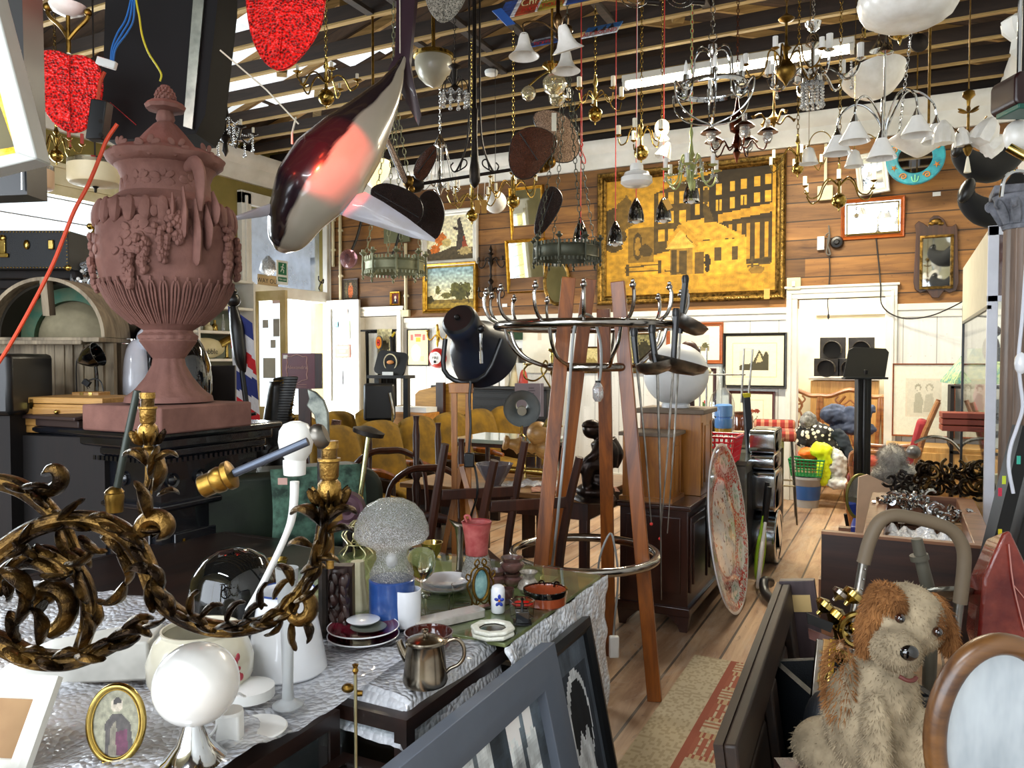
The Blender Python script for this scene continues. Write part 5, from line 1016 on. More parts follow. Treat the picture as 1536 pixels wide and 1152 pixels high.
t.add('carcass',MB().box((-.12,.3,-H/2-.05),(.78,.55,H-.1)),m_mah);t.add('cornice',MB().box((-.1,.3,-.03),(.95,.68,.06)).box((-.1,.3,-.09),(.88,.62,.06)),m_mah,bev=.01);t.add('door',MB().box((-.05,.01,-H/2-.1),(.6,.03,H-.5)),m_mah,bev=.01)
WT=t.loc
t=Th('steamer_trunk','black studded trunk with brass locks on top of the dark wardrobe','trunk',45,404,4.75);k=t.k
a=t.p(-30,404);b=t.p(92,404)
t.add('trunk_body',MB().box((-.02,.22,.12),(.5,.42,.235)),mat('black_leathercloth','#111519',.5,bump=.3,bsc=200.),bev=.006)
st=MB()
for i in range(26):
 for z in(.012,.228):st.ball((-.26+.5*i/25,.008,z),.005,6)
for i in range(10):
 for x in(-.262,.222):st.ball((x,.008,.02+i*.022),.004,6)
t.add('studs',st,m_brass)
t.add('centre_lock',MB().box((-.165,.005,.14),(.035,.02,.09)).ball((-.165,0,.19),(.022,.01,.02),8).box((-.165,0,.085),(.07,.012,.025)),m_brass,bev=.003);t.add('hasp',MB().ball((-.02,0,.15),(.018,.01,.03),10),m_brass);t.add('clasp',MB().box((.13,0,.15),(.035,.014,.06)),m_brass,bev=.006)
t.add('corner_cap',MB().ball((.225,.012,.01),.02,8),m_brass)
m_old=wood('grey_weathered_wood','#4a4034','#a2937a',2,.7,.8,0.)
m_green=mat('worn_green_paint','#2f5f4a',.7,col2='#5d6a4c',sc=10.)
t=Th('domed_cupboard','weathered dome-topped wooden niche with worn green paint, behind artist box','cupboard',92,640,3.7);k=t.k
bz=-t.loc.z;zc_=(640-507)*k;R=87*k
arc=lambda r,n=28:[(r*cos(pi*i/n),zc_+r*sin(pi*i/n))for i in range(n+1)]
def annul(ro,ri,y0,y1):
 A,B=arc(ro),arc(ri);mb=MB();n=len(A)
 vs=[V((x,y0,z))for x,z in A]+[V((x,y0,z))for x,z in B]+[V((x,y1,z))for x,z in A]+[V((x,y1,z))for x,z in B]
 fs=[]
 for i in range(n-1):fs+=[(i,i+1,n+i+1,n+i),(2*n+i+1,2*n+i,3*n+i,3*n+i+1),(i,2*n+i,2*n+i+1,i+1),(n+i+1,3*n+i+1,3*n+i,n+i)]
 return mb.add(vs,fs)
t.add('outer_arch',annul(R,R-5*k,-.12,.12),m_old)
t.add('arch_soffit',annul(R-5*k,R-9*k,-.05,.25),mat('dark_soffit','#2a2418',.8))
t.add('green_band',annul(R-7*k,58*k,.1,.14),m_green)
t.add('inner_dome',MB().ball((0,.16,zc_),(60*k,.1,60*k),32),mat('bare_plaster_wood','#8c8266',.8,col2='#6a6048',sc=5.,bump=.2))
t.add('centre_rib',MB().bar((0,-.1,zc_+R-4*k),(0,-.08,zc_+32*k),10*k,.05,up=(0,1,0)),m_old)
t.add('ledge',MB().box((0,-.02,zc_-4*k),(2*R,.3,7*k)).box((-8*k,-.16,zc_-8*k),(2*R-30*k,.05,6*k)),m_old,bev=.004)
cv=MB()
for i in range(14):x=-R+6*k+(2*R-12*k)*i/13;cv.box((x,-.03-.07*sin(pi*i/13),(zc_-8*k+bz)/2),((2*R-12*k)/13*1.02,.03,zc_-8*k-bz),rot=(0,0,.1*(i%3-1)))
t.add('staved_front',cv,m_old);t.add('back_box',MB().box((0,.15,(zc_-8*k+bz)/2),(2*R-.02,.2,zc_-8*k-bz)),m_old)
t=Th('black_speaker','black speaker box cut by the left edge beside domed cupboard','speaker',8,600,3.1);k=t.k
t.add('case',MB().box((-.1,.15,.06),(.24,.3,.25)),m_black,bev=.02);
t.add('stand',MB().box((-.1,.15,(-t.loc.z-.065)/2),(.2,.25,t.loc.z-.065)),m_mah)
t=Th('artist_box','pale wooden artist box with finger joints and small drawer handles','box',0,0,loc=at(88,650,3.2),rz=RAD(12));k=t.k
m_pine=wood('varnished_beech','#8a5f2a','#c99a56',0)
t.add('box_body',MB().box((0,.12,.075),(.4,.26,.09)),m_pine,bev=.003);t.add('lid',MB().box((0.02,.12,.135),(.42,.27,.025)),m_pine,bev=.003);t.add('drawer',MB().box((.03,-.014,.09),(.28,.014,.035)),m_pine,bev=.003);t.add('knob',MB().ball((.02,-.03,.09),.009,8),m_brass);t.add('base_drawer',MB().box((0,.12,.015),(.38,.25,.03)),m_pine,bev=.003)
fj=MB()
for i in range(6):fj.box((-.2,-.008,.04+i*.014),(.02,.014,.007))
t.add('finger_joints',fj,mat('dark_joint','#3d2814',.7));t.add('hinge',MB().box((-.12,-.012,.12),(.02,.006,.04)),m_brass)
t.add('low_stand',MB().box((0,.12,-t.loc.z/2-.005),(.5,.3,t.loc.z-.01)),m_mah)
t=Th('desk_lamp','gloss black desk lamp with dangling three-pin plug','lamp',146,600,3.5);k=t.k
t.add('base',MB().lathe([(.06,-.0),(.06,.012),(.01,.02)],(0,0,0),20),m_black);t.add('arm',MB().tube([(0,0,.01),(0,0,35*k),(-2*k,0,58*k)],2.4*k,8),m_gloss)
t.add('lamp_shade',MB().shell([(3*k,24*k),(9*k,18*k),(16*k,6*k),(19*k,-8*k)],.003,(-5*k,0,66*k),24,RO(-1.95,4,'Y')),m_gloss)
t.add('flex',MB().tube([V((x*k,0,z*k))for x,z in((-24,66),(-30,58),(-31,30),(-30,0))],.003,6,3),m_black);t.add('plug',MB().box((-12*k,-.02,26*k),(10*k,.02,8*k),rot=(0,.6,0)).tube([(-10*k,-.02,22*k),(-7*k,-.02,18*k)],.002,4).tube([(-13*k,-.02,21*k),(-10*k,-.02,17*k)],.002,4),m_black);t.add('plug_flex',MB().tube([V((x*k,-.02,z*k))for x,z in((-8,30),(2,32),(10,26),(14,8))],.003,6,4),m_black)
t.add('perch',MB().box((0,.05,-t.loc.z/2),(.1,.1,t.loc.z)),m_mah)
t=Th('chess_box','small wooden hinged box lying by the black desk lamp','box',137,592,3.45);k=t.k;t.add('case',MB().box((0,0,0),(40*k,.1,9*k)),m_pine,bev=.003);t.add('clasps',MB().box((-5*k,-.052,2*k),(5*k,.004,4*k)).box((8*k,-.052,2*k),(5*k,.004,4*k)),m_brass)
t=Th('reflector_lamp','round chrome reflector lamp standing on the wardrobe corner','lamp',137,445,4.9);k=t.k
R2=RO(pi/2,4,'X')@RO(.35,4,'Y')@RO(-.1,4,'X')
t.add('reflector',MB().lathe([(25*k,0),(24*k,-.01),(20*k,-.05),(10*k,-.08),(.5*k,-.09)],(0,0,26*k),28,R2,closed=True),m_chrome,sol=.003);t.add('rim',MB().lathe([(25*k,0),(28*k,0),(28*k,-.02),(25*k,-.02)],(0,0,26*k),28,R2,closed=True),m_black)
b=MB()
for i in range(8):a=2*pi*i/8;b.ball(R2@V((17*k*cos(a),17*k*sin(a),.0))+V((0,0,26*k)),3*k,8)
t.add('bulb_ring',b,m_opal);t.add('stem',MB().tube([(6*k,0,0),(6*k,0,-.05)],.02,8).box((0,.1,-.06),(.3,.3,.03)),m_iron)
t=Th('brass_lamp_stem','tall brass candlestick ornament standing in front of shop window','candlestick',142,400,5.2);k=t.k
t.add('stem',MB().lathe([(9*k,0),(2*k,3*k),(2*k,20*k),(5*k,24*k),(2*k,28*k),(2*k,46*k),(5*k,50*k),(2*k,54*k),(1.5*k,66*k),(4*k,69*k),(1*k,72*k)],(0,0,0),12),m_brass);t.add('flower_arms',MB().tube([V((x*k,0,z*k))for x,z in((-34,28),(-20,30),(0,30),(-6,40),(-8,52))],.8*k,6,3).ball((-10*k,0,31*k),4*k,8).ball((-6*k,0,60*k),5*k,8),m_brass)
t.add('tall_pedestal',MB().lathe([(10*k,0),(10*k,-.04),(6*k,-.1),(6*k,-t.loc.z+.1),(12*k,-t.loc.z)],(0,0,0),16),m_mah)
def on(px,py,h):return flr(px,py,h)
class OnT(Th):
 def __init__(s,name,label,cat,px,py,h=.82,group=None,rz=YAW):Th.__init__(s,name,label,cat,px,py,loc=on(px,py,h),rz=rz,group=group)
TH=.8
m_vit=wood('dark_vitrine_wood','#0c0604','#26130b',1,1.,.4,.2)
def vitrine(label,x0,x1,y0,y1,h,solid=False):
 t=Th('display_cabinet',label,'display cabinet',0,0,loc=((x0+x1)/2,(y0+y1)/2,0),rz=0);w,d=x1-x0,y1-y0
 for sx in(-1,1):
  for sy in(-1,1):t.add('post',MB().box((sx*(w/2-.015),sy*(d/2-.015),h/2),(.03,.03,h)),m_vit)
 mb=MB()
 for z in(h-.015,.45,.06):
  for sx in(-1,1):mb.box((sx*(w/2-.015),0,z),(.03,d-.06,.03))
  for sy in(-1,1):mb.box((0,sy*(d/2-.015),z),(w-.06,.03,.03))
 t.add('rails',mb,m_vit);t.add('shelf',MB().box((0,0,.44),(w-.06,d-.06,.01)).box((0,0,.03),(w-.06,d-.06,.05)),m_vit)
 g=MB()
 for sx in(-1,1):g.box((sx*(w/2-.006),0,h/2),(.004,d-.06,h-.06))
 for sy in(-1,1):g.box((0,sy*(d/2-.006),h/2),(w-.06,.004,h-.06))
 t.add('glass_side',g,m_pane);t.add('top_panel',MB().box((0,0,h-.004),(w-.06,d-.06,.006)),m_vit if solid else m_pane);return t
vitrine('long glass sided display cabinet under the left bubble wrap and globe lamp',-2.9,-1.02,.2,1.25,TH-.015,True)
vitrine('display cabinet under the green board of crockery',-2.6,-.87,1.27,2.36,TH-.015,True)
t=vitrine('low narrow glass topped display case in front of the metal teapot',-1.01,-.86,.35,1.25,.7)
def bubble(name='bubble_wrap',tint='#d9dce4'):
 if name in MATS:return MATS[name]
 t=NT(name);v=t.n.new('ShaderNodeTexVoronoi');v.inputs['Scale'].default_value=80.;t.l.new(t.co(),v.inputs['Vector'])
 h=t.math('SUBTRACT',1.,t.math('MULTIPLY',v.outputs['Distance'],1.5));n=t.noise(t.co(),9.,4.)
 t.set(t.b.inputs['Base Color'],t.ramp(n,[(.35,tint),(.65,'#f6f8fc')]));t.bump(h,1.,.006)
 MATS[name]=t.fin(.12,0.,Alpha=.62,Coat_Weight=.5);return MATS[name]
m_bub=bubble();m_bub2=bubble('white_bubble_wrap','#e4e8f0')
m_bub2 .node_tree.nodes['Principled BSDF'].inputs['Alpha'].default_value=.92
def wrap(x0,x1,y0,y1,h,amp,label,m,seed,nu=70,nv=60,fall=0.):
 t=Th('bubble_wrap_sheet',label,'bubble wrap',0,0,loc=((x0+x1)/2,(y0+y1)/2,h),rz=0);w,d=x1-x0,y1-y0
 def f(u,v):
  x=(u-.5)*w;y=(v-.5)*d;n=mnoise.noise(V((x*5+seed,y*5,seed)))+.5*mnoise.noise(V((x*13,y*11+seed,1.)))+.35*abs(mnoise.noise(V((x*30,y*22,seed))))
  z=max(.002,amp*(n*.8+.5));e=0
  if fall:
   if x>w/2-.05:e=(x-w/2+.05)*3.
   if y<-d/2+.05:e=max(e,(-d/2+.05-y)*fall)
  return V((x+.01*n,y+.01*n,z-e))
 t.add('sheet',MB().grid(f,nu,nv),m);return t
wrap(-2.5,-1.0,.35,1.5,TH,.035,'crumpled bubble wrap spread under globe lamp and oval frame',m_bub,2.)
wrap(-1.55,-.845,1.27,1.69,TH,.018,'sheet of bubble wrap under the metal teapot',m_bub,5.,60,40,1.5)
mb=MB();
t=Th('cardboard_sheet','brown cardboard under the bubble wrap','cardboard',0,0,loc=(-1.8,.75,TH-.012),rz=0);t.add('sheet',MB().box((0,0,.004),(1.3,.9,.004)),mat('cardboard','#8a6a48',.85,col2='#a07f58'))
t=Th('bubble_wrap_drape','thick white bubble wrap hanging over the right side of the table','bubble wrap',0,0,loc=(-.862,2.02,TH),rz=0)
def dr(u,v):
 y=(u-.5)*.72;L=.62*(1-.55*abs(u-.65)*(u<.65)*1.6);n=mnoise.noise(V((y*9,v*4,3)))+.5*mnoise.noise(V((y*25,v*12,1)))
 return V((.012+.05*v+.02*n+.04*v*sin(u*5),y+.02*n*v,-v*L+.004))
t.add('sheet',MB().grid(dr,60,50),m_bub2,sol=.004)
t=Th('painted_board','worn green painted board with glass sheet, carrying the crockery','board',0,0,loc=(-1.3,1.995,TH+.004),rz=0)
m_gb=mat('worn_green_board','#535d34',.45,col2='#8a945c',sc=5.,bump=.1,coat=.4)
t.add('board',MB().box((0,0,.006),(.9,.67,.012)),m_gb,bev=.003);t.add('inner_panel',MB().box((-.02,0,.0128),(.72,.5,.0012)),mat('lime_green_panel','#aab878',.4,col2='#8a965a',sc=7.));t.add('glass_sheet',MB().box((0,0,.0152),(.91,.68,.003)),m_pane)
BH=TH+.022
m_wp=mat('white_porcelain','#e6e8ec',.18,coat=.6);m_cg=mat('thin_clear_glass','#ffffff',.02,trans=1.,ior=1.15);m_silver=metal('tarnished_silver','#6f675c','#b3aba0',.22,7.);m_steel=metal('worn_steel','#77736c','#a8a49c',.28,9.)
def vessel(name,label,cat,px,py,prof,m,h=None,n=32,shell=.002,group=None,part='body'):
 t=OnT(name,label,cat,px,py,BH if h is None else h,group);k=t.k
 t.add(part,MB().shell([(r*k,z*k)for r,z in prof],shell,(0,0,0),n)if shell else MB().lathe([(r*k,z*k)for r,z in prof],(0,0,0),n),m);return t
t=OnT('mushroom_lamp','bubbled glass mushroom lamp on a blue glazed cylinder base','lamp',588,936,BH);k=t.k
m_seed=None
def seedglass():
 t=NT('seeded_glass');n=t.n;v=t.n.new('ShaderNodeTexVoronoi');v.inputs['Scale'].default_value=420.;t.l.new(t.co(),v.inputs['Vector'])
 f=t.math('LESS_THAN',v.outputs['Distance'],.3);t.set(t.b.inputs['Transmission Weight'],t.math('MULTIPLY_ADD',f,-.55,.85));t.set(t.b.inputs['Alpha'],t.math('MULTIPLY_ADD',f,.3,.6));t.set(t.b.inputs['Base Color'],(.93,.95,.96,1));t.bump(v.outputs['Distance'],.6,.006)
 return t.fin(.06,0.,IOR=1.2)
m_seed=seedglass()
t.add('blue_base',MB().lathe([(30*k,0),(34*k,2*k),(34*k,68*k),(31*k,70*k),(1*k,70*k)],(0,0,0),40),mat('blue_glaze','#1f3f7c',.3,col2='#35599b',sc=12.,coat=.6))
t.add('glass_stem',MB().lathe([(32*k,70*k),(33*k,78*k),(27*k,90*k),(22*k,100*k),(24*k,112*k),(34*k,120*k),(50*k,126*k),(56*k,134*k),(55*k,148*k),(48*k,166*k),(36*k,180*k),(20*k,188*k),(.5*k,190*k)],(0,0,0),48),m_seed);t.add('bulb',MB().ball((0,0,96*k),(9*k,9*k,12*k),12),m_opal)
vessel('white_beaker','plain white porcelain beaker in front of the blue lamp base','cup',611,941,[(12,0),(18,3),(20,12),(21,40),(21,58)],m_wp,shell=.003)
vessel('glass_dish','short clear glass dish right of the white beaker','glass',656,922,[(17,0),(19,2),(19,26),(20,28)],m_cg,shell=.002)
vessel('glass_tumbler','small clear tumbler beside the filigree clock','glass',694,903,[(13,0),(15,2),(16,24),(17,27)],m_cg,shell=.002)
t=vessel('brandy_glass','clear stemmed brandy glass leaning behind the mushroom lamp','glass',632,892,[(14,0),(13,1.5),(2,4),(2,18),(8,22),(19,34),(22,48),(20,62),(17,68)],m_cg,shell=0)
for i,(dz)in enumerate((0,)):
 t=OnT('white_plate','lower white plate of the pair behind the filigree clock','plate',668,886,BH,group='stacked white plates');k=t.k
 t.add('plate',MB().lathe([(18*k,0),(22*k,0),(30*k,5*k),(37*k,8*k),(38*k,9.5*k),(30*k,7*k),(20*k,3*k),(.5*k,3*k)],(0,0,0),40),m_wp)
 t2=dup(t,t.loc+V((.004,.004,9*k)),YAW+.3,'upper white plate of the pair, chipped, behind filigree clock')
t=OnT('silver_ewer','slim silver ewer with a flared spout left of the pink jug','ewer',690,862,BH);k=t.k
t.add('body',MB().lathe([(11*k,0),(12*k,2*k),(6*k,8*k),(4.5*k,30*k),(5*k,50*k),(7*k,66*k),(9*k,74*k)],(0,0,0),20),m_silver);t.add('spout',MB().add([V((x*k,y*k,z*k))for x,y,z in((-9,0,72),(9,0,72),(5,-7,73),(-4,-7,74),(-17,0,84),(4,0,77),(0,8,74))],[(0,3,4),(3,2,5,4),(2,1,5),(1,6,5),(6,0,4,5)]),m_silver,sol=.002);t.add('handle',MB().tube([V((x*k,0,z*k))for x,z in((4,66),(14,58),(12,30),(5,14))],1.5*k,6,5),m_silver)
t=OnT('wire_carafe','rounded clear glass carafe with a fine wire pattern under the pink jug','carafe',716,878,BH);k=t.k
t.add('glass',MB().shell([(18*k,0),(24*k,6*k),(25*k,16*k),(20*k,34*k),(17*k,46*k)],.002,(0,0,0),28),m_seed)
CZ=t.loc;
t=Th('pink_jug','pink red speckled enamel jug with side handle resting in the carafe','jug',714,830,loc=CZ+V((-.002,0,46*k+.0015)),rz=YAW)
t.add('body',MB().shell([(16*k,0),(17*k,2*k),(17*k,12*k),(19*k,30*k),(22*k,46*k),(22.5*k,49*k)],.002,(0,0,0),32),mat('pink_enamel','#9b3d3c',.4,col2='#b5605c',sc=30.,bump=.15));t.add('rim',MB().tube(ring(0,0,49*k,22*k),1.2*k,6,cyc=True),mat('pink_enamel_rim','#8a3234',.4));t.add('handle',MB().tube([V((x*k,y*k,z*k))for x,y,z in((-15,6,47),(-18,6,56),(-12,6,57),(-9,6,50))],1.8*k,6,4),MATS['pink_enamel'])
t=OnT('filigree_clock','ornate bronze filigree table frame with a turquoise oval','frame',721,914,BH,rz=YAW+.5);k=t.k
mb=MB();mb.tube([V((x,-.003,z+38*k))for x,z in ell(13*k,24*k,28)],2.2*k,8,cyc=True)
t.add('oval_rim',mb,m_obrass);t.add('turquoise_plaque',MB().ball((0,0,38*k),(12*k,2*k,22*k),20),mat('turquoise_enamel','#2c6a72',.2,col2='#a8c8c0',sc=14.,coat=.6))
fm=MB()
for s in(-1,1):
 fm.tube([V((s*x*k,0,z*k))for x,z in((4,66),(14,60),(17,48),(22,38),(18,26),(14,14),(17,4),(22,0))],1.6*k,6,5);fm.tube([V((s*x*k,0,z*k))for x,z in((16,52),(22,56),(24,50),(20,46))],1.2*k,6,4);fm.tube([V((s*x*k,0,z*k))for x,z in((4,62),(10,70),(5,76),(2,70),(6,67))],1.3*k,6,4);fm.tube([V((s*x*k,0,z*k))for x,z in((14,14),(8,8),(2,10),(0,16))],1.2*k,6,4)
t.add('filigree',fm,m_obrass);t.add('back_leg',MB().tube([(0,.005,50*k),(0,.03,0)],1.4*k,6),m_obrass)
m_plum=mat('plum_lustre_glaze','#3d2420',.18,col2='#6a4a44',sc=9.,coat=.7);m_speck=mat('speckled_grey_glaze','#5a5048',.3,col2='#a59c8e',sc=60.,coat=.5);m_tc=mat('terracotta_glaze','#8a4024',.15,coat=.8)
bp=[(10,0),(14,3),(18,10),(18,15),(14,18),(16,22),(17,25)]
vessel('lustre_bowl','plum lustre bowl at the left of the small bowls','bowl',742,880,[(r*.95,z)for r,z in bp],m_plum)
t=vessel('lustre_bowl','lower plum lustre bowl of the stacked pair','bowl',768,878,[(r*.92,z*.8)for r,z in bp],m_plum);CZ=t.loc;k=t.k
t=Th('lustre_bowl','upper plum lustre bowl stacked on another','bowl',768,858,loc=CZ+V((0,0,20.2*k)),rz=YAW);t.add('body',MB().shell([(r*1.*k,z*.9*k)for r,z in bp],.002,(0,0,0),32),m_plum)
vessel('speckled_vase','small speckled grey waisted vase behind the terracotta dish','vase',793,887,[(13,0),(17,6),(15,13),(9,20),(9,24),(14,30)],m_speck)
vessel('small_dark_cup','small dark brown cup right of the flowered candle','cup',762,897,[(8,0),(9,2),(9.5,15)],m_plum)
t=vessel('terracotta_dish','wide terracotta dish with a black glazed rim and two lug handles','dish',818,907,[(28,0),(31,3),(32,20),(33,24)],m_tc,shell=.003);k=t.k
t.add('black_rim',MB().lathe([(32.2*k,16*k),(33.2*k,18*k),(33.6*k,24.5*k),(31*k,24.8*k),(31*k,22*k)],(0,0,0),40,closed=True),m_gloss);t.add('lug_handle',MB().tube([V((x*k,31*k,z*k))for x,z in((-8,20),(-8,26),(-2,27),(0,21))],1.3*k,6,3),m_gloss);t.add('lug_handle',MB().tube([V((x*k,24*k,z*k))for x,z in((14,20),(16,27),(22,26),(20,20))],1.3*k,6,3),m_gloss)
t=OnT('glass_trinket_box','hexagonal glass trinket box with red lining','box',783,926,BH,rz=.4);k=t.k
t.add('glass_wall',MB().shell([(17*k,0),(19*k,26*k)],.0015,(0,0,0),6),m_cg,sharp=20);t.add('red_lining',MB().lathe([(17*k,20*k),(16*k,21*k),(.1*k,18*k)],(0,0,0),6),mat('red_glass_lining','#c3120e',.2));t.add('lead_edge',MB().tube(ring(0,0,26*k,19*k,6),.9*k,5,cyc=True).tube(ring(0,0,1*k,17.4*k,6),.9*k,5,cyc=True),m_silver)
t=OnT('black_cube_weight','little black cube weight in front of the trinket box','weight',783,932,BH,rz=.5);k=t.k;t.add('cube',MB().box((0,-.008,10*k),(20*k,20*k,18*k)),m_gloss,bev=.002);t.add('knob',MB().lathe([(2*k,18*k),(3*k,26*k),(1.5*k,32*k),(3*k,36*k),(.3*k,38*k)],(0,-.008,0),10),m_gloss);t.add('base_plate',MB().box((0,-.008,.5*k),(27*k,27*k,1.2*k)),m_gloss)
t=OnT('flowered_shaker','white china shaker with a blue flower','shaker',747,918,BH);k=t.k
t.add('body',MB().lathe([(9.5*k,0),(10.5*k,2*k),(10.5*k,34*k),(9*k,39*k),(5*k,41.5*k),(.3*k,42*k)],(0,0,0),28),m_wp)
fl_=MB()
for i in range(5):a=2*pi*i/5+.3;fl_.ball((2*k+5*k*cos(a)*.8,-10.2*k,20*k+6*k*sin(a)),(2.6*k,1*k,3.8*k),8,rot=(0,-a+pi/2,0))
t.add('blue_flower',fl_,mat('cobalt_blue','#223a9a',.3));t.add('flower_centre',MB().ball((2*k,-10.9*k,20*k),1.8*k,6),mat('orange_dot','#d07a20',.4))
for i,(py,lab)in enumerate(((958,'lower cracked white eight-sided ashtray frame'),(950,'upper cracked white eight-sided ashtray frame'))):
 t=OnT('octagonal_ashtray',lab,'frame',739,952,BH,rz=.2+.12*i);k=t.k;z0=i*7*k+.001
 t.add('ring_body',MB().lathe([(22*k,0+z0),(33*k,0+z0),(34*k,3*k+z0),(33*k,6*k+z0),(23*k,6*k+z0),(21*k,3*k+z0)],(0,0,0),8,closed=True),mat('cracked_white_glaze','#d6d6c4',.3,col2='#f0efe4',sc=50.,bump=.3),bev=.002,sharp=20)
 if i:t.add('mirror_insert',MB().lathe([(.1*k,2*k+z0),(21.5*k,2*k+z0)],(0,0,0),24,closed=True),mat('grey_mirror','#6d6a60',.15,.7))
t=OnT('marble_board','long marble serving slab with rounded end','slab',672,932,BH,rz=RAD(62));k=t.k
t.add('slab',MB().prism(rrect(.205,.055,.012),0,.018,RO(-pi/2,4,'X')@TL((0,-.018,0))),mat('veined_marble','#cfc9c2',.12,col2='#8d8378',sc=9.,lo=.5,hi=.8,coat=.4))
t=OnT('carving_knife','horn-handled carving knife lying beside the marble slab','knife',752,906,BH,rz=RAD(62));t.add('blade',MB().prism([(-.1,0),(.05,0),(.05,.006),(-.09,.006)],-.012,.012),m_steel);t.add('handle',MB().tube([(-.1,0,.006),(-.16,0,.008)],.009,8),mat('horn','#4c3320',.4))
vessel('treacle_bowl','brown treacle glazed bowl behind the metal teapot','bowl',643,975,[(22,0),(28,3),(35,14),(36,24),(37,28)],mat('treacle_glaze','#3a1610',.1,col2='#5d2418',coat=.9),h=TH+.014,shell=.003)
t=OnT('metal_teapot','squat tarnished steel teapot with knobbed lid, standing on bubble wrap','teapot',638,1026,TH+.014);k=t.k
m_pot=metal('teapot_metal','#6e665a','#a09684',.2,8.,.06)
t.add('body',MB().lathe([(28*k,0),(32*k,2*k),(34*k,8*k),(32*k,20*k),(30*k,45*k),(29*k,62*k),(30*k,64*k),(28*k,66*k)],(0,0,0),48),m_pot)
ld=t.add('lid',MB().lathe([(28*k,66*k),(27*k,68*k),(20*k,71*k),(8*k,73*k),(2*k,74*k)],(0,0,0),40),m_pot);t.add('knob',MB().lathe([(2*k,74*k),(2*k,77*k),(5*k,80*k),(5*k,83*k),(.2*k,84*k)],(0,0,0),20),m_pot,parent=ld)
t.add('spout',MB().tube([V((x*k,0,z*k))for x,z in((-26,38),(-34,50),(-40,66))],[8*k,6*k,5*k],12,4,flat=.8),m_pot);t.add('handle',MB().tube([V((x*k,0,z*k))for x,z in((28,60),(36,66),(48,68),(57,58),(58,42),(50,30),(38,24),(31,18))],3.*k,10,5),m_pot);t.add('hinge',MB().box((30*k,0,66*k),(8*k,6*k,6*k)),m_pot,bev=.001)
m_maroon=mat('maroon_glaze','#5e0f20',.15,coat=.8)
for i,(py,lab,dy)in enumerate(((968,'bottom plate of the maroon pile left of the teapot',0),(968,'top maroon plate of the pile left of the teapot',12))):
 t=OnT('maroon_plate',lab,'plate',545,962,TH+.016,group='maroon plates');k=t.k;z=dy*k
 t.add('plate',MB().lathe([(24*k,z),(28*k,z),(40*k,6*k+z),(52*k,10*k+z),(53*k,11.5*k+z),(40*k,8*k+z),(26*k,3.5*k+z),(.5*k,3.5*k+z)],(0,0,0),48),m_maroon);t.add('white_rim',MB().tube(ring(0,0,11*k+z,52.8*k,40),1*k,5,cyc=True),m_wp)
t=OnT('grey_saucer','little grey saucer under the blue plaque','saucer',550,962,TH+.016);k=t.k;z=17*k
t.add('saucer',MB().lathe([(14*k,z),(26*k,5*k+z),(27*k,6*k+z),(14*k,3*k+z),(.5*k,3*k+z)],(3*k,0,0),32),mat('grey_glaze','#6c7066',.25))
t=OnT('blue_plaque','small oval blue and white china plaque on top of the maroon plates','plate',545,956,TH+.016);k=t.k;z=22*k
t.add('plate',MB().lathe([(16*k,z),(24*k,4*k+z),(25*k,5.5*k+z),(24*k,6*k+z)],(0,0,0),36),m_wp);t.add('blue_picture',MB().lathe([(.3*k,5.2*k+z),(21*k,5.6*k+z),(22*k,5*k+z)],(0,0,0),32),mat('delft_blue','#2a49a0',.15,col2='#a9b9e0',sc=24.,coat=.7))
t=OnT('carved_figure','dark carved wooden relief figure behind the maroon plates','carving',510,946,TH+.012);k=t.k
mb=MB();rnd=RR(4)
mb.grid(lambda u,v:V(((u-.5)*40*k*(1-.25*v)+4*k*mnoise.noise(V((v*5,1,0))),-.03-.02*sin(pi*u)-.012*mnoise.noise(V((u*6,v*9,2))),v*100*k)),16,30)
for i in range(26):mb.ball(((rnd.random()-.5)*30*k,-.045-rnd.random()*.01,rnd.random()*92*k),(4*k+rnd.random()*4*k,.012,8*k+rnd.random()*6*k),7,rot=(0,rnd.random()-.5,0))
t.add('relief',mb,wood('old_carved_oak','#150a07','#3a201a',2));t.add('back_plank',MB().box((0,.0,50*k),(42*k,.035,100*k)),MATS['old_carved_oak'])
t=OnT('paper_lantern','cream fluted paper lamp shade behind the carved figure','shade',537,915,TH+.012);k=t.k;t.add('shade',MB().lathe([(17*k,0),(10*k,50*k),(9*k,74*k)],(0,0,0),36,wob=lambda a,f:1+.12*abs(sin(4.5*a))),mat('parchment','#b0a884',.6,col2='#d4cdb0'))
t=OnT('frosted_stem_vase','very tall slim frosted glass stem vase with a round foot','vase',432,1058,TH+.02);k=t.k
t.add('vase',MB().lathe([(23*k,0),(23*k,2*k),(14*k,6*k),(9*k,10*k),(8*k,30*k),(9*k,85*k),(10*k,120*k),(13*k,150*k),(17*k,208*k),(15*k,208*k),(10*k,150*k)],(0,0,0),28),mat('frosted_clear','#e9edee',.3,trans=.65,ior=1.3))
t=OnT('enamel_vase','big tapering white enamel vase with a fine blue rim','vase',430,1004,TH+.012);k=t.k
t.add('body',MB().shell([(58*k,0),(60*k,3*k),(57*k,20*k),(46*k,80*k),(40*k,112*k),(42*k,120*k)],.003,(0,0,0),40),m_wp);t.add('blue_rim',MB().tube(ring(0,0,120*k,42*k,36),1.6*k,6,cyc=True),mat('enamel_blue','#27407e',.3))
t=OnT('globe_table_lamp','round white glass globe lamp on a flared chrome base','lamp',291,1146,TH+.018);k=t.k
t.add('chrome_base',MB().lathe([(46*k,0),(50*k,2*k),(50*k,6*k),(40*k,14*k),(24*k,34*k),(16*k,56*k),(13*k,66*k),(1*k,66*k)],(0,0,0),40),m_chrome);t.add('globe_shade',MB().ball((5*k,0,122*k),(62*k,62*k,60*k),40),m_opal)
t=OnT('flowered_pot','cream china pot painted with red roses behind globe lamp','pot',302,1050,TH+.012);k=t.k
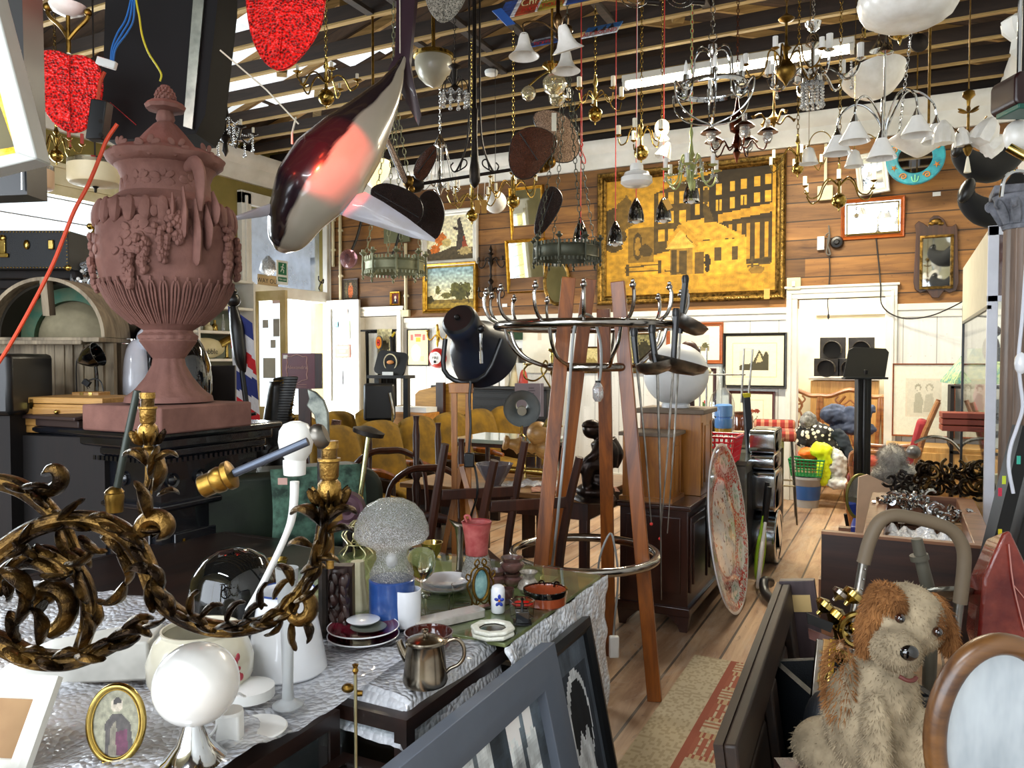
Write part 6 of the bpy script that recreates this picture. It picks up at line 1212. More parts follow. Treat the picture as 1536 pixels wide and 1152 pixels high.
t.add('body',MB().shell([(48*k,0),(60*k,8*k),(75*k,40*k),(76*k,65*k),(66*k,92*k),(55*k,104*k),(56*k,110*k)],.004,(0,0,0),40),mat('cream_china','#cfc9b4',.2,coat=.6));fr=MB();rnd=RR(9)
for i in range(22):a=-pi/2+.75+rnd.random()*.5;z=45+rnd.random()*35;fr.ball((76*k*cos(a),76*k*sin(a),z*k),(1.5*k,(3+rnd.random()*4)*k,(3+rnd.random()*5)*k),7,rot=(0,0,a))
t.add('painted_roses',fr,mat('rose_red','#a83440',.3));
t=OnT('oval_photograph','small polished brass oval photograph frame with a seated sitter','picture frame',172,1143,TH+.018,rz=YAW+.05);k=t.k
R_=RO(-.12,4,'X');rim=MB().tube([R_@V((x,0,z+56*k))for x,z in ell(40*k,55*k,48)],5*k,10,cyc=True);t.add('brass_rim',rim,m_brass)
ov=MB().paint(R_@V((-37*k,0,4*k)),R_@V((74*k,0,0)),R_@V((0,0,104*k)),44,60,art('#8d8a72',[('e',.5,.5,.5,.5,'#8f8c76'),('e',.5,.24,.12,.1,'#b5a996'),('p',[(.3,.95),(.28,.5),(.42,.36),(.6,.36),(.78,.5),(.88,.95)],'#4a4440'),('p',[(.36,.95),(.4,.55),(.5,.45),(.55,.95)],'#777060'),('p',[(.52,.95),(.5,.62),(.72,.58),(.76,.95)],'#5c2c42'),('p',[(.42,.19),(.5,.12),(.6,.17),(.58,.22),(.44,.23)],'#3a3430')],.15,12))
keep=[];nc={}
for i,f in enumerate(ov.f):
 c=sum((ov.v[j]for j in f),V((0,0,0)))/4
 if(c.x/(38*k))**2+((c.z-56*k)/(53*k))**2<1.0:nc[len(keep)]=ov.col[i];keep.append(f)
ov.f=keep;ov.col=nc;t.add('photograph',ov,vcol('old_photo',.3),sharp=0)
t.add('inner_rim',MB().tube([R_@V((x,-.002,z+56*k))for x,z in ell(35*k,50*k,48)],1.4*k,6,cyc=True),m_brass);t.add('foot',MB().ball((-14*k,-.004,1*k),4*k,8).ball((14*k,-.004,1*k),4*k,8),m_brass);t.add('easel_strut',MB().box((0,.03,26*k),(10*k,.003,52*k),rot=(.45,0,0)),m_black)
t=OnT('plastic_disc','round white plastic lid lying beside the globe lamp','lid',385,1094,TH+.016);k=t.k;t.add('disc',MB().lathe([(44*k,0),(45*k,2*k),(43*k,4*k),(.5*k,4*k)],(0,0,0),40),m_plastic_w)
t=OnT('plug_adaptor','white plug adaptor with coiled lead next to the white lid','plug',345,1112,TH+.016);k=t.k;t.add('housing',MB().box((0,0,22*k),(36*k,26*k,44*k)),m_plastic_w,bev=.004);t.add('round_face',MB().lathe([(20*k,44*k),(19*k,48*k),(.5*k,48*k)],(0,0,0),24),m_plastic_w);t.add('lead',MB().tube([V((x*k,y*k,z*k))for x,y,z in((-10,-10,40),(-20,-14,20),(-34,-18,10),(-30,10,6),(0,20,60),(20,10,64))],2*k,6,4),m_plastic_w)
t=OnT('white_picture_frame','white painted picture frame lying at the bottom left corner','picture frame',20,1150,TH+.02,rz=YAW-.1);k=t.k
mb=frame_mb(.26,.2,[(0,0),(0,-.018),(.012,-.024),(.03,-.018),(.04,-.012),(.045,-.004),(.045,0)]);R_=TL((-.075,.03,.05))@RO(-.6,4,'X')@M.Scale(.85,4)
mb.v=[R_@q for q in mb.v];t.add('frame',mb,m_white);t.add('backing',MB().add([R_@V(q)for q in((-.09,-.003,-.06),(.09,-.003,-.06),(.09,-.003,.06),(-.09,-.003,.06))],[(0,1,2,3)]),MATS['cardboard'])
t=OnT('stone_slab','long pale marble slab with grey veins lying under the gilt scrolls','slab',125,1010,TH+.02,rz=YAW+.12);k=t.k
t.add('slab',MB().prism([(-110*k,0),(108*k,0),(110*k,10*k),(106*k,58*k),(60*k,60*k),(-60*k,40*k),(-98*k,24*k),(-112*k,8*k)],-.06,.06),mat('grey_veined_stone','#c8c6be',.35,col2='#8b8982',sc=5.,lo=.45,hi=.75),bev=.006)
t=OnT('glass_dome','dark tinted glass dome with a small brass finial object beneath','cloche',352,952,TH+.012);k=t.k
t.add('dome',MB().shell([(64*k,0),(66*k,30*k),(66*k,60*k),(60*k,92*k),(44*k,116*k),(22*k,128*k),(1*k,131*k)],.002,(0,0,0),40),mat('smoked_glass','#0c0e0e',.04,alpha=.62,coat=.8));
t=OnT('sugar_lid','white china lid with gold knob inside the glass dome','lid',330,962,TH+.012);k=t.k;t.add('lid',MB().lathe([(26*k,26*k),(22*k,34*k),(8*k,40*k),(1*k,41*k)],(-24*k,0,0),24),m_wp);t.add('pot',MB().lathe([(18*k,0),(26*k,12*k),(26*k,26*k),(1*k,26*k)],(-24*k,0,0),24),m_wp);t.add('knob',MB().ball((-24*k,0,45*k),5*k,8),m_brass)
t=Th('brass_rod_stand','thin upright brass rod with a small finial in front of the display case','rod',534,1152,1.28);k=t.k
t.add('rod',MB().tube([(0,0,-t.loc.z+.001),(0,0,145*k)],2.6*k,8),metal('pale_brass','#8f8a6a','#c9c49c',.3));t.add('finial',MB().lathe([(2.6*k,143*k),(5*k,148*k),(3*k,152*k),(5*k,157*k),(.3*k,159*k)],(0,0,0),12),m_obrass)
t.add('foot',MB().lathe([(.1,-t.loc.z),(.1,-t.loc.z+.01),(.01,-t.loc.z+.03)],(0,0,0),20),m_obrass)
t=OnT('brass_doorknob','loose brass door knob at the corner of the bubble wrap','knob',522,1040,TH+.02);k=t.k;t.add('knob',MB().ball((0,0,8*k),(10*k,8*k,7*k),14).lathe([(5*k,0),(4*k,12*k)],(10*k,0,0),12,RO(pi/2,4,'Y')),m_obrass)
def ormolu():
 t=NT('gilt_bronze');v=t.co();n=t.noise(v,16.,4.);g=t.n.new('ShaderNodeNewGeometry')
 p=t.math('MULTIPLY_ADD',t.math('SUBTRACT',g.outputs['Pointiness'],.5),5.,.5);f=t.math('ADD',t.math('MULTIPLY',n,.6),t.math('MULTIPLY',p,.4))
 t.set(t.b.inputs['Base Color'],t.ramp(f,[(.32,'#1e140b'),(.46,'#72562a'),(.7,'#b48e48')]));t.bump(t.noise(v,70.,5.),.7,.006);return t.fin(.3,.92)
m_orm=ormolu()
t=Th('bronze_chandelier','ornate gilt bronze scroll chandelier arm with acanthus leaves and candle sockets','chandelier',-60,1000,1.2);k=t.k
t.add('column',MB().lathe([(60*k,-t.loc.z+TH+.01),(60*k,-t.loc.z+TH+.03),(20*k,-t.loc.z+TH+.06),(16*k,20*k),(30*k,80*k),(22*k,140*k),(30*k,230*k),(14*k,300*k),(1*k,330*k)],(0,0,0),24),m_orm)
def Q(l,d=0.):return[t.p(x,y,d)for x,y in l]
def stroke(name,l,w,d=0.,fl=.7,sm=7,n=12,leaf=()):
 mb=MB();c=Q(l,d);ws=[q*k for q in w];mb.tube(c,ws,n,sm,flat=fl,up=(0,-1,0))
 cc=catmull(c,sm);
 for off in(-.45,.45):
  pts=[];rr=[]
  for i,p in enumerate(cc):
   f=i/(len(cc)-1)*(len(ws)-1);a=int(min(f,len(ws)-2));r=ws[a]*(1-(f-a))+ws[a+1]*(f-a)
   tn=(cc[min(i+1,len(cc)-1)]-cc[max(i-1,0)]).normalized();s=tn.cross(V((0,1,0))).normalized();pts.append(p+s*r*off+V((0,-r*fl*.8,0)));rr.append(r*.3)
  mb.tube(pts,rr,6)
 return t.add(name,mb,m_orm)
def leafs(name,l,d=0.):
 mb=MB()
 for x,y,ang,s,cur in l:
  a=RAD(ang);p=[];w=[]
  for i in range(9):
   f=i/8;b=a+cur*f*f;x+=cos(b)*s*.115;y-=sin(b)*s*.115;p.append(t.p(x,y,d-.012*sin(pi*f)));w.append(s*k*(.26*sin(pi*min(1,f*.8+.18))+.07*(f>.85)))
  mb.tube(p,w,8,2,flat=.45,up=(0,-1,0));mb.tube([q+V((0,-.28*w[i],0))for i,q in enumerate(p)],[q*.35 for q in w],5,2)
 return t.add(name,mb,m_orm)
def scatter(name,l,n,s,seed,d=0.,spread=10,br=0.):
 rnd=RR(seed);L=[]
 pts=catmull([V((x,y,0))for x,y in l],6)
 for i in range(n):
  q=pts[int(len(pts)*(i+.5)/n)];q2=pts[min(len(pts)-1,int(len(pts)*(i+.5)/n)+1)];dx,dy=q2 .x-q.x,-(q2 .y-q.y);a=math.degrees(math.atan2(dy,dx));sd=1 if i%2 else-1
  L.append((q.x+rnd.uniform(-spread,spread)*.4,q.y+rnd.uniform(-spread,spread)*.4,a+sd*(15+rnd.random()*20)+br,s*(.8+rnd.random()*.5),-sd*(.5+rnd.random())*.8))
 return leafs(name,L,d)
def curl(name,cx,cy,r,a0,turn,w0,d=0.,w1=.35):
 mb=MB();p=[];w=[]
 for i in range(22):
  f=i/21;a=RAD(a0)+turn*f;rr=r*(1-.78*f);p.append(t.p(cx+rr*cos(a),cy-rr*sin(a),d-.01*f));w.append(w0*k*(1-.4*f)*(1+.3*sin(pi*f)))
 w[-1]*=1.5;w[-2]*=1.3
 mb.tube(p,w,10,2,flat=.8,up=(0,-1,0));return t.add(name,mb,m_orm)
stroke('arm_scroll',[(-50,870),(5,825),(55,792),(110,778),(160,785),(198,810),(222,850),(238,893),(275,925),(330,942),(390,935),(435,905),(466,862),(480,815),(484,780)],[20,19,18,18,20,20,18,16,16,16,15,15,14,12,10])
curl('scroll_end',238,795,27,200,-4.9,15)
stroke('lower_scroll',[(-60,940),(0,962),(50,985),(105,988),(155,972),(200,948),(218,930)],[18,20,20,20,18,14,8],.02)
curl('inner_scroll',70,905,42,-80,5.2,16,.03)
curl('inner_scroll',60,890,62,150,-3.2,14,.05)
stroke('upper_scroll',[(-70,740),(-20,722),(25,728),(62,752),(95,790),(120,840)],[18,18,18,16,14,10],.06)
curl('upper_scroll_end',76,714,24,230,5.,13,.06)
stroke('inner_branch',[(120,980),(135,930),(130,880),(105,845),(60,825),(20,850),(0,890)],[14,15,15,15,13,12,10],.04)
leafs('acanthus_leaves',[(150,800,-30,60,-1.),(175,820,-50,60,-1.2),(120,800,-60,50,1.4),(190,870,-110,60,-1.8),(160,960,30,70,-1.2),(180,955,55,60,-1.3),(120,975,60,60,1.2),(60,970,80,60,1.),(60,860,-20,50,1.2),(95,845,0,55,1.6),(20,800,-60,50,.8),(0,850,-30,70,-.8),(25,940,60,60,1.4),(205,790,-20,46,1.2)],.0)
leafs('arm_leaves',[(255,900,150,46,-1.6),(290,925,110,44,-1.7),(300,930,60,44,-1.4),(340,935,80,46,-1.6),(365,930,60,44,-1.4),(395,915,110,44,-1.5),(410,900,70,46,-1.3),(440,880,100,44,1.4),(450,860,40,42,-1.4),(470,840,20,40,-1.2),(470,820,150,40,1.3),(490,800,30,42,-1.3),(230,860,150,44,1.3)],-.02)
curl('leaf_drop',445,915,26,60,-4.6,12,-.03);leafs('drop_leaves',[(440,930,-100,44,.8),(455,925,-60,40,-1.),(425,930,-120,36,-1.)],-.03)
scatter('scroll_leaf_run',[(0,840),(60,795),(110,780),(170,790),(215,840),(240,895)],12,40,1,-.012)
scatter('arm_leaf_run',[(250,905),(300,935),(350,940),(400,930),(440,900),(470,860),(484,810)],16,36,2,-.025)
scatter('lower_leaf_run',[(0,965),(50,985),(110,985),(160,968),(215,935)],9,42,3,.0)
scatter('upper_leaf_run',[(0,725),(40,735),(80,770),(115,830)],6,40,4,.04)
scatter('inner_leaf_run',[(130,970),(132,910),(110,855),(60,830),(10,870),(20,930)],7,40,5,.02)
def socket(cx,y0,s,nm,d=0.):
 c=t.p(cx,y0,d);q=s*k
 st=t.add(nm,MB().lathe([(6*q,-118*q),(7*q,-90*q),(6*q,-60*q),(12*q,-50*q),(20*q,-44*q),(18*q,-34*q),(9*q,-28*q),(7*q,-20*q),(14*q,-14*q),(18*q,-2*q),(17*q,10*q),(12*q,16*q),(14*q,20*q),(15*q,42*q),(17*q,44*q),(17*q,48*q),(12*q,48*q),(12*q,62*q),(14*q,63*q),(14*q,74*q),(9*q,74*q)],c,24),m_orm)
 mb=MB()
 for i in range(9):
  a=2*pi*i/9;dd=V((cos(a),sin(a),0));mb.tube([c+dd*(10*q)+V((0,0,-20*q)),c+dd*(20*q)+V((0,0,-16*q)),c+dd*(27*q)+V((0,0,-4*q)),c+dd*(31*q)+V((0,0,2*q)),c+dd*(30*q)+V((0,0,-3*q))],[5*q,7*q,6*q,3*q,1.5*q],8,3,flat=.4)
 t.add('leaf_cup',mb,m_orm,parent=st);return st
socket(494,735,1.,'candle_socket');socket(222,648,.82,'candle_socket',.03)
leafs('stem_leaves',[(484,790,120,60,1.9),(488,790,60,60,-1.9),(486,800,90,50,.3),(225,700,120,50,1.9),(230,700,60,46,-1.9),(228,720,90,50,-.6),(232,740,70,60,.7),(225,780,100,60,.5),(236,745,40,36,-1.6)],-.01)
stroke('candle_stem',[(240,800),(215,760),(225,720),(226,690)],[14,10,8,7],.03)
m_rod=mat('grey_painted_rod','#4a5260',.35,.5)
t=Th('lamp_holder_rod','dark green rod with a brass bulb holder hanging beside the nearer candle stem','lamp holder',172,768,1.35);k=t.k
t.add('rod',MB().tube([t.p(206,586),t.p(190,660),t.p(175,735)],5.5*k,10),mat('green_grey_rod','#2d332c',.4,.4));t.add('bulb_holder',MB().lathe([(8*k,0),(12*k,0),(13*k,14*k),(14*k,24*k),(13*k,28*k),(14*k,30*k),(11*k,34*k),(6*k,38*k)],(0,0,0),20),m_obrass)
t=Th('lamp_holder_rod','grey rod with blurred brass bulb holders crossing in front of the plain armchair','lamp holder',325,722,1.05);k=t.k
a,b=t.p(344,713),t.p(462,662);t.add('rod',MB().tube([a,b],6.5*k,10),m_rod);dr_=(b-a).normalized();Rr=dr_.to_track_quat('Z','Y').to_matrix().to_4x4()
t.add('bulb_holder',MB().lathe([(15*k,-46*k),(17*k,-44*k),(17*k,-26*k),(19*k,-24*k),(20*k,-14*k),(18*k,-8*k),(22*k,-4*k),(22*k,4*k),(9*k,8*k)],a,20,Rr),m_obrass)
t.add('ring_end',MB().lathe([(9*k,-8*k),(18*k,-6*k),(20*k,0),(18*k,8*k),(14*k,12*k),(5*k,12*k)],t.p(478,655),20,Rr),metal('tin','#54504a','#7d7870',.4))
def cw(x,z,h=0.):return V((0,0,h))+Rv*x+Hv*z
def FT(name,label,cat,px,py,group=None,rz=YAW):
 return Th(name,label,cat,px,py,loc=flr(px,py,0),rz=rz,group=group)
def FZ(name,label,cat,px,z,group=None,rz=YAW):
 p=at(px,540,z);p.z=0;return Th(name,label,cat,px,0,loc=p,rz=rz,group=group)
m_teak=wood('teak_leg','#542606','#9c5616',2,1.,.4,.3);m_teak2=wood('dark_chair_wood','#1c0b06','#45200f',2,1.,.4,.1)
t=Th('coat_stand','tall four-legged wooden and chrome cafe coat stand with ringed hooks','coat stand',878,800,loc=cw(.336,3.6),rz=YAW)
cen=V((.336,3.6));L4=lambda x,z,h:V((x-cen.x,z-cen.y,h))
feet=[(.060,3.26),(.629,3.39),(.495,3.92),(.148,3.85)];tops=[(868,3.50),(914,3.52),(900,3.68),(882,3.70)];th=[1.865,1.85,1.74,1.88]
mt=[(853,3.48),(926,3.5),(905,3.68),(884,3.68)]
for(fx,fz),(px,tz),h in zip(feet,mt,th):
 a=L4(fx,fz,0);b=L4((px-768)/F*tz,tz,h);mb=MB();mb.bar(a,b,.062,.034,up=(0,1,0)if fx<.3 else(.3,1,0),w2=.062,h2=.034);t.add('leg',mb,m_teak,bev=.003)
def hr(r,h,tr,nm,c=(0,0)):return t.add(nm,MB().tube(ring(c[0],c[1],h,r,56),tr,10,cyc=True),m_steelp)
m_steelp=metal('polished_steel_tube','#8a8580','#b5b1ab',.16,7.)
hr(.335,.6,.021,'foot_ring');hr(.405,1.655,.019,'top_ring');hr(.185,1.468,.019,'middle_ring',(0.02,0))
for i in range(8):
 a=2*pi*i/8+.3;d=V((cos(a),sin(a),0));e=V((0.02,0,0))
 t.add('curved_rod',MB().tube([d*.385+V((0,0,1.64)),d*.36+V((0,0,1.57)),d*.3+V((0,0,1.51)),d*.23+e+V((0,0,1.475)),d*.185+e+V((0,0,1.468))],.008,8,4),m_steelp)
for i in range(14):
 a=2*pi*i/14+.12;d=V((cos(a),sin(a),0))
 q=t.add('hook',MB().tube([d*.40+V((0,0,1.665)),d*.44+V((0,0,1.69)),d*.462+V((0,0,1.735)),d*.465+V((0,0,1.78)),d*.455+V((0,0,1.80))],.008,8,4),m_steelp);t.add('hook_ball',MB().ball(d*.455+V((0,0,1.805)),.014,10).ball(d*.455+V((0,0,1.822)),.008,8),m_steelp,parent=q)
m_wc=mat('clear_grey_cable','#8d8f8d',.3)
t=Th('lamp_cable','grey cable draped over the coat stand with a clear plug hanging','cable',885,470,3.25)
t.add('cable',MB().tube([t.p(*q)for q in((822,885,.25),(828,850,.25),(834,800,.1),(840,740,0),(846,680,0),(853,600,-.02),(857,540,-.05),(862,490,-.06),(875,472,0),(890,478,.1),(900,510,.12),(902,540,.1),(900,566,.05),(897,578,.05))],.006,8,4),m_wc)
t.add('clear_plug',MB().lathe([(.004,.05),(.012,.045),(.024,.02),(.022,-.02),(.012,-.035),(.003,-.035)],t.p(897,590,.05),8),m_crystal);t.add('plug_collar',MB().lathe([(.01,0),(.012,.02)],t.p(897,578,.05),10),m_black)
t=Th('lamp_cable','second grey cable hanging off coat stand foot ring with a white adaptor box','cable',925,900,3.62)
t.add('cable',MB().tube([t.p(*q)for q in((888,926,.12),(895,880,.1),(900,835,0),(915,800,0),(922,820,-.02),(927,860,0),(925,900,.02),(922,930,.02),(920,958,.0))],.005,8,4),m_wc);t.add('adaptor_box',MB().box(t.p(921,970,-.02),(.045,.03,.1)),m_plastic_w,bev=.006)
m_dst=metal('dull_blade_steel','#6b6762','#aca79f',.3,10.)
SW=[((1012,470),(994,990,),'x')]
def sword(label,gx,gy,tx,ty,z,hilt,cup,dz=.0,rt=False):
 t=Th('fencing_sword',label,'sword',gx,gy,z,group='fencing swords hung on the coat stand');a=t.p(gx,gy);b=t.p(tx,ty,dz);t.add('blade',MB().tube([a,a.lerp(b,.5)+V((.004,0,0)),b],[.006,.004,.0022],6),m_dst)
 hx,hy=hilt;h=t.p(hx,hy);t.add('grip',MB().tube([a,h],[.012,.014],8).lathe([(.014,0),(.017,.02),(.012,.035)],h,10),m_black)
 if cup:
  cx,cy,r,ax=cup;R=RO(ax,4,'Y')
  t.add('guard',MB().shell([(.006,0),(r*.6*t.k,3*t.k),(r*.9*t.k,10*t.k),(r*t.k,20*t.k)],.002,t.p(cx,cy),24,R),m_dst)
 if rt:t.add('red_tip',MB().ball(b,.007,6),m_redc)
 return t
sword('fencing foil with a black grip and red tip, nearest coat stand leg',955,545,977,786,3.2,(951,505),None,rt=True)
sword('sabre with an up-curved cup guard, second from the left of hung swords',986,560,992,900,3.15,(978,500),(986,562,30,-.2))
sword('sword with the largest crescent guard and red tip, hanging in the middle',1010,548,990,808,3.2,(1014,475),(1012,560,46,.25),rt=True)
sword('sword with a tilted shell guard and tall black pommel, furthest right',1020,500,1001,800,3.35,(1028,425),(1026,498,30,.5))
m_navy=mat('matt_navy_metal','#10141c',.42,col2='#1a2130',sc=4.)
t=FZ('studio_spotlight','big matt black studio spotlight on a wooden easel tripod','spotlight',693,3.9);kk=3.9/F
hc=t.w(at(690,482,3.75));fc=t.w(at(724,531,4.0));dr_=(fc-hc);Ls=dr_.length;Rr=dr_.normalized().to_track_quat('Z','Y').to_matrix().to_4x4()
t.add('lamp_housing',MB().lathe([(.5*kk,-6*kk),(24*kk,-6*kk),(27*kk,-2*kk),(27*kk,10*kk),(25*kk,12*kk),(26*kk,30*kk),(30*kk,46*kk),(42*kk,62*kk),(50*kk,84*kk),(53*kk,104*kk),(51*kk,104*kk),(40*kk,70*kk)],hc,48,Rr),m_navy)
t.add('rear_cap',MB().lathe([(.5*kk,-9*kk),(22*kk,-8.5*kk),(25*kk,-5*kk)],hc,36,Rr),m_black);t.add('cap_knob',MB().ball(hc+Rr@V((0,0,-11*kk)),.014,8),m_iron)
a=t.w(at(668,508,3.9));b=t.w(at(752,508,3.8));t.add('yoke',MB().tube([a,t.w(at(666,555,3.9)),t.w(at(692,573,3.9)),t.w(at(728,562,3.82)),b],.012,8,3,flat=.5),m_black);t.add('yoke_bar',MB().tube([t.w(at(721,500,3.72)),t.w(at(722,545,3.74))],.008,8),m_chrome);t.add('yoke_knob',MB().ball(t.w(at(722,493,3.72)),.018,8),m_black)
m_easel=wood('easel_pine','#7a4416','#b87a38',2,1.,.4,.2)
top=t.w(at(692,576,3.9));
for dx in(-.035,.035):t.add('upright',MB().bar((top.x+dx,top.y,0.25),(top.x+dx,top.y,top.z),.028,.05,up=(0,1,0)),m_easel,bev=.002)
t.add('top_block',MB().box((top.x,top.y,top.z-.02),(.12,.07,.05)),m_easel,bev=.003);hz=t.w(at(700,700,3.9)).z
for q in((630,905,3.9),(775,905,3.75),(700,860,4.5)):
 b=t.w(at(*q));b.z=0;t.add('tripod_leg',MB().bar((top.x,top.y,hz),b,.028,.04,up=(0,1,0)),m_easel,bev=.002);
t.add('cable',MB().tube([t.w(at(*q))for q in((706,572,3.86),(704,600,3.85),(706,640,3.85),(703,690,3.85),(712,700,3.83),(716,740,3.8),(704,780,3.85))],.006,6,4),m_black);t.add('clamp',MB().box(t.w(at(704,690,3.84)),(.05,.04,.07)),m_black,bev=.006)
m_vel=mat('mustard_velvet','#8f6a04',.9,col2='#5a4203',sc=5.,bump=.1);m_frm=mat('seat_frame_brown','#1f0e08',.5)
def seat(label,x,y,rz,grp):
 t=Th('cinema_seat',label,'cinema seat',0,0,loc=(x,y,0),rz=rz,group=grp)
 def back(u,v):
  w=.46*(1-.12*v**3);X=(u-.5)*w;Z=.42+.58*v;e=(1-abs(2*u-1)**5)*(1-abs(2*v-1)**7);top=.05*(abs(2*u-1)**2.5)*v
  return V((X,.16+.12*v-.07*e,Z-top))
 t.add('backrest',MB().grid(back,14,12),m_vel,sol=.03,sharp=60)
 t.add('back_shell',MB().box((0,.24,.66),(.44,.025,.5),rot=(-.2,0,0)),m_frm,bev=.01)
 t.add('seat_cushion',MB().box((0,-.06,.47),(.42,.42,.1),rot=(.08,0,0)),m_vel,bev=.03)
 t.add('seat_base',MB().box((0,-.04,.4),(.4,.38,.04)),m_frm)
 for s in(-1,1):
  a=t.add('side_frame',MB().box((s*.235,.02,.3),(.035,.34,.6)),m_frm,bev=.006);t.add('armrest',MB().tube([(s*.235,-.2,.62),(s*.235,-.05,.64),(s*.235,.14,.64)],[.02,.028,.022],8,3,flat=.7),m_teak,parent=a)
 return t
s0=seat('mustard velvet cinema seat at the near end of the front row','',0,None)if False else None
FR=[(-3.55,4.55+.56*i)for i in range(6)];BR=[(-4.6,4.75+.56*i)for i in range(6)]
ordn=['nearest','second','third','fourth','fifth','farthest']
proto=seat('mustard velvet cinema seat, nearest in the front row of seats',FR[0][0],FR[0][1],pi/2-.25,'mustard cinema seats')
for j,(row,nm)in enumerate(((FR,'front'),(BR,'rear'))):
 for i,(x,y)in enumerate(row):
  if j==0 and i==0:continue
  dup(proto,(x,y,0),pi/2-.25,'mustard velvet cinema seat, %s from camera in the %s row of seats'%(ordn[i],nm))
def turned(mb,x,y,z0,z1,r):
 L=z1-z0;mb.lathe([(r*.7,z0),(r,z0+L*.05),(r*.6,z0+L*.2),(r*1.1,z0+L*.45),(r*.7,z0+L*.5),(r*1.25,z0+L*.55),(r*.7,z0+L*.6),(r*.9,z0+L*.85),(r*.6,z0+L*.95),(r*.8,z1)],(x,y,0),12)
def dchair(label,px,z,rz,top=.92,seatc=None):
 t=FZ('round_chair',label,'chair',px,z,rz=rz,group='dark dining chairs');mb=MB()
 mb.tube([(-.19,.2,.45),(-.22,.22,.62),(-.2,.25,top-.1),(-.1,.27,top-.01),(0,.27,top),(.1,.27,top-.01),(.2,.25,top-.1),(.22,.22,.62),(.19,.2,.45)],[.016,.018,.024,.03,.034,.03,.024,.018,.016],8,4,flat=.6,up=(0,-1,0));t.add('backrest',mb,m_teak2)
 t.add('cross_rail',MB().tube([(-.2,.23,.62),(0,.25,.66),(.2,.23,.62)],[.016,.03,.016],8,4,flat=.5),m_teak2);t.add('seat',MB().box((0,0,.44),(.42,.42,.05)),mat('tan_seat_fabric','#7a5a30',.8)if seatc is None else seatc,bev=.02);t.add('seat_rail',MB().box((0,0,.4),(.43,.43,.05)),m_teak2,bev=.01)
 for sx in(-1,1):
  q=MB();turned(q,sx*.18,-.18,0,.38,.022);t.add('leg',q,m_teak2);t.add('leg',MB().tube([(sx*.19,.19,.42),(sx*.2,.22,.2),(sx*.2,.28,0)],.017,8,3),m_teak2)
 return t
dchair('dark round-backed chair behind the mushroom lamp, left of the pair',595,4.2,YAW+.35,.98)
dchair('dark round-backed chair, right of pair and nearer spotlight tripod',648,3.9,YAW+.2,.92,mat('pale_seat','#8d8a78',.8))
def upturned(label,px,z,hs,lean=0.):
 t=FZ('upturned_table',label,'table',px,z);t.add('table_top',MB().box((0,.25,.42),(.7,.6,.03)),m_teak2,bev=.004);t.add('support_box',MB().box((0,.25,.2),(.5,.4,.4)),m_teak2)
 for(x,y),h in zip(((-.25,0),(.02,.02),(.28,.0),(.1,.5)),hs):q=MB();turned(q,x,y,.43,h,.024);t.add('leg',q,m_teak2)
 return t
upturned('upturned dark table with turned legs in the air, by round-backed chairs',618,4.45,(1.12,1.18,1.05,1.1))
for i,(px,z,h,lab)in enumerate(((728,4.0,1.1,'dark wooden ladder-back chair seen from behind, left of gold roller'),(798,3.7,1.06,'dark wooden ladder-back chair seen from behind, left of coat stand leg'))):
 t=FZ('dining_chair',lab,'chair',px-40,z,rz=YAW+.3)
 for s in(-1,1):t.add('back_post',MB().tube([(s*.2,-.2,0),(s*.2,-.19,.5),(s*.2+.03,-.22,.8),(s*.2+.07,-.27,h)],[.018,.022,.022,.02],8,4),m_teak2)
 t.add('back_rail',MB().box((.05,-.23,.85),(.38,.02,.05)),m_teak2,bev=.004);t.add('seat',MB().box((0,.02,.45),(.42,.42,.04)),m_teak2,bev=.01)
 for s in(-1,1):t.add('front_leg',MB().box((s*.19,.2,.215),(.035,.035,.43)),m_teak2)
t=FZ('green_armchair','dark green leather armchair with rolled arms beside the black cabinet','armchair',450,3.2,rz=YAW+.5);m_gl=mat('dark_green_leather','#10170f',.4,col2='#1b2417',bump=.15)
def cush(w,d,h,r=.06):return rrect(w,h,r)
t.add('backrest',MB().prism(rrect(.85,.6,.12),.18,.42,TL((0,0,.72))),m_gl,bev=.03);t.add('seat_cushion',MB().box((0,-.08,.4),(.6,.6,.2)),m_gl,bev=.05)
for s in(-1,1):t.add('arm',MB().tube([(s*.4,-.4,.6),(s*.4,.2,.62)],.1,14).box((s*.4,-.1,.3),(.16,.6,.56)),m_gl,bev=.02)
for sx in(-1,1):t.add('foot',MB().lathe([(.03,0),(.04,.06)],(sx*.36,-.34,0),10),m_teak2)
t.add('plaid_throw',MB().grid(lambda u,v:V((-.1+.4*u,.12-.05*sin(3*v)+.0,1.04-.0*u-.35*v)),8,8),mat('green_plaid','#1a2c22',.9,col2='#4a6a58',sc=20.),sol=.008)
t=Th('long_white_lamp','white plastic lamp with a bowl head on a long bent white stem','lamp',378,912,1.55);k=t.k
t.add('stem',MB().tube([t.p(*q)for q in((372,916),(392,880),(412,840),(428,805),(437,780),(441,750),(442,722))],[5*k,5*k,5*k,5*k,6*k,6.5*k,7*k],10,4),m_plastic_w)
c=t.p(442,712);t.add('socket',MB().lathe([(9*k,-2*k),(16*k,0),(17*k,14*k),(17*k,22*k),(12*k,24*k)],c,24),m_plastic_w);t.add('bowl_head',MB().lathe([(15*k,22*k),(23*k,34*k),(26*k,50*k),(24*k,66*k),(18*k,76*k),(8*k,80*k),(.5*k,80*k)],c+V((2*k,0,0)),32),mat('white_bowl','#d9d8d2',.3))
t.add('switch_tag',MB().box(t.p(424,722),(14*k,.002,10*k)),mat('pink_tag','#9b7a70',.7));b=t.p(372,916);t.add('weight_foot',MB().lathe([(.05,0),(.05,.02),(.01,.03)],V((b.x,b.y,TH+.03-t.loc.z)),20),m_plastic_w)
t=Th('curved_blade','curved grey metal blade standing behind the nearer candle socket','blade',478,650,1.9);k=t.k
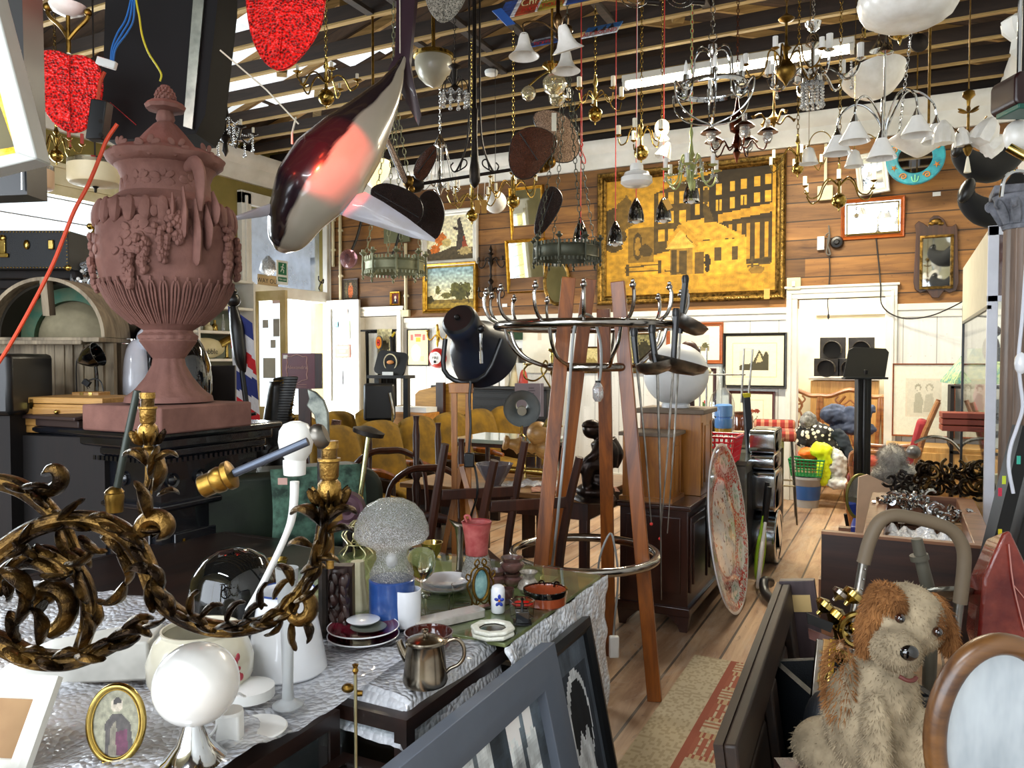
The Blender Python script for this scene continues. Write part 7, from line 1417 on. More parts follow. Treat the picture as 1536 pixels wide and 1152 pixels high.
t.add('blade',MB().prism([(t.p(x,y).x,t.p(x,y).z)for x,y in((462,583),(475,588),(487,600),(493,618),(494,650),(492,668),(474,668),(476,640),(472,622),(461,608),(465,598))],-.008,.008),mat('mottled_metal','#3a3f3c',.4,.7,'#8c8f84',16.),bev=.003)
t.add('stand_rod',MB().tube([t.p(483,668),V((t.p(483,668).x,0,TH+.02-t.loc.z))],.012,8),m_iron)
t=Th('plumed_sculpture','black ribbed and spiked metal sculpture shaped like a plumed helmet','sculpture',415,690,4.3);k=t.k;rnd=RR(6)
mb=MB()
for i in range(26):
 f=i/25;mb.tube([V(((-28+26*f)*k+x*k,-.04*sin(a),(20+100*f)*k+(sin(a)*3)*k))for x,a in((0,0),(16,1),(36,2),(52-30*f,3.1))],2.4*k,6,3)
mb.grid(lambda u,v:V(((-30+52*u*(1-.5*v)+20*v)*k,-.05*sin(pi*u),(0+118*v)*k)),12,12);t.add('ribbed_body',mb,mat('black_wicker_metal','#0c0b0a',.35,.4,'#2b2824',20.),sol=.004)
mb=MB()
for i in range(34):f=rnd.random();x=(-2+34*(1-f)*1.0)*k;z=(120*f)*k;mb.tube([(x,-.02,z),(x+(8+rnd.random()*8)*k,-.04,z+(rnd.random()*14-2)*k),(x+(14+rnd.random()*6)*k,-.03,z+(8*rnd.random()+4)*k)],[2.5*k,1.8*k,.4*k],5,2)
t.add('spiked_crest',mb,m_obrass);t.add('head',MB().ball((-20*k,0,10*k),(26*k,.09,30*k),14).ball((12*k,-.05,-6*k),(26*k,.1,34*k),14),m_black);t.add('handle',MB().tube([V((x*k,0,z*k))for x,z in((-30,70),(-44,66),(-54,52),(-52,40))],2.5*k,8,4),m_black)
t.add('pedestal',MB().box((0,.05,(-t.loc.z-30*k)/2),(.3,.25,t.loc.z-30*k)),m_teak2)
t=FZ('maroon_sign','maroon and brown sign board with a pale shield outline on a dark post','sign',455,6.6);
a=t.w(at(424,583,6.6));b=t.w(at(483,530,6.6));m_mar=mat('maroon_paint','#5c0f22',.35)
t.add('sign_board',MB().b2((a.x,-.02,a.z),(a.x+(b.x-a.x)*.83,.02,b.z)),m_mar);t.add('brown_edge_panel',MB().b2((a.x+(b.x-a.x)*.83,-.018,a.z),(b.x,.02,b.z)),m_teak2)
cx,cz=(a.x+b.x)/2-.04,(a.z+b.z)/2+.02;m_pale=mat('pale_gold_paint','#b9938a',.5)
t.add('shield_outline',MB().tube([V((cx+x,-.024,cz+z))for x,z in((0,.12),(.05,.1),(.085,.1),(.08,.05),(.09,0),(.08,-.05),(.085,-.09),(.04,-.1),(0,-.125),(-.04,-.1),(-.085,-.09),(-.08,-.05),(-.09,0),(-.08,.05),(-.085,.1),(-.05,.1))],.003,5,2,cyc=True),m_pale)
t.text('Alexandra',(cx,-.024,cz+.01),.042,m_pale);t.add('price_label',MB().box((a.x+.03,-.024,b.z-.03),(.035,.003,.03)),m_plastic_w);t.add('name_box',MB().tube([V((cx+x,-.024,a.z+z))for x,z in((-.04,.015),(.08,.015),(.08,.035),(-.04,.035))],.002,4,cyc=True),m_pale)
t.add('post',MB().box(((a.x+b.x)/2+.02,0,a.z/2),(.1,.05,a.z)),m_teak2)
t=FZ('union_flag','union flag rolled on a black pole with a ball finial','flag',368,5.4);q0=t.w(at(350,450,5.4));q1=t.w(at(378,640,5.4));q1 .z=0;q1 .x=q1 .x+.1
t.add('pole',MB().tube([q0,q1],.02,10),m_black);t.add('ball_finial',MB().ball(q0,.05,12).lathe([(.02,0),(.03,.03),(.001,.08)],q0+V((0,0,.03)),10),m_black);t.add('furled_cover',MB().tube([q0+V((0,0,-.05)),q0+V((.03,-.02,-.2)),q0+V((.05,-.02,-.4)),q0+V((.07,0,-.5))],[.03,.05,.045,.02],10,3),m_black)
t.add('flag_cloth',MB().paint(q0+V((.03,-.02,-.9)),(.16,.02,-.12),(-.06,0,.86),14,50,art('#d8d8dc',[('r',0,0,1,.15,'#28357a'),('p',[(0,.22),(1,.3),(1,.42),(0,.34)],'#c81f28'),('p',[(0,.5),(1,.46),(1,.62),(0,.66)],'#28357a'),('p',[(0,.72),(1,.74),(1,.86),(0,.84)],'#c81f28'),('r',0,.88,.5,1,'#28357a'),('r',.5,.88,1,1,'#3c53a8')],.06)),vcol('flag_print',.8),sol=.006,sharp=0)
t=Th('wall_shelves','cream shelving on the left wall holding glassware and boxes','shelves',260,600,loc=(XL+.005,(left(168,500).y+left(352,500).y)/2,0),rz=0)
ya,yb=left(168,500).y-t.loc.y,left(352,500).y-t.loc.y;SH=[left(300,y).z for y in(600,540,499,462,420)]
mb=MB()
for z in SH+[.3,.8]:mb.b2((0,ya,z-.015),(.32,yb,z+.015))
t.add('shelf_boards',mb,m_white);
for y in(ya,(ya+yb)/2,yb):t.add('upright',MB().b2((0,y-.015,0),(.33,y+.015,SH[-1])),m_white)
t.add('back_board',MB().b2((0,ya,0),(.01,yb,SH[-1])),mat('grey_green_board','#7a8274',.7))
SX=XL+.2;rnd=RR(12)
def shelfitem(name,label,cat,px,shi,fn,x=SX):
 y=hit(px,500,0,x).y;t=Th(name,label,cat,0,0,loc=(x,y,SH[shi]+.016),rz=0);fn(t);return t
shelfitem('red_box','red patterned tin box on the shelf left of the urn','box',180,2,lambda t:t.add('tin',MB().box((0,0,.1),(.15,.26,.2)),mat('red_tin','#a02a20',.4,col2='#c4483a',sc=12.),bev=.01))
shelfitem('pine_box','flat pine box on the shelf under the red tin box','box',200,2,lambda t:t.add('case',MB().box((0,0,.03),(.15,.3,.055)),m_pine,bev=.004))
shelfitem('brass_cannon_tube','short brass telescope tilted up on the lower shelf','telescope',340,1,lambda t:(t.add('tube',MB().tube([(0,-.12,.16),(0,.16,.28)],.05,16),m_brass),t.add('stand',MB().lathe([(.06,0),(.02,.02),(.015,.18)],(0,0,0),12),m_brass)))
shelfitem('round_mirror_tin','large pale oval tin marked with dark script on the lower shelf','tin',308,1,lambda t:(t.add('tin_body',MB().ball((0,0,.12),(.06,.28,.12),24),m_cream),t.text('Bubble',(.065,0,.08),.09,m_ink,rot=(pi/2,0,pi/2))))
for i,(px,h,r,cat,lab,m)in enumerate(((300,.16,.03,'bottle','clear bottle on the middle shelf right of the urn',m_crystal),(322,.13,.035,'vase','small brass bell vase on the middle shelf by bottles',m_brass),(335,.2,.02,'candlestick','thin glass candlestick on the middle shelf',m_crystal),(350,.07,.03,'cup','red and white cup at the end of the middle shelf',mat('red_cup','#b5382c',.4)),(312,.1,.05,'bowl','cream bowl on the middle shelf near urn collar',m_cream))):
 shelfitem(['glass_bottle','brass_vase','glass_candlestick','small_cup','cream_bowl'][i],lab,cat,px,2,lambda t:t.add('body',MB().lathe([(r,0),(r*1.1,h*.1),(r,h*.5),(r*.4,h*.7),(r*.5,h)],(0,0,0),16),m))
for i,(px,h,r,lab,m)in enumerate(((205,.2,.05,'small green glass vase on the lower shelf left of urn',MATS['green_plaid']),(188,.24,.04,'red ornament on the lower shelf beside the domed cupboard',MATS['red_tin']),(340,.22,.1,'cream jug on the upper shelf by the flag finial',m_cream))):
 shelfitem('ornament',lab,'ornament',px,(1,1,3)[i],lambda t:t.add('body',MB().lathe([(r,0),(r*1.1,h*.2),(r*.8,h*.6),(r*.5,h*.8),(r*.6,h)],(0,0,0),16),m))
shelfitem('books','three upright books on the upper shelf behind the reflector lamp','books',176,3,lambda t:[t.add('book',MB().box((0,(i-1)*.04,.1),(.14,.032,.2)),mm,bev=.003)for i,mm in enumerate((m_plastic_w,MATS['red_tin'],m_plastic_w))])
t=FZ('dark_screen','flat dark brown screen standing behind the urn foot','screen',320,4.4,rz=YAW+.2);a=t.w(at(290,548,4.4));t.add('panel',MB().box((0,0,a.z-.35),(.24,.05,.7)),mat('dark_brown_panel','#170b07',.35),bev=.004);t.add('stand',MB().box((0,0,(a.z-.7)/2),(.2,.04,a.z-.7)),m_teak2)
t=FZ('penguin_figure','glossy black figure with white front standing behind the urn foot','figure',245,3.9);zc2=t.w(at(240,545,3.9)).z
t.add('black_body',MB().ball((0.02,.05,zc2-.1),(.2,.15,.3),28).ball((-.06,.0,zc2+.13),(.08,.08,.09),18),m_gloss);t.add('white_front',MB().ball((-.105,-.06,zc2-.1),(.075,.1,.22),24).ball((-.05,-.05,zc2+.12),(.055,.06,.06),16),mat('glossy_white','#dfe3ec',.15,coat=.8));t.add('plinth',MB().lathe([(.16,0),(.16,zc2-.38)],(0.02,.03,0),20),m_mah)
m_dw=mat('yellowed_door_paint','#c9b98a',.5,col2='#b39f68',sc=4.)
def leaf(name,label,y,x0,x1,zt,m,panel,stick):
 t=Th(name,label,'door',0,0,loc=(x0,y,0),rz=0);w=x1-x0;st=.09
 t.add('stile',MB().b2((0,-.022,.02),(st,.022,zt)),m,bev=.003);t.add('stile',MB().b2((w-st,-.022,.02),(w,.022,zt)),m,bev=.003);t.add('rail',MB().b2((st,-.022,zt-.12),(w-st,.022,zt)),m);t.add('rail',MB().b2((st,-.022,.02),(w-st,.022,.3)),m);t.add('rail',MB().b2((st,-.022,.78),(w-st,.022,.92)),m);t.add('lower_panel',MB().b2((st,-.01,.3),(w-st,.01,.78)),m)
 t.add('glass_panel',MB().b2((st,-.003,.92),(w-st,.003,zt-.12)),m_pane)
 for nm,x,z,sw,sh,mm,tx in stick:
  q=t.add(nm,MB().b2((x*w-sw/2,-.012,z-sh/2),(x*w+sw/2,-.006,z+sh/2)),mm)
  for s,dz,sz,tm in tx:t.text(s,(x*w,-.0135,z+dz),sz,tm,parent=q)
 return t
m_note=mat('grey_notice','#9c9a92',.6);m_rdn=mat('red_notice','#d8452c',.5);m_pk=mat('faint_pink_notice','#ddc7c0',.6);m_gn=mat('faded_green_poster','#a9c79a',.6)
leaf('open_door','yellowed half-glazed shop door folded open on the left','' and 0 or OY0+.02,XL+.06,XL+.06+.56,TZ,m_dw,0,[('notice',.4,1.95,.09,.1,m_note,[]),('notice',.72,1.9,.1,.22,m_note,[]),('notice',.62,1.7,.08,.1,m_note,[]),('notice',.5,1.4,.2,.25,m_note,[]),('notice',.72,2.24,.12,.08,m_pk,[])])
leaf('open_door','white half-glazed shop door standing open at the corner','' and 0 or OY1-.02,XL+.08,XL+.08+.58,TZ-.02,m_white,0,[('pink_notice',.45,2.2,.24,.16,m_pk,[]),('blue_notice',.3,2.0,.07,.07,mat('blue_notice','#3f7fa8',.5),[]),('green_poster',.56,1.92,.18,.25,m_gn,[]),('red_notice',.5,1.62,.26,.18,m_rdn,[('ANTIQUES',.05,.04,m_plastic_w),('INSIDE',.0,.035,m_plastic_w),('PLEASE PUSH',-.05,.03,m_plastic_w)]),('white_notice',.4,1.25,.1,.18,m_plastic_w,[])])
x=XL+.02
t=Th('way_out_sign','wooden WAY OUT sign inside the dusty window over the door','sign',0,0,loc=hit(402,422,0,XL+.02),rz=pi/2);t.add('board',MB().box((0,0,0),(.36,.015,.16)),mat('pale_sign_wood','#c9ad82',.6),bev=.004);t.text('WAY OUT',(0,-.01,0),.085,m_ink)
t=Th('fire_exit_sign','green and white running man fire exit sign in transom window','sign',0,0,loc=hit(423,409,0,XL+.03),rz=pi/2);m_grs=mat('exit_green','#1b6a4a',.5);t.add('board',MB().box((0,0,0),(.21,.012,.32)),m_plastic_w,bev=.003);t.add('green_panel',MB().box((0,-.008,.05),(.15,.004,.16)),m_grs);t.add('green_strip',MB().box((0,-.008,-.09),(.16,.004,.06)),m_grs);t.text('Fire exit',(0,-.011,-.09),.04,m_plastic_w)
t.add('running_figure',MB().ball((.01,-.011,.105),(.012,.002,.012),8).tube([(.0,-.011,.09),(-.01,-.011,.05),(-.035,-.011,.01)],.007,5).tube([(-.01,-.011,.05),(.02,-.011,.03),(.015,-.011,-.005)],.006,5).tube([(-.035,-.011,.07),(.0,-.011,.08),(.03,-.011,.06)],.005,5),m_plastic_w)
t=Th('coat_hook','curled black hook on the door frame under the transom','hook',0,0,loc=hit(478,425,0,XL+.1),rz=pi/2);t.add('hook',MB().tube([(0,0,.1),(-.02,-.02,.04),(.03,-.05,.0),(.05,-.04,.06),(-.03,-.03,-.06),(0,-.02,-.1)],.008,6,4),m_iron)
t=Th('wire_bundle','silver glittering foil ball hanging in the dusty transom window','decoration',0,0,loc=hit(402,398,0,XL+.14),rz=0);t.add('foil_ball',MB().lathe([(.02,.12),(.09,.04),(.1,-.06),(.06,-.12),(.01,-.14)],(0,0,0),16,wob=lambda a,f:1+.1*sin(9*a+8*f)),mat('foil','#9aa0a8',.2,.9,'#e8ebee',40.,bump=.8))
def fur(mb,c,r,n,L,seed,rot=None,w=.0016,down=.3,flt=None):
 rnd=RR(seed);R=RO(rot[2],3,'Z')@RO(rot[1],3,'Y')@RO(rot[0],3,'X')if rot else M.Identity(3)
 r=(r,r,r)if isinstance(r,(int,float))else r;c=V(c)
 for i in range(n):
  z=rnd.uniform(-1,1);a=rnd.uniform(0,2*pi);q=math.sqrt(1-z*z);d=V((q*cos(a),q*sin(a),z));p=c+R@V((d.x*r[0],d.y*r[1],d.z*r[2]))*.97;nn=(R@V((d.x/r[0],d.y/r[1],d.z/r[2]))).normalized()
  if flt and not flt(p,nn):continue
  t=(nn+V((rnd.uniform(-.5,.5),rnd.uniform(-.5,.5),rnd.uniform(-.5,.5)-down))).normalized();s=t.cross(V((rnd.random(),rnd.random(),.3))).normalized()*w;mb.add([p-s,p+s,p+t*L*rnd.uniform(.6,1.2)],[(0,1,2)])
 return mb
def blob(t,name,els,m,vox=.006,smooth=8,parent=None):
 mb=MB()
 for e in els:
  if e[0]=='t':mb.tube([V(q)for q in e[1]],e[2],12,4)
  else:mb.ball(e[0],e[1],20,rot=e[2]if len(e)>2 else None)
 o=t.add(name,mb,m,parent);q=o.modifiers.new('r','REMESH');q.mode='VOXEL';q.voxel_size=vox;q.use_smooth_shade=True
 q=o.modifiers.new('s','SMOOTH');q.iterations=smooth;q.factor=.6;return o
m_tab=wood('light_table_wood','#5c3a1c','#9c7040',0,1.,.35,.3);m_oak=wood('golden_oak','#7a430f','#bd7c2a',2,1.,.35,.4);m_oakt=mat('dusty_oak_top','#6b5c4c',.6,col2='#857563')
def table(name,label,x0,x1,y0,y1,h,m,leg=.05,apr=.1):
 t=Th(name,label,'table',0,0,loc=((x0+x1)/2,(y0+y1)/2,0),rz=0);w,d=x1-x0,y1-y0
 t.add('table_top',MB().box((0,0,h-.015),(w,d,.03)),m,bev=.004);t.add('apron',MB().box((0,0,h-.03-apr/2),(w-.06,d-.06,apr)),m_teak2)
 for sx in(-1,1):
  for sy in(-1,1):t.add('leg',MB().box((sx*(w/2-.06),sy*(d/2-.06),(h-.03-apr)/2),(leg,leg,h-.03-apr)),m_teak2,bev=.004)
 return t
table('long_table','long light topped table with the bronze seated figure and gold roller',-2.75,-1.5,3.95,4.85,.75,m_tab)
class OT(Th):
 def __init__(s,name,label,cat,px,py,h,group=None,rz=YAW):Th.__init__(s,name,label,cat,px,py,loc=flr(px,py,h+.0005),rz=rz,group=group)
t=OT('glass_compote','grey pressed glass bowl at the left end of the long table','bowl',742,733,.75);k=t.k;t.add('bowl',MB().shell([(12*k,0),(10*k,6*k),(14*k,12*k),(24*k,30*k),(28*k,38*k)],.003,(0,0,0),32,wob=lambda a,f:1+.04*sin(12*a)),mat('smoky_glass','#8d8890',.1,trans=.6,ior=1.4))
t=OT('gold_roller','gold coloured cylinder roller with a curved handle lying on the long table','roller',792,716,.75,rz=YAW-.15);k=t.k;t.add('cylinder',MB().tube([(-32*k,0,11*k),(30*k,-.03,9*k)],5.5*k,16),m_brass);t.add('handle',MB().tube([V((x*k,-.01,z*k))for x,z in((-32,9),(-42,2),(-40,-2),(-34,2))],1.6*k,6,4),m_brass)
t=OT('plastic_wrapping','crumpled clear plastic wrapping on the long table','wrapping',800,728,.75);t.add('wrap',MB().grid(lambda u,v:V(((u-.5)*.38,(v-.5)*.2,.006+.03*abs(mnoise.noise(V((u*6,v*6,2)))))),24,14),m_bub)
t=OT('patterned_cloth','small red patterned cloth on the long table','cloth',862,735,.75);t.add('cloth',MB().grid(lambda u,v:V(((u-.5)*.5,(v-.5)*.18,.004+.008*abs(mnoise.noise(V((u*5,v*5,4)))))),16,8),mat('red_paisley','#7a3428',.8,col2='#b0846a',sc=30.))
m_brz=mat('dark_bronze','#140f0d',.3,.75,'#33261f',14.)
t=OT('bronze_figure','dark bronze statue of a seated bent figure on a rocky mound on the long table','statue',893,752,.75);k=t.k
blob(t,'seated_body',[((0,0,16*k),(30*k,.1,14*k)),((8*k,0,32*k),(18*k,.07,18*k)),((12*k,0,52*k),(14*k,.06,14*k)),('t',[(14*k,0,52*k),(14*k,0,76*k),(4*k,0,94*k)],[19*k,21*k,14*k]),('t',[(4*k,0,94*k),(-2*k,0,102*k)],[6*k,6*k]),((-6*k,0,108*k),(14*k,13*k,14*k)),('t',[(10*k,-.03,54*k),(-10*k,-.05,56*k),(-14*k,-.05,34*k),(-12*k,-.05,18*k)],[13*k,11*k,8*k,6*k]),('t',[(12*k,.03,54*k),(-6*k,.04,48*k),(-8*k,.04,28*k),(-6*k,.04,16*k)],[13*k,11*k,8*k,6*k]),('t',[(6*k,-.04,88*k),(-4*k,-.07,72*k),(-14*k,-.06,64*k),(-22*k,-.05,52*k),(-28*k,-.05,48*k)],[8*k,7*k,6*k,5*k,5*k]),('t',[(10*k,.04,88*k),(4*k,.07,70*k),(-8*k,.06,62*k)],[8*k,7*k,5*k]),('t',[(20*k,.02,92*k),(30*k,.03,70*k),(28*k,.03,50*k)],[12*k,14*k,8*k])],m_brz,.006,4)
t.add('hair_curls',MB().ball((-6*k,0,114*k),(15*k,14*k,9*k),10),m_brz)
t.add('base',MB().lathe([(28*k,0),(32*k,3*k),(29*k,8*k),(18*k,14*k)],(0,0,0),24,wob=lambda a,f:1+.06*sin(5*a)),m_brz)
m_mah2=wood('polished_mahogany','#1b0a06','#3c1a10',2,1.,.22,.7)
t=Th('mahogany_desk','dark mahogany pedestal desk with bracket feet, plate leaning on its side','desk',0,0,loc=(-1.235,4.85,0),rz=0)
w,d=.39,1.24
t.add('desk_top',MB().box((0,0,.685),(w+.04,d+.04,.03)),m_mah2,bev=.008);t.add('carcass',MB().box((0,0,.4),(w,d,.54)),m_mah2,bev=.004);t.add('plinth',MB().box((0,0,.11),(w+.03,d+.03,.05)),m_mah2,bev=.006)
for sx in(-1,1):
 for sy in(-1,1):t.add('bracket_foot',MB().prism([(-.02,0),(.02,0),(.03,.03),(.09,.085),(-.03,.085)]if sx<0 else[(-.02,0),(.02,0),(.03,.085),(-.09,.085),(-.03,.03)],-.03,.03,TL((sx*(w/2-.02),sy*(d/2-.02),0))),m_mah2)
for i in range(3):t.add('drawer_front',MB().box((w/2+.006,-d/2+.2+i*.4,.42),(.014,.34,.42)).box((w/2+.016,-d/2+.2+i*.4,.42),(.01,.26,.34)),m_mah2,bev=.004)
t.add('side_moulding',MB().box((0,-d/2-.006,.42),(w-.08,.01,.42)),m_mah2,bev=.003)
t=Th('oak_drawer_cabinet','lower golden oak cabinet with a dusty grey top, on the near end of desk','cabinet',0,0,loc=(-1.29,4.39,.7005),rz=0)
t.add('carcass',MB().box((0,0,.185),(.28,.24,.37)),m_oak,bev=.003);t.add('top_board',MB().box((0,0,.38),(.32,.28,.022)),m_oakt,bev=.004);t.add('carved_side',MB().box((.142,0,.18),(.006,.06,.26)).box((.142,.08,.18),(.006,.02,.3)).box((.142,-.08,.18),(.006,.02,.3)),m_oak,bev=.002);t.add('plinth',MB().box((0,0,.012),(.31,.27,.024)),m_oak)
t=Th('oak_drawer_cabinet','taller golden oak cabinet behind the lower one, carrying the white globe lamp','cabinet',0,0,loc=(-1.235,4.72,.7005),rz=0)
t.add('carcass',MB().box((0,0,.24),(.37,.3,.48)),m_oak,bev=.003);t.add('top_board',MB().box((0,0,.495),(.42,.36,.03)),m_oakt,bev=.006);t.add('carved_side',MB().box((.188,0,.24),(.006,.12,.34)).box((.188,.11,.24),(.006,.03,.38)).box((.188,-.11,.24),(.006,.03,.38)),m_oak,bev=.002)
t=Th('white_globe_lamp','large round white opal globe lamp standing on the taller oak cabinet','lamp',0,0,loc=(-1.235,4.70,1.2115),rz=0)
t.add('collar',MB().lathe([(.085,0),(.085,.02),(.07,.03)],(0,0,0),24),m_wp);t.add('globe',MB().ball((0,0,.2),(.195,.195,.19),40),mat('matt_opal','#dfe2e2',.45))
t=Th('wooden_bust','dark carved wooden head ornament peeping out right above the globe lamp','carving',1035,548,5.3);k=t.k
blob(t,'head',[((0,0,0),(12*k,11*k,14*k)),((12*k,0,-2*k),(5*k,4*k,4*k)),((-2*k,0,24*k),(14*k,12*k,13*k)),((10*k,0,22*k),(6*k,5*k,4*k))],wood('carved_brown','#2c150e','#5a2f22',0),.008,3)
t.add('pillar',MB().lathe([(.06,-t.loc.z+.7),(.04,-t.loc.z+.75),(.03,-10*k)],(0,0,0),14),m_teak2)
t=Th('glass_counter','low glass topped shop counter behind the leaning china plate','counter',0,0,loc=(-1.27,6.55,0),rz=0)
t.add('carcass',MB().box((0,0,.38),(.6,2.0,.76)),mat('grey_counter','#4c4c48',.4,col2='#6d6a62'));t.add('counter_top',MB().box((0,0,.785),(.64,2.06,.03)),mat('scratched_glass_top','#5a605c',.08,coat=.8));t.add('side_panels',MB().box((.303,-.5,.4),(.006,.8,.6)).box((.303,.5,.4),(.006,.8,.6)),m_mah)
CH=.8
def basket(name,label,px,py,h,w,d,hh,m,rz=0,grp=None):
 t=OT(name,label,'basket',px,py,h,rz=rz);mb=MB();n=9
 for i in range(n+1):
  f=i/n
  for s in(-1,1):mb.bar((-w/2+f*w,s*d/2,hh),(-w*.42+f*w*.84,s*d*.42,0),.008,.004,up=(0,1,0));mb.bar((s*w/2,-d/2+f*d,hh),(s*w*.42,-d*.42+f*d*.84,0),.008,.004,up=(1,0,0))
 for j in range(5):g=j/5;ww,dd=w*(.84+.16*g),d*(.84+.16*g);mb.tube([V((x*ww/2,y*dd/2,hh*g+.004))for x,y in((-1,-1),(1,-1),(1,1),(-1,1))],.004,6,cyc=True)
 mb.box((0,0,.003),(w*.84,d*.84,.005));t.add('woven_sides',mb,m);t.add('rim',MB().tube([V((x*w/2,y*d/2,hh))for x,y in((-1,-1),(1,-1),(1,1),(-1,1))],.009,8,cyc=True),m);return t
basket('red_basket','red plastic shop basket on the glass counter','' and 0 or 1075,692,CH,.3,.3,.18,mat('red_plastic','#c3122a',.3),rz=0)
t=OT('glass_cloche_bottle','tall clear glass bell bottle holding a blue plastic drum, behind red basket','bottle',1082,664,CH);k=t.k
t.add('glass',MB().shell([(18*k,0),(19*k,5*k),(19*k,60*k),(15*k,72*k),(7*k,80*k),(4*k,112*k),(5*k,114*k)],.002,(0,0,0),28),m_pane);t.add('blue_drum',MB().lathe([(12*k,22*k),(13*k,24*k),(13*k,36*k),(10*k,38*k),(13*k,40*k),(13*k,56*k),(10*k,58*k)],(3*k,0,0),24),mat('sky_blue_plastic','#6fa4ea',.3));t.add('yellow_base',MB().lathe([(12*k,14*k),(13*k,22*k)],(3*k,0,0),20),mat('yellow_plastic','#d79b1e',.3))
t=OT('stoneware_crock','brown salt glazed crock behind black pole','crock',1114,655,CH);k=t.k;t.add('body',MB().shell([(14*k,0),(15*k,4*k),(15*k,30*k),(13*k,34*k),(14*k,37*k)],.004,(0,0,0),28),mat('brown_saltglaze','#5c2f1a',.15,coat=.7))
t=OT('old_radio','cream old radio shaped box on the glass counter','radio',1114,672,CH,rz=.1);k=t.k;t.add('case',MB().box((0,0,13*k),(30*k,16*k,25*k)),mat('cream_bakelite','#a39478',.35),bev=.008);t.add('dial',MB().box((0,-8.2*k,14*k),(18*k,.004,16*k)),mat('radio_dial','#6d5c44',.5))
t=OT('bronze_bowl_lamp','tarnished round lamp head lying beside globe lamp cabinet','lamp',1062,660,CH);k=t.k;t.add('head',MB().lathe([(5*k,0),(12*k,8*k),(13*k,22*k),(8*k,30*k),(2*k,32*k)],(-6*k,0,6*k),20,RO(.5,4,'Y')),mat('tarnish_brown','#4d4038',.35,.6));
for i,(x,y,yb,lab)in enumerate(((1050,520,690,'tall steel upright rod by the orange framed print'),(1060,522,690,'second steel upright rod with a cream knob beside orange frame'))):
 t=Th('steel_upright',lab,'rod',x,y,6.6);t.add('rod',MB().tube([(0,0,0),(0,0,CH-t.loc.z+.001)],.008,8),m_steel);
 if i:t.add('cream_knob',MB().ball((.0,-.03,-.2),.035,10),m_cream)
t=Th('steel_trolley','steel hoop frame with a dark blue handle standing before the black framed print','frame',1125,522,5.9);
t.add('hoop',MB().tube([t.p(*q)for q in((1112,604),(1116,523),(1129,524),(1123,592))],.008,8),m_steel);t.add('blue_pole',MB().bar(t.p(1119,592),V((t.p(1132,860).x,-.1,-t.loc.z+.001)),.05,.05),mat('navy_pole','#0c1420',.4),bev=.005);t.add('yellow_band',MB().bar(t.p(1119,590),t.p(1119.6,596),.053,.053),mat('yellow_tape','#c9c320',.4));t.add('crossbar',MB().tube([t.p(1060,562),t.p(1118,562)],.006,6),m_steel)
t=Th('china_charger','huge oriental china charger with a red patterned border leaning on desk side','plate',0,0,loc=(-.86,4.72,.003),rz=0)
Dm=.5;T_=TL((-.012,0,0))@RO(-.13,4,'Y')@TL((0,0,Dm))@RO(pi/2,4,'Y')
pl=MB().lathe([(.2,-.02),(.3,-.02),(.42,-.006),(Dm,.022),(Dm+.002,.03),(Dm-.01,.03),(.42,.006),(.3,-.008)],(0,0,0),64,T_,closed=True);t.add('plate_body',pl,m_wp)
def chart(u,v):
 x,y=(u-.5)*2,(v-.5)*2;r=math.hypot(x,y);
 if r>.97:return '#e8e6de'
 n=mnoise.noise(V((x*22,y*22,0)))
 if r>.60:
  for i in range(7):
   a=2*pi*i/7+.3;dx,dy=x-.79*cos(a),y-.79*sin(a);q=(dx*cos(a)+dy*sin(a))/.11;s=(-dx*sin(a)+dy*cos(a))/.21
   if q*q+s*s<1:return '#dfe4e0' if q*q+s*s>.5 or n<.1 else '#9fc0ac'
  return '#c0453c' if abs(n)<.13 else('#cfccc4' if mnoise.noise(V((x*40,y*40,3)))>-.1 else '#b88a80')
 if r>.575:return '#c65048'
 c='#f0f4f2'
 if mnoise.noise(V((x*3.5,y*3.5,8)))>.12 and x>.0:c='#8fa896'
 if n>.5:c='#7ea38c'
 elif n<-.55:c='#5f6fb8'
 elif mnoise.noise(V((x*14,y*14,30)))>.44:c='#c8604a'
 return c
fc_=MB().paint((-1,-1,0),(2,0,0),(0,2,0),110,110,chart);keep=[];nc={}
for i,f in enumerate(fc_.f):
 c=sum((fc_.v[j]for j in f),V((0,0,0)))/4
 if c.length<.985:nc[len(keep)]=fc_.col[i];keep.append(f)
def dish(q):
 r=q.length*Dm;z=(-.006 if r<.3 else(-.006+(r-.3)/.12*.013 if r<.42 else.007+(r-.42)/.08*.024));return T_@V((-q.y*Dm,q.x*Dm,z+.002))
fc_.v=[dish(q)for q in fc_.v];fc_.f=keep;fc_.col=nc;t.add('painted_face',fc_,vcol('china_painting',.12,.8))
m_blk=mat('racket_black','#101214',.35)
def racket(label,x,y,a,col,lean,hd=True):
 t=Th('tennis_racket',label,'racket',0,0,loc=(x,y,0),rz=a,group='rackets leaning by the plate');T=RO(lean,4,'X')
 t.add('head_hoop',MB().tube([T@V((p,0,q+.185))for p,q in ell(.125,.17,32)],.011,8,cyc=True),col);s=MB()
 for i in range(-5,6):xx=i*.02;hh=.17*math.sqrt(1-(xx/.125)**2);s.tube([T@V((xx,0,.185-hh)),T@V((xx,0,.185+hh))],.0012,4)
 for i in range(-7,8):zz=i*.021;ww=.125*math.sqrt(1-(zz/.17)**2);s.tube([T@V((-ww,0,.185+zz)),T@V((ww,0,.185+zz))],.0012,4)
 t.add('strings',s,m_plastic_w);t.add('throat',MB().tube([T@V((.07,0,.33)),T@V((.02,0,.45))],.009,8).tube([T@V((-.07,0,.33)),T@V((-.02,0,.45))],.009,8),col);t.add('handle',MB().tube([T@V((0,0,.44)),T@V((0,0,.68))],.016,8),m_blk)
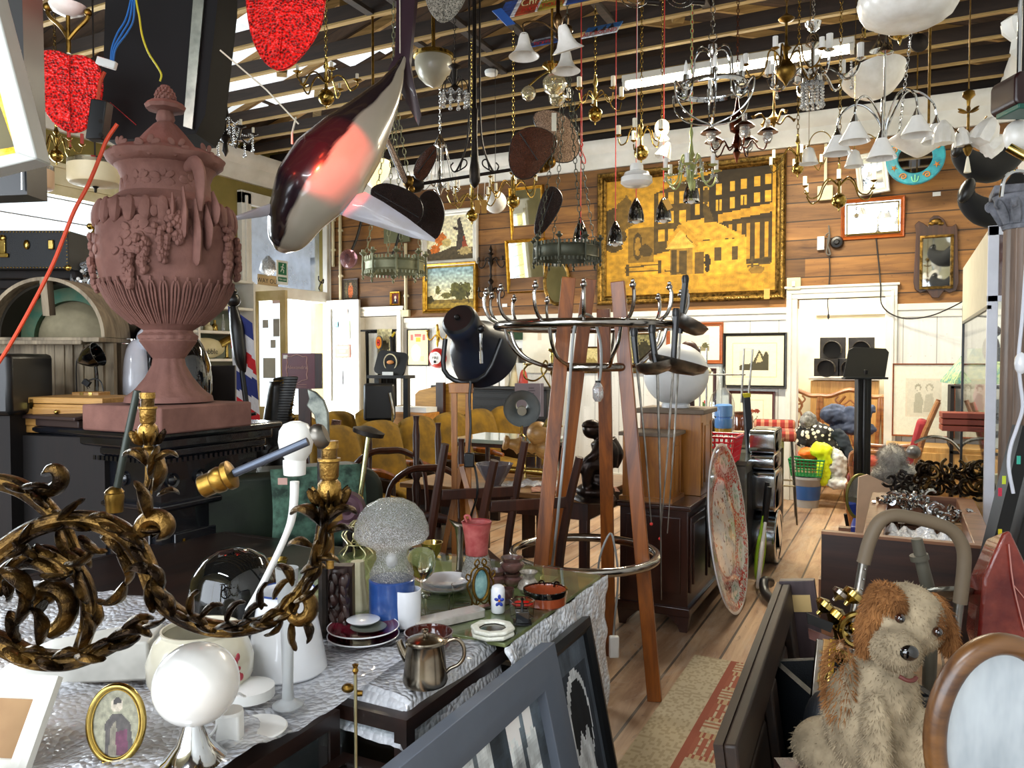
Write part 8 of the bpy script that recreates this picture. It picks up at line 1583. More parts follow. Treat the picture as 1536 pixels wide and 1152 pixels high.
racket('black and white tennis racket standing head down just behind the big plate',-.83,5.25,pi/2+.1,m_plastic_w,.1);racket('lime and black tennis racket behind the black and white one',-.86,5.45,pi/2-.05,mat('lime_frame','#8fb81e',.35),.08)
t=Th('black_footstand','black folded metal foot of a stand on the floor by the plate','stand foot',1130,852,5.5);t.e.location=(-.72,5.0,0);t.add('foot',MB().tube([(0,-.25,.04),(-.02,0,.05),(.0,.1,.1),(.06,.18,.07)],[.03,.03,.03,.035],10,3),m_blk)
m_ch2=metal('mirror_steel','#9aa0a6','#c6ccd2',.12,4.)
zb=0;X0=-.9
for i,(h,w,lab,rd)in enumerate(((.4,.2,'round chrome drum light at the bottom of the chrome stack',1),(.3,.19,'tall chrome box light second from the bottom of stack',0),(.12,.17,'thin chrome box light, third in the chrome stack',0),(.18,.18,'top chrome box light of the stack, beside black pole',0))):
 t=Th('chrome_box_light',lab,'light box',0,0,loc=(X0+.0,6.0,zb),rz=0,group='chrome boxes stacked by counter')
 pr=rrect(.38,h-.004,.19 if rd else.05,8)if not rd else ell(.2,h/2-.002,32)
 t.add('chrome_shell',MB().prism([(x,z+h/2)for x,z in pr],-w/2,w/2,RO(pi/2,4,'Z')),m_ch2,bev=.008,sharp=30);t.add('white_face',MB().prism([(x*.86,z*.84+h/2)for x,z in pr],0,.012,TL((w/2-.006,0,0))@RO(pi/2,4,'Z')@TL((0,-.006,0))),mat('grey_white_acrylic','#c3c8cc',.2));zb+=h
m_tart=NT('tartan_fabric')
def tartan():
 t=m_tart;v=t.co();cs=[]
 for ax,s in((0,26.),(1,30.)):
  w=t.n.new('ShaderNodeTexWave');w.bands_direction='X' if ax==0 else 'Y';w.inputs['Scale'].default_value=s/6;t.l.new(v,w.inputs[0]);cs.append(t.math('GREATER_THAN',w.outputs['Fac'],.6))
 c=t.mix(cs[0],'#a33b34','#c98a6a');c=t.mix(t.math('MULTIPLY',cs[1],.8),c,'#5c4438');t.set(t.b.inputs['Base Color'],c);return t.fin(.9)
m_tart=tartan()
t=FZ('bar_stool','bar stool with a tartan padded seat on thin wire legs','stool',1163,7.3,rz=.15);sh=t.w(at(1163,655,7.3)).z
t.add('padded_seat',MB().box((0,0,sh+.02),(.38,.38,.1)).box((0,.16,sh+.1),(.38,.07,.1)),m_tart,bev=.03)
for sx in(-1,1):
 for sy in(-1,1):t.add('wire_leg',MB().tube([(sx*.15,sy*.15,sh),(sx*.2,sy*.2,0)],.009,8),m_steel)
t.add('foot_rail',MB().tube([V((sx*.18,sy*.18,.35))for sx,sy in((-1,-1),(1,-1),(1,1),(-1,1))],.008,8,cyc=True),m_cream)
t=Th('horn_speaker','round grey metal horn loudspeaker on a small brass stand','loudspeaker',783,645,4.9);k=t.k
R3=TL((0,0,32*k))@RO(pi/2,4,'X')@RO(.15,4,'Y')
t.add('horn',MB().lathe([(28*k,0),(27*k,-.006),(18*k,-.05),(11*k,-.1),(9*k,-.16),(8*k,-.16),(10*k,-.1),(17*k,-.05),(26*k,-.003)],(0,0,0),40,TL((0,0,32*k))@RO(-pi/2+.1,4,'X')@M.Scale(-1,4,V((0,0,1))),closed=True),mat('grey_horn','#7d8484',.5,.1,'#959b99',5.));t.add('driver',MB().lathe([(.5*k,-.03),(7*k,-.03),(7*k,.08)],V((0,.06,28*k)),20,RO(-pi/2,4,'X')),mat('driver_cream','#a09a86',.5));t.add('brass_stand',MB().lathe([(6*k,-10*k),(2*k,-6*k),(2*k,6*k)],(0,.02,0),12),m_brass)
t2=table('small_glass_table','small grey glass topped side table under horn speaker','' and 0 or-3.0,-2.25,4.98,5.5,.92,mat('grey_glass_top','#8a9488',.1,coat=.8),.03,.03)
for i,(x,y,r,lab)in enumerate(((808,650,18,'upper turned wooden ball finial behind coat stand leg'),(818,672,17,'lower turned wooden ball finial lying on side table'),(778,668,10,'turned wooden finial neck lying on side table'))):
 t=Th('wooden_finial',lab,'finial',x,y,4.85);k=t.k;mb=MB().ball((0,0,0),r*k,20)
 if i==1:mb.lathe([(6*k,14*k),(9*k,20*k),(6*k,26*k),(9*k,32*k)],(0,0,0),16,RO(-pi/2,4,'Y'))
 if i==2:mb=MB().lathe([(4*k,-14*k),(9*k,-12*k),(9*k,-4*k),(14*k,0),(9*k,6*k),(7*k,14*k),(11*k,18*k),(11*k,22*k),(8*k,24*k)],(0,0,0),20,RO(-pi/2+.2,4,'Y'))
 t.add('finial_body',mb,m_pine);t.z0=0
t=OT('brass_lantern_case','square glass lantern case with brass edges on the long table','lantern',808,715,.75,rz=YAW);k=t.k
mb=MB();
for sx in(-1,1):
 for sy in(-1,1):mb.tube([(sx*.085,sy*.06,0),(sx*.085,sy*.06,.26)],.005,6)
for z in(.01,.14,.26):mb.tube([V((sx*.085,sy*.06,z))for sx,sy in((-1,-1),(1,-1),(1,1),(-1,1))],.004,6,cyc=True)
t.add('brass_edges',mb,m_brass);t.add('glass_panes',MB().box((0,-.06,.13),(.17,.002,.25)).box((.085,0,.13),(.002,.12,.25)).box((-.085,0,.13),(.002,.12,.25)),m_pane);t.add('wire_handle',MB().tube([V((x,0,z))for x,z in((-.08,.26),(-.06,.3),(0,.32),(.06,.3),(.08,.26))],.004,6,4),m_iron)
t=Th('cast_fireplace','black carved cast iron fireplace surround against the white boarding','fireplace',0,0,loc=(hit(738,600,1,8.5).x,8.55,0),rz=0);w=1.5;h=hit(738,579,1,8.4).z;m_cast=mat('cast_iron','#14110f',.4,.3)
t.add('mantel_shelf',MB().box((0,-.05,h-.02),(w+.1,.3,.04)),m_cast,bev=.008);t.add('frieze',MB().box((0,0,h-.22),(w,.14,.36)),m_cast,bev=.005)
for s in(-1,1):t.add('jamb',MB().box((s*(w/2-.15),0,(h-.4)/2),(.3,.14,h-.4)),m_cast,bev=.01)
t.add('grate',MB().box((0,.06,.35),(w-.6,.04,.7)),m_cast);mb=MB()
for z in(.08,.16,.26,.33):mb.box((0,-.075,h-z),(w*.9*(1-z),.02,.02))
for i in range(-9,10):mb.tube([V((i*.05,-.08,h-.42)),V((i*.05,-.08,h-.48))],.014,6)
t.add('relief_steps',mb,m_cast,bev=.003);MH=h
def mant(name,label,cat,px,fn,dy=0):
 x=hit(px,570,1,8.45+dy).x;t=Th(name,label,cat,0,0,loc=(x,8.47+dy,MH+.0005),rz=0);fn(t)
mant('stacked_boxes','white boxes and papers on the fireplace mantel by spotlight','papers',715,lambda t:(t.add('box',MB().box((0,0,.12),(.3,.14,.24)),m_plastic_w,bev=.004),t.add('paper_pile',MB().box((.1,-.02,.26),(.3,.12,.03)),m_cream)))
mant('black_shade_lamp','table lamp with a black pleated shade on the mantel','lamp',770,lambda t:(t.add('lamp_base',MB().lathe([(.06,0),(.05,.06),(.03,.2),(.02,.3)],(0,0,0),16),m_cream),t.add('lamp_shade',MB().shell([(.15,.28),(.09,.46)],.004,(0,0,0),24),m_black)))
mant('white_folders','pair of white ring folders on the mantel','folders',752,lambda t:(t.add('folder',MB().box((-.05,0,.16),(.07,.14,.32)),m_plastic_w,bev=.003),t.add('folder',MB().box((.04,0,.15),(.07,.14,.3)),m_plastic_w,bev=.003)),dy=-.05)
mant('red_extinguisher_toy','small red and green ornament on the mantel','ornament',784,lambda t:t.add('body',MB().lathe([(.05,0),(.06,.05),(.04,.16),(.02,.2)],(0,0,0),16),MATS['red_tin']))
t=Th('open_book','large pinkish open book with small print standing on the counter','book',793,600,5.9);k=t.k;t.add('pages',MB().box((-2*k,0,0),(38*k,.01,50*k)).box((20*k,.02,0),(5*k,.05,50*k)),mat('mauve_page','#8f8288',.7));mb=MB()
for i in range(6):mb.box((4*k,-.007,(18-i*4)*k),((8+3*(i%2))*k,.002,.8*k))
t.add('print_lines',mb,m_ink);t.add('book_rest',MB().box((0,.03,(-t.loc.z-25*k)/2),(.1,.08,t.loc.z-25*k)),m_teak2)
t=Th('scroll_candelabrum','tall brass scroll candelabrum standing left of the coat stand','candelabrum',822,625,4.6);k=t.k
t.add('stem',MB().lathe([(16*k,-15*k),(10*k,-4*k),(3*k,4*k),(2*k,60*k),(4*k,64*k),(3*k,80*k),(4.5*k,90*k),(3*k,96*k),(8*k,100*k),(8*k,102*k)],(7*k,0,0),16),m_brass)
t.add('arm',MB().tube([V((x*k,0,z*k))for x,z in((6,40),(-6,60),(-10,72),(-4,84),(0,76),(-6,64),(-20,54),(-34,58),(-36,70),(-30,78))],1.4*k,8,5),m_brass);t.add('drip_pan',MB().lathe([(1*k,76*k),(8*k,79*k),(8*k,80*k)],(-30*k,0,0),16),m_brass)
t=FZ('pine_headboard','golden pine board with dark knots standing by the white boarding','board',655,8.2,rz=0);a=t.w(at(612,640,8.2));b=t.w(at(722,572,8.2));t.add('board',MB().prism([(a.x,.0),(b.x,0),(b.x,b.z),(b.x-.1,b.z+.02),(a.x+.05,b.z-.1),(a.x,b.z-.14)],-.02,.02),wood('golden_pine','#a3701e','#d29c3c',0),bev=.004);t.add('coat_hook_post',MB().box((.08,-.05,b.z/2),(.09,.05,b.z-.02)),m_teak2)
t=FZ('pine_chest','plain orange pine chest behind the cinema seats','chest',612,7.9,rz=0);a=t.w(at(572,618,7.9));t.add('carcass',MB().box((0,0,a.z/2),(.56,.3,a.z)),wood('orange_pine','#9c6224','#cb8d42',0),bev=.004);t.add('paper_stack',MB().box((.08,0,a.z+.03),(.4,.2,.05)),m_plastic_w)
t=FZ('menu_stand','black metal stand carrying a black printed menu board, left doorway side','stand',588,7.6,rz=0.1);a=t.w(at(590,565,7.6));
for sx in(-1,1):t.add('post',MB().box((sx*.16,0,a.z/2),(.05,.05,a.z)),m_black)
t.add('ledge',MB().box((0,-.02,a.z),(.42,.2,.03)),m_black);t.add('greek_key_panel',MB().box((-.22,0,a.z*.6),(.08,.03,a.z*.7)),mat('slate_blue','#32343c',.4));t.add('menu_board',MB().prism(rrect(.34,.24,.05),-.01,.01,TL((-.02,.02,a.z+.13))@RO(-.3,4,'X')@RO(.12,4,'Y')),m_black);t.add('round_badge',MB().tube([V((x-.02,-.0,z+a.z+.14))for x,z in ell(.07,.08,20)],.006,6,cyc=True),m_cream);t.add('orange_badge_art',MB().ball((-.02,0.0,a.z+.14),(.04,.012,.02),10),mat('orange_art','#d08a4a',.6));t.add('white_label',MB().box((-.02,-.05,a.z+.03),(.12,.004,.035)),m_plastic_w)
t=FZ('black_office_chair','black padded office chair with bent chrome arms behind cinema seats','chair',548,7.2,rz=.6);t.add('seat_pad',MB().lathe([(.2,.76),(.22,.78),(.22,.84),(.19,.86),(.01,.86)],(0,0,0),24),m_black);t.add('backrest',MB().box((.12,.2,1.1),(.3,.06,.36)),m_black,bev=.05);t.add('arm_tube',MB().tube([(-.05,0,.86),(.2,-.1,.84),(.25,-.1,1.0),(.22,-.1,1.2)],.014,8,4),m_chrome);t.add('column',MB().tube([(0,0,.0),(0,0,.77)],.03,10),m_chrome);t.add('foot_disc',MB().lathe([(.22,0),(.2,.03),(.03,.05)],(0,0,0),20),m_chrome)
t=Th('photo_tin','tiny dark tin with a portrait resting on the rear row of seats','tin',504,640,6.2);k=t.k;t.add('tin',MB().box((0,0,0),(13*k,8*k,20*k),rot=(0,.1,0)),mat('sepia_tin','#3d251e',.5,col2='#8d6a58',sc=30.));
t=FZ('brass_floor_lamp','slim brass column floor lamp with a dark disc top, leaning slightly','lamp',532,3.0);a=t.w(at(553,648,3.0));b=t.w(at(538,760,3.0));
t.add('column',MB().tube([a,b,V((0,0,.03))],.011,12),metal('pale_green_brass','#8f8f62','#c9c79a',.25));t.add('disc_top',MB().lathe([(.01,-.02),(.06,-.01),(.062,.006),(.02,.02)],a,24,RO(.25,4,'Y')),m_iron);t.add('lower_knop',MB().lathe([(.012,.05),(.02,.03),(.012,.01),(.03,-.04),(.045,-.08),(.02,-.1)],b,16),m_brass);t.add('foot',MB().lathe([(.13,0),(.13,.015),(.02,.04)],(0,0,0),24),m_brass)
t=Th('wire_filigree_stand','pale gold looping wire filigree stand behind the carved figure','stand',535,850,2.75);k=t.k;mb=MB();rnd=RR(8)
for i in range(9):a=2*pi*i/9;mb.tube([V((r*k*cos(a+w_),r*k*.6*sin(a+w_),z*k))for r,w_,z in((30,0,0),(26,.5,20),(14,.2,34),(22,-.3,48),(12,0,62),(3,.4,70))],1.1*k,6,4)
for z,r in((2,30),(34,16),(62,12)):mb.tube([V((r*k*cos(a),r*.6*k*sin(a),z*k))for a in[q*pi/12 for q in range(24)]],1.1*k,6,cyc=True)
t.add('filigree',mb,metal('pale_gold','#a39a6e','#d6cfa4',.3));t.add('stand_post',MB().tube([(0,0,0),(0,0,-t.loc.z+.001)],.02,8).lathe([(.12,-t.loc.z),(.1,-t.loc.z+.02)],(0,0,0),16),m_iron)
for i,(x,y,z,lab)in enumerate(((415,860,2.5,'small brass goblet in front of the green armchair'),(648,835,2.7,'small brass cup lying behind the brandy glass'))):
 t=Th('brass_goblet',lab,'goblet',x,y,z);k=t.k;t.add('goblet',MB().lathe([(11*k,-26*k),(3*k,-22*k),(2*k,-10*k),(5*k,-4*k),(13*k,8*k),(17*k,22*k),(15*k,22*k),(3*k,0)],(0,0,0),20),m_brass);t.add('stand_post',MB().tube([(0,0,-26*k),(0,0,-t.loc.z+.001)],.02,8),m_iron)
t=Th('ribbed_speaker_cone','dull pink brown ribbed disc behind the second candle socket','disc',520,765,2.9);k=t.k;t.add('disc',MB().lathe([(2*k,.02),(8*k,.0),(14*k,.012),(20*k,0),(26*k,.012),(28*k,-.02)],(0,0,0),28,RO(pi/2,4,'X')),mat('dull_plum','#4a3038',.6));t.add('stand_post',MB().tube([(0,0.02,-20*k),(0,.02,-t.loc.z+.001)],.02,8),m_iron)
m_walnut=wood('carved_walnut','#6b3a18','#a9703a',0,1.,.35,.4)
t=Th('pine_cupboard','tall pale pine cupboard inside the right doorway carrying the signal lamps','cupboard',0,0,loc=(hit(1262,570,1,9.95).x,10.05,0),rz=0)
a=t.w(hit(1216,566,1,9.85));b=t.w(hit(1318,566,1,9.85));H=a.z
t.add('carcass',MB().box(((a.x+b.x)/2,0,H/2-.02),(b.x-a.x,.4,H-.04)),wood('pale_pine','#b98a48','#dbb06c',2),bev=.004);t.add('top_board',MB().box(((a.x+b.x)/2,-.02,H-.015),(b.x-a.x+.04,.46,.03)),m_white,bev=.003)
m_sig=mat('signal_black','#1c1a18',.5,col2='#383430',sc=8.)
for i,(x,y,lab)in enumerate(((1249,523,'upper left black hooded signal lamp in the right doorway'),(1292,523,'upper right black hooded signal lamp in right doorway'),(1240,551,'lower left black hooded signal lamp in right doorway'),(1276,551,'lower right black hooded signal lamp, partly behind music stand'))):
 t=Th('signal_lamp',lab,'signal lamp',x,y,loc=hit(x,y,1,9.82 if i<2 else 9.72),rz=0,group='signal lamps in doorway');k=t.k
 t.add('back_plate',MB().box((0,.02,0),(36*k,.03,(34 if i<2 else 27)*k)),m_sig,bev=.004);t.add('lens',MB().lathe([(.5*k,-.01),(12*k,0),(13*k,.02)],(0,0,-2*k),24,mx),mat('dark_lens','#0c0a08',.6));
 h=[];
 for j in range(13):q=-.35+(pi+.7)*j/12;h.append(((13*k)*cos(q),(13*k)*sin(q)))
 mb=MB();vs=[V((x_,0,z_-2*k))for x_,z_ in h]+[V((x_*.95,-.12-.06*max(0,z_/(13*k)),z_-2*k))for x_,z_ in h];mb.add(vs,[(j,j+1,14+j,13+j)for j in range(12)]);t.add('hood',mb,mat('hood_grey','#4a463e',.5),sol=.006)
t=Th('carved_settee','carved walnut chair-back settee with red seat in the doorway, heaped with coats','settee',0,0,loc=(hit(1245,600,1,9.3).x,9.35,0),rz=0)
for i,cx in enumerate((-.42,.2,.82)):
 mb=MB()
 for s in(-1,1):mb.tube([(cx+s*.27,0,.45),(cx+s*.28,.02,.75),(cx+s*.3,.04,1.1)],.024,8,3);mb.tube([(cx+s*.03,.01,.55),(cx+s*.1,.02,.72),(cx+s*.02,.02,.84),(cx+s*.12,.03,.98),(cx+s*.05,.03,1.1)],.014,6,4);mb.tube([(cx+s*.05,.01,.55),(cx+s*.02,.02,.7),(cx+s*.12,.02,.86),(cx+s*.03,.03,1.0)],.012,6,4);mb.tube([(cx,.03,1.06),(cx+s*.08,.03,1.0),(cx+s*.15,.03,1.05),(cx+s*.12,.03,1.1)],.01,6,4)
 mb.tube([(cx-.31,.04,1.1),(cx-.2,.04,1.1),(cx,.04,1.17),(cx+.2,.04,1.1),(cx+.31,.04,1.1)],.026,8,4);t.add('chair_back',mb,m_walnut)
t.add('seat',MB().box((.2,-.2,.42),(1.85,.46,.08)),mat('red_damask','#8c2a24',.8,col2='#b0563e',sc=30.),bev=.02);t.add('seat_rail',MB().box((.2,-.2,.36),(1.9,.5,.06)),m_walnut,bev=.01)
for sx in(-.7,.2,1.1):t.add('leg',MB().tube([(sx,-.4,.34),(sx,-.43,.2),(sx,-.42,0)],.028,8,3),m_walnut)
def heap(name,label,cat,x,y,yp,els,m,vox=.012,amp=0.):
 t=Th(name,label,cat,x,y,loc=hit(x,y,1,yp),rz=0);k=t.k;L=[]
 for e in els:
  if e[0]=='t':L.append(('t',[(a*k,b,c*k)for a,b,c in e[1]],[q*k for q in e[2]]))
  else:L.append(((e[0]*k,e[1],e[2]*k),(e[3]*k,e[4],e[5]*k)))
 o=blob(t,'cloth',L,m,vox,3);d=o.modifiers.new('d','DISPLACE');tx=bpy.data.textures.new('folds','CLOUDS');tx.noise_scale=.09;d.texture=tx;d.strength=amp or.06;return t
m_dus=mat('slate_blue_cloth','#2c3448',.8,col2='#47526c',sc=8.);heap('puffer_jacket','slate blue padded jacket thrown over the settee','jacket',1252,622,8.98,[(0,0,0,20,.12,16),('t',[(10,-.02,-4),(28,-.03,-8),(48,0,4)],[10,9,8]),('t',[(14,-.02,8),(34,-.02,4),(54,0,10)],[6,8,6]),(26,0,-20,34,.14,10)],m_dus)
m_flo=NT('floral_cloth');v_=m_flo.n.new('ShaderNodeTexVoronoi');v_.inputs['Scale'].default_value=19.;m_flo.l.new(m_flo.co(),v_.inputs[0]);m_flo.set(m_flo.b.inputs['Base Color'],m_flo.ramp(v_.outputs['Distance'],[(.36,'#e0ddca'),(.42,'#15130f')]));m_flo=m_flo.fin(.8)
heap('floral_coat','black cloth patterned with pale flowers heaped beside doorway','clothing',1222,655,8.75,[(0,0,0,30,.15,22),(18,0,-18,30,.15,16),(-8,0,14,14,.1,16)],m_flo,amp=.05)
heap('dark_trousers','dark blue grey trousers hanging down from the heap','clothing',1270,668,8.7,[('t',[(-16,0,20),(0,-.05,0),(8,-.08,-22)],[9,9,7])],mat('denim_dark','#1d2630',.85))
heap('grey_tweed_coat','light grey dotted coat tip on top of floral heap','clothing',1212,632,8.7,[(0,0,0,12,.1,14)],mat('grey_tweed','#8d8d88',.9,col2='#5c5a56',sc=40.))
heap('hi_vis_vest','fluorescent yellow safety vest hanging by the green crate','vest',1236,700,8.45,[(0,0,0,11,.08,30),(-4,0,24,16,.1,12),('t',[(-14,0,34),(0,-.04,22),(10,-.03,4)],[6,6,5])],mat('fluorescent_yellow','#d9ee12',.6),amp=.04)
heap('orange_bag','bright orange cloth bundle above green crate','bag',1212,680,8.5,[(0,0,0,14,.09,9)],mat('bright_orange','#f0701a',.6))
heap('plastic_bags','clear crumpled plastic bags on the floor by settee','bags',1255,700,8.5,[(0,0,0,14,.1,26),(4,-.05,-24,18,.1,9)],mat('grey_plastic_bag','#a9aca8',.25,col2='#d9dad6',sc=9.),amp=.07)
t=basket('green_crate','green plastic crate standing on the grey bucket','' and 0 or 1211,713,.32,.34,.26,.17,mat('green_plastic','#0f7a3f',.4));BZ=t.loc.copy()
t=Th('grey_bucket','light grey plastic bucket with a blue label beneath the green crate','bucket',0,0,loc=(BZ.x,BZ.y,0),rz=0);t.add('body',MB().shell([(.11,0),(.14,.28),(.15,.29),(.15,.315)],.004,(0,0,0),28),mat('grey_bucket_plastic','#9a9b9a',.4));t.add('blue_label',MB().lathe([(.121,.08),(.136,.22)],(0,0,0),28,closed=True),mat('blue_label','#24508c',.4))
t=FZ('music_stand','tall black music stand desk on a ribbed dark post','music stand',1297,5.6);k=5.6/F
z0=t.w(at(1297,565,5.6)).z;T_=TL((0,0,z0+.08))@RO(-.35,4,'X')
t.add('desk',MB().prism([(-.17,-.1),(.13,-.1),(.19,.1),(.17,.13),(-.06,.14),(-.1,.12)],-.006,.006,T_),m_blk,bev=.004);t.add('ledge',MB().box((-.02,-.05,z0-.01),(.31,.06,.015)),m_blk,bev=.003);t.add('post',MB().box((0,.02,z0/2),(.1,.06,z0)).box((0,-.02,z0/2),(.03,.02,z0+.1)),mat('dark_ribbed_post','#140f0c',.35),bev=.006);t.add('foot',MB().box((0,0,.02),(.3,.2,.04)),m_blk,bev=.006)
t=FZ('open_armchair','wooden open armchair with worn red seat and loose red back cushion','armchair',1330,7.1,rz=YAW-.5);m_rl=mat('worn_red_leather','#5e1214',.4,col2='#8a3230',sc=9.)
t.add('seat',MB().box((-.02,0,.43),(.56,.5,.1)),m_rl,bev=.03);t.add('seat_rail',MB().box((-.02,0,.34),(.58,.52,.1)),m_walnut,bev=.01)
for s in(-1,1):t.add('back_post',MB().tube([(.22,s*.22,0),(.24,s*.22,.45),(.3,s*.22,.8),(.42,s*.22,1.14)],[.024,.028,.026,.02],8,4),m_walnut);t.add('armrest',MB().tube([(.3,s*.24,.72),(.05,s*.27,.68),(-.2,s*.27,.68),(-.27,s*.25,.62),(-.25,s*.24,.42)],.022,8,4),m_walnut);t.add('front_leg',MB().tube([(-.25,s*.22,.34),(-.28,s*.24,.2),(-.26,s*.23,0)],.028,8,3),m_walnut)
t.add('back_cushion',MB().box((.25,0,.74),(.09,.38,.46),rot=(0,.22,0)),mat('crimson_cloth','#8a1a22',.8,col2='#a33038'),bev=.03)
t=Th('fluffy_toy','grey fluffy stuffed toy animal sprawled in front of the red armchair','soft toy',1345,712,5.7);k=t.k;m_gf=mat('grey_fur','#7d7870',.95,col2='#c4bfb5',sc=12.)
E=[((0,0,0),(38*k,.12,18*k)),((-10*k,-.03,26*k),(19*k,.09,20*k)),((-20*k,-.03,2*k),(14*k,.08,14*k)),((28*k,-.02,-8*k),(16*k,.08,20*k)),((4*k,-.05,-16*k),(18*k,.08,16*k))]
blob(t,'stuffed_body',E,m_gf,.01,4);f=MB()
for i,(c,r)in enumerate(E):fur(f,c,r,1500,.035,i,w=.0016)
t.add('fur',f,m_gf,sharp=0)
t.add('toy_seat_box',MB().box((0,.05,(-t.loc.z-24*k)/2),(.3,.25,t.loc.z-26*k)),MATS['cardboard'])
t=Th('pine_dresser','low pale pine chest of drawers against the boarding under pale drawing','chest of drawers',0,0,loc=(hit(1412,690,1,8.4).x,8.5,0),rz=0);m_pp=MATS['pale_pine'];h=hit(1412,672,1,8.25).z
t.add('carcass',MB().box((0,0,h/2),(.95,.5,h)),m_pp,bev=.004)
for i in range(2):
 z=h-.16-.27*i;d=t.add('drawer',MB().box((0,-.255,z),(.88,.02,.22)),m_pp,bev=.004)
 for s in(-.2,.2):t.add('glass_knob',MB().ball((s,-.285,z),.025,10),m_crystal,parent=d)
t=FZ('chrome_arc_lamp','chrome arc lamp with a small grey ball shade before pine drawers','floor lamp',1452,6.2);q=lambda x,y:t.w(at(x,y,6.2))
t.add('arc_tube',MB().tube([q(1372,664),q(1385,658),q(1402,655),q(1425,661),q(1442,680),q(1451,706),V((q(1453,706).x,0,0))],.013,8,4),m_steelp);t.add('ball_shade',MB().ball(q(1370,678),.055,20),mat('satin_grey','#6c6a68',.35,.5));t.add('foot',MB().lathe([(.12,0),(.12,.02),(.02,.03)],(0,0,0),24),m_steelp)
t=Th('plywood_sheet','pale plywood panel standing in a blue crate','panel',1316,780,4.9);t.add('panel',MB().prism([(t.p(x,y).x,t.p(x,y).z)for x,y in((1283,810),(1287,715),(1300,711),(1345,732),(1345,810))],-.006,.006),mat('pale_ply','#c9a98c',.6));t.finish=0
t=Th('blue_crate','deep blue plastic crate under the plywood panel','crate',1315,800,5.0,rz=0);t.add('crate_body',MB().box((0,0,-t.loc.z/2+.05),(.3,.3,t.loc.z+.02)),mat('deep_blue_plastic','#10267e',.35),bev=.01)
t=Th('oval_wall_mirror','oval olive green mirror frame leaning behind the plywood panel','frame',1290,745,5.4);k=t.k;t.add('rim',MB().tube([V((x,0,z))for x,z in ell(20*k,33*k,32)],2.4*k,8,cyc=True),mat('olive_gilt','#6a6424',.4,.4));t.add('mirror_plate',MB().prism(ell(19*k,32*k,32),.0,.006),m_mirror)
t.add('wheeled_foot',MB().tube([(-.1,0,-.12),(.0,.05,-t.loc.z+.02)],.012,8),m_iron)
cx0,cx1,cy0,cy1,ch=-.295,.30,3.5,4.7,.775;m_chest=wood('reddish_cabinet_wood','#5a3520','#96684a',0,1.,.35,.4)
t=Th('open_chest','low wooden chest table with a dark front panel, full of metal oddments','chest',0,0,loc=((cx0+cx1)/2,(cy0+cy1)/2,0),rz=0);w,d=cx1-cx0,cy1-cy0;xl=-.1-(cx0+cx1)/2
t.add('front_panel',MB().box((0,-d/2,ch-.2),(w,.025,.4)),wood('dark_chest_front','#1b0d07','#3a2014',0),bev=.002);t.add('front_edge',MB().box((0,-d/2,ch+.003),(w,.04,.012)),m_chest)
for s in(xl,w/2):t.add('side_panel',MB().box((s,0,ch-.1),(.08,d,.2)),m_chest,bev=.004)
t.add('back_panel',MB().box(((xl+w/2)/2,d/2,ch-.1),(w/2-xl,.03,.2)),m_chest);t.add('bottom_board',MB().box(((xl+w/2)/2,0,ch-.19),(w/2-xl,d,.02)),m_chest)
for sx in(-1,1):
 for sy in(-1,1):t.add('leg',MB().box((sx*(w/2-.02),sy*(d/2-.03),(ch-.2)/2),(.06,.06,ch-.2)),m_chest)
t=Th('bubble_wrap_sheet','loose bubble wrap filling the near half of the open chest','bubble wrap',0,0,loc=(.1,3.85,ch-.12),rz=0);t.add('sheet',MB().grid(lambda u,v:V(((u-.5)*.32,(v-.5)*.55,.07*abs(mnoise.noise(V((u*6,v*6,1))))+.03)),30,30),m_bub2)
def scrolls(name,label,cat,x,y,z,m,n,R,seed,flat=.5,parts=1):
 t=Th(name,label,cat,x,y,z);rnd=RR(seed)
 for q in range(parts):
  mb=MB()
  for i in range(n):
   c=V((rnd.uniform(-R,R),rnd.uniform(-R,R)*.6,rnd.uniform(0,R*flat)));r=R*rnd.uniform(.18,.4);a0=rnd.uniform(0,6);s=rnd.choice((-1,1));e=rnd.uniform(-.6,.6)
   mb.tube([c+V((r*(1-j/14)*cos(a0+s*j*.5),e*r*sin(j*.4),r*(1-j/14)*sin(a0+s*j*.5)))for j in range(12)],[.009]*8+[.008,.007,.009,.012],6,2)
  t.add(('scrollwork','leaf_scrolls','bracket_scrolls')[q],mb,m)
 return t
for a in(('silver_sconce','silver plated scroll sconce, left in the open chest','sconce',1358,772,3.9,m_chrome,15,.12,1,.8,1),('silver_sconce','silver plated scroll sconce with petal pans, right in the open chest','sconce',1425,792,3.75,m_chrome,14,.11,2,.8,1),('bronze_scrollwork','dark bronze foliate scroll fitting heaped behind chest','metalwork',1430,735,4.4,m_orm,16,.17,3,.8,3),('bronze_scrollwork','dark iron and brass scroll brackets beside fluffy toy','metalwork',1365,735,4.6,m_iron,12,.12,4,.8,2)):scrolls(*a)
for x,y,lab in((1352,800,'star shaped silver drip pan at the left of chest'),(1432,808,'star shaped silver drip pan at the right of chest')):
 t=Th('drip_pan',lab,'drip pan',x,y,3.8);t.add('petal_pan',MB().lathe([(.01,0),(.05,.01),(.055,.016)],(0,0,0),20,wob=lambda a,f:1+.25*f*sin(5*a)),m_chrome);t.add('socket_cup',MB().lathe([(.012,0),(.01,.02),(.016,.05)],(0,0,0),12),m_silver)
t=Th('silver_tray','long silver edged tray lying across the open chest','tray',1390,785,3.95,rz=-.25);t.add('tray',MB().box((0,0,0),(.3,.11,.03)),m_silver,bev=.006);t.add('dark_inset',MB().box((0,-.0,.016),(.26,.08,.003)),m_plum)
t=Th('grey_box','small grey cardboard box on the chest corner','box',1450,800,3.7,rz=0);t.add('box',MB().box((0,0,0),(.1,.09,.08)),MATS['cardboard'],bev=.003)
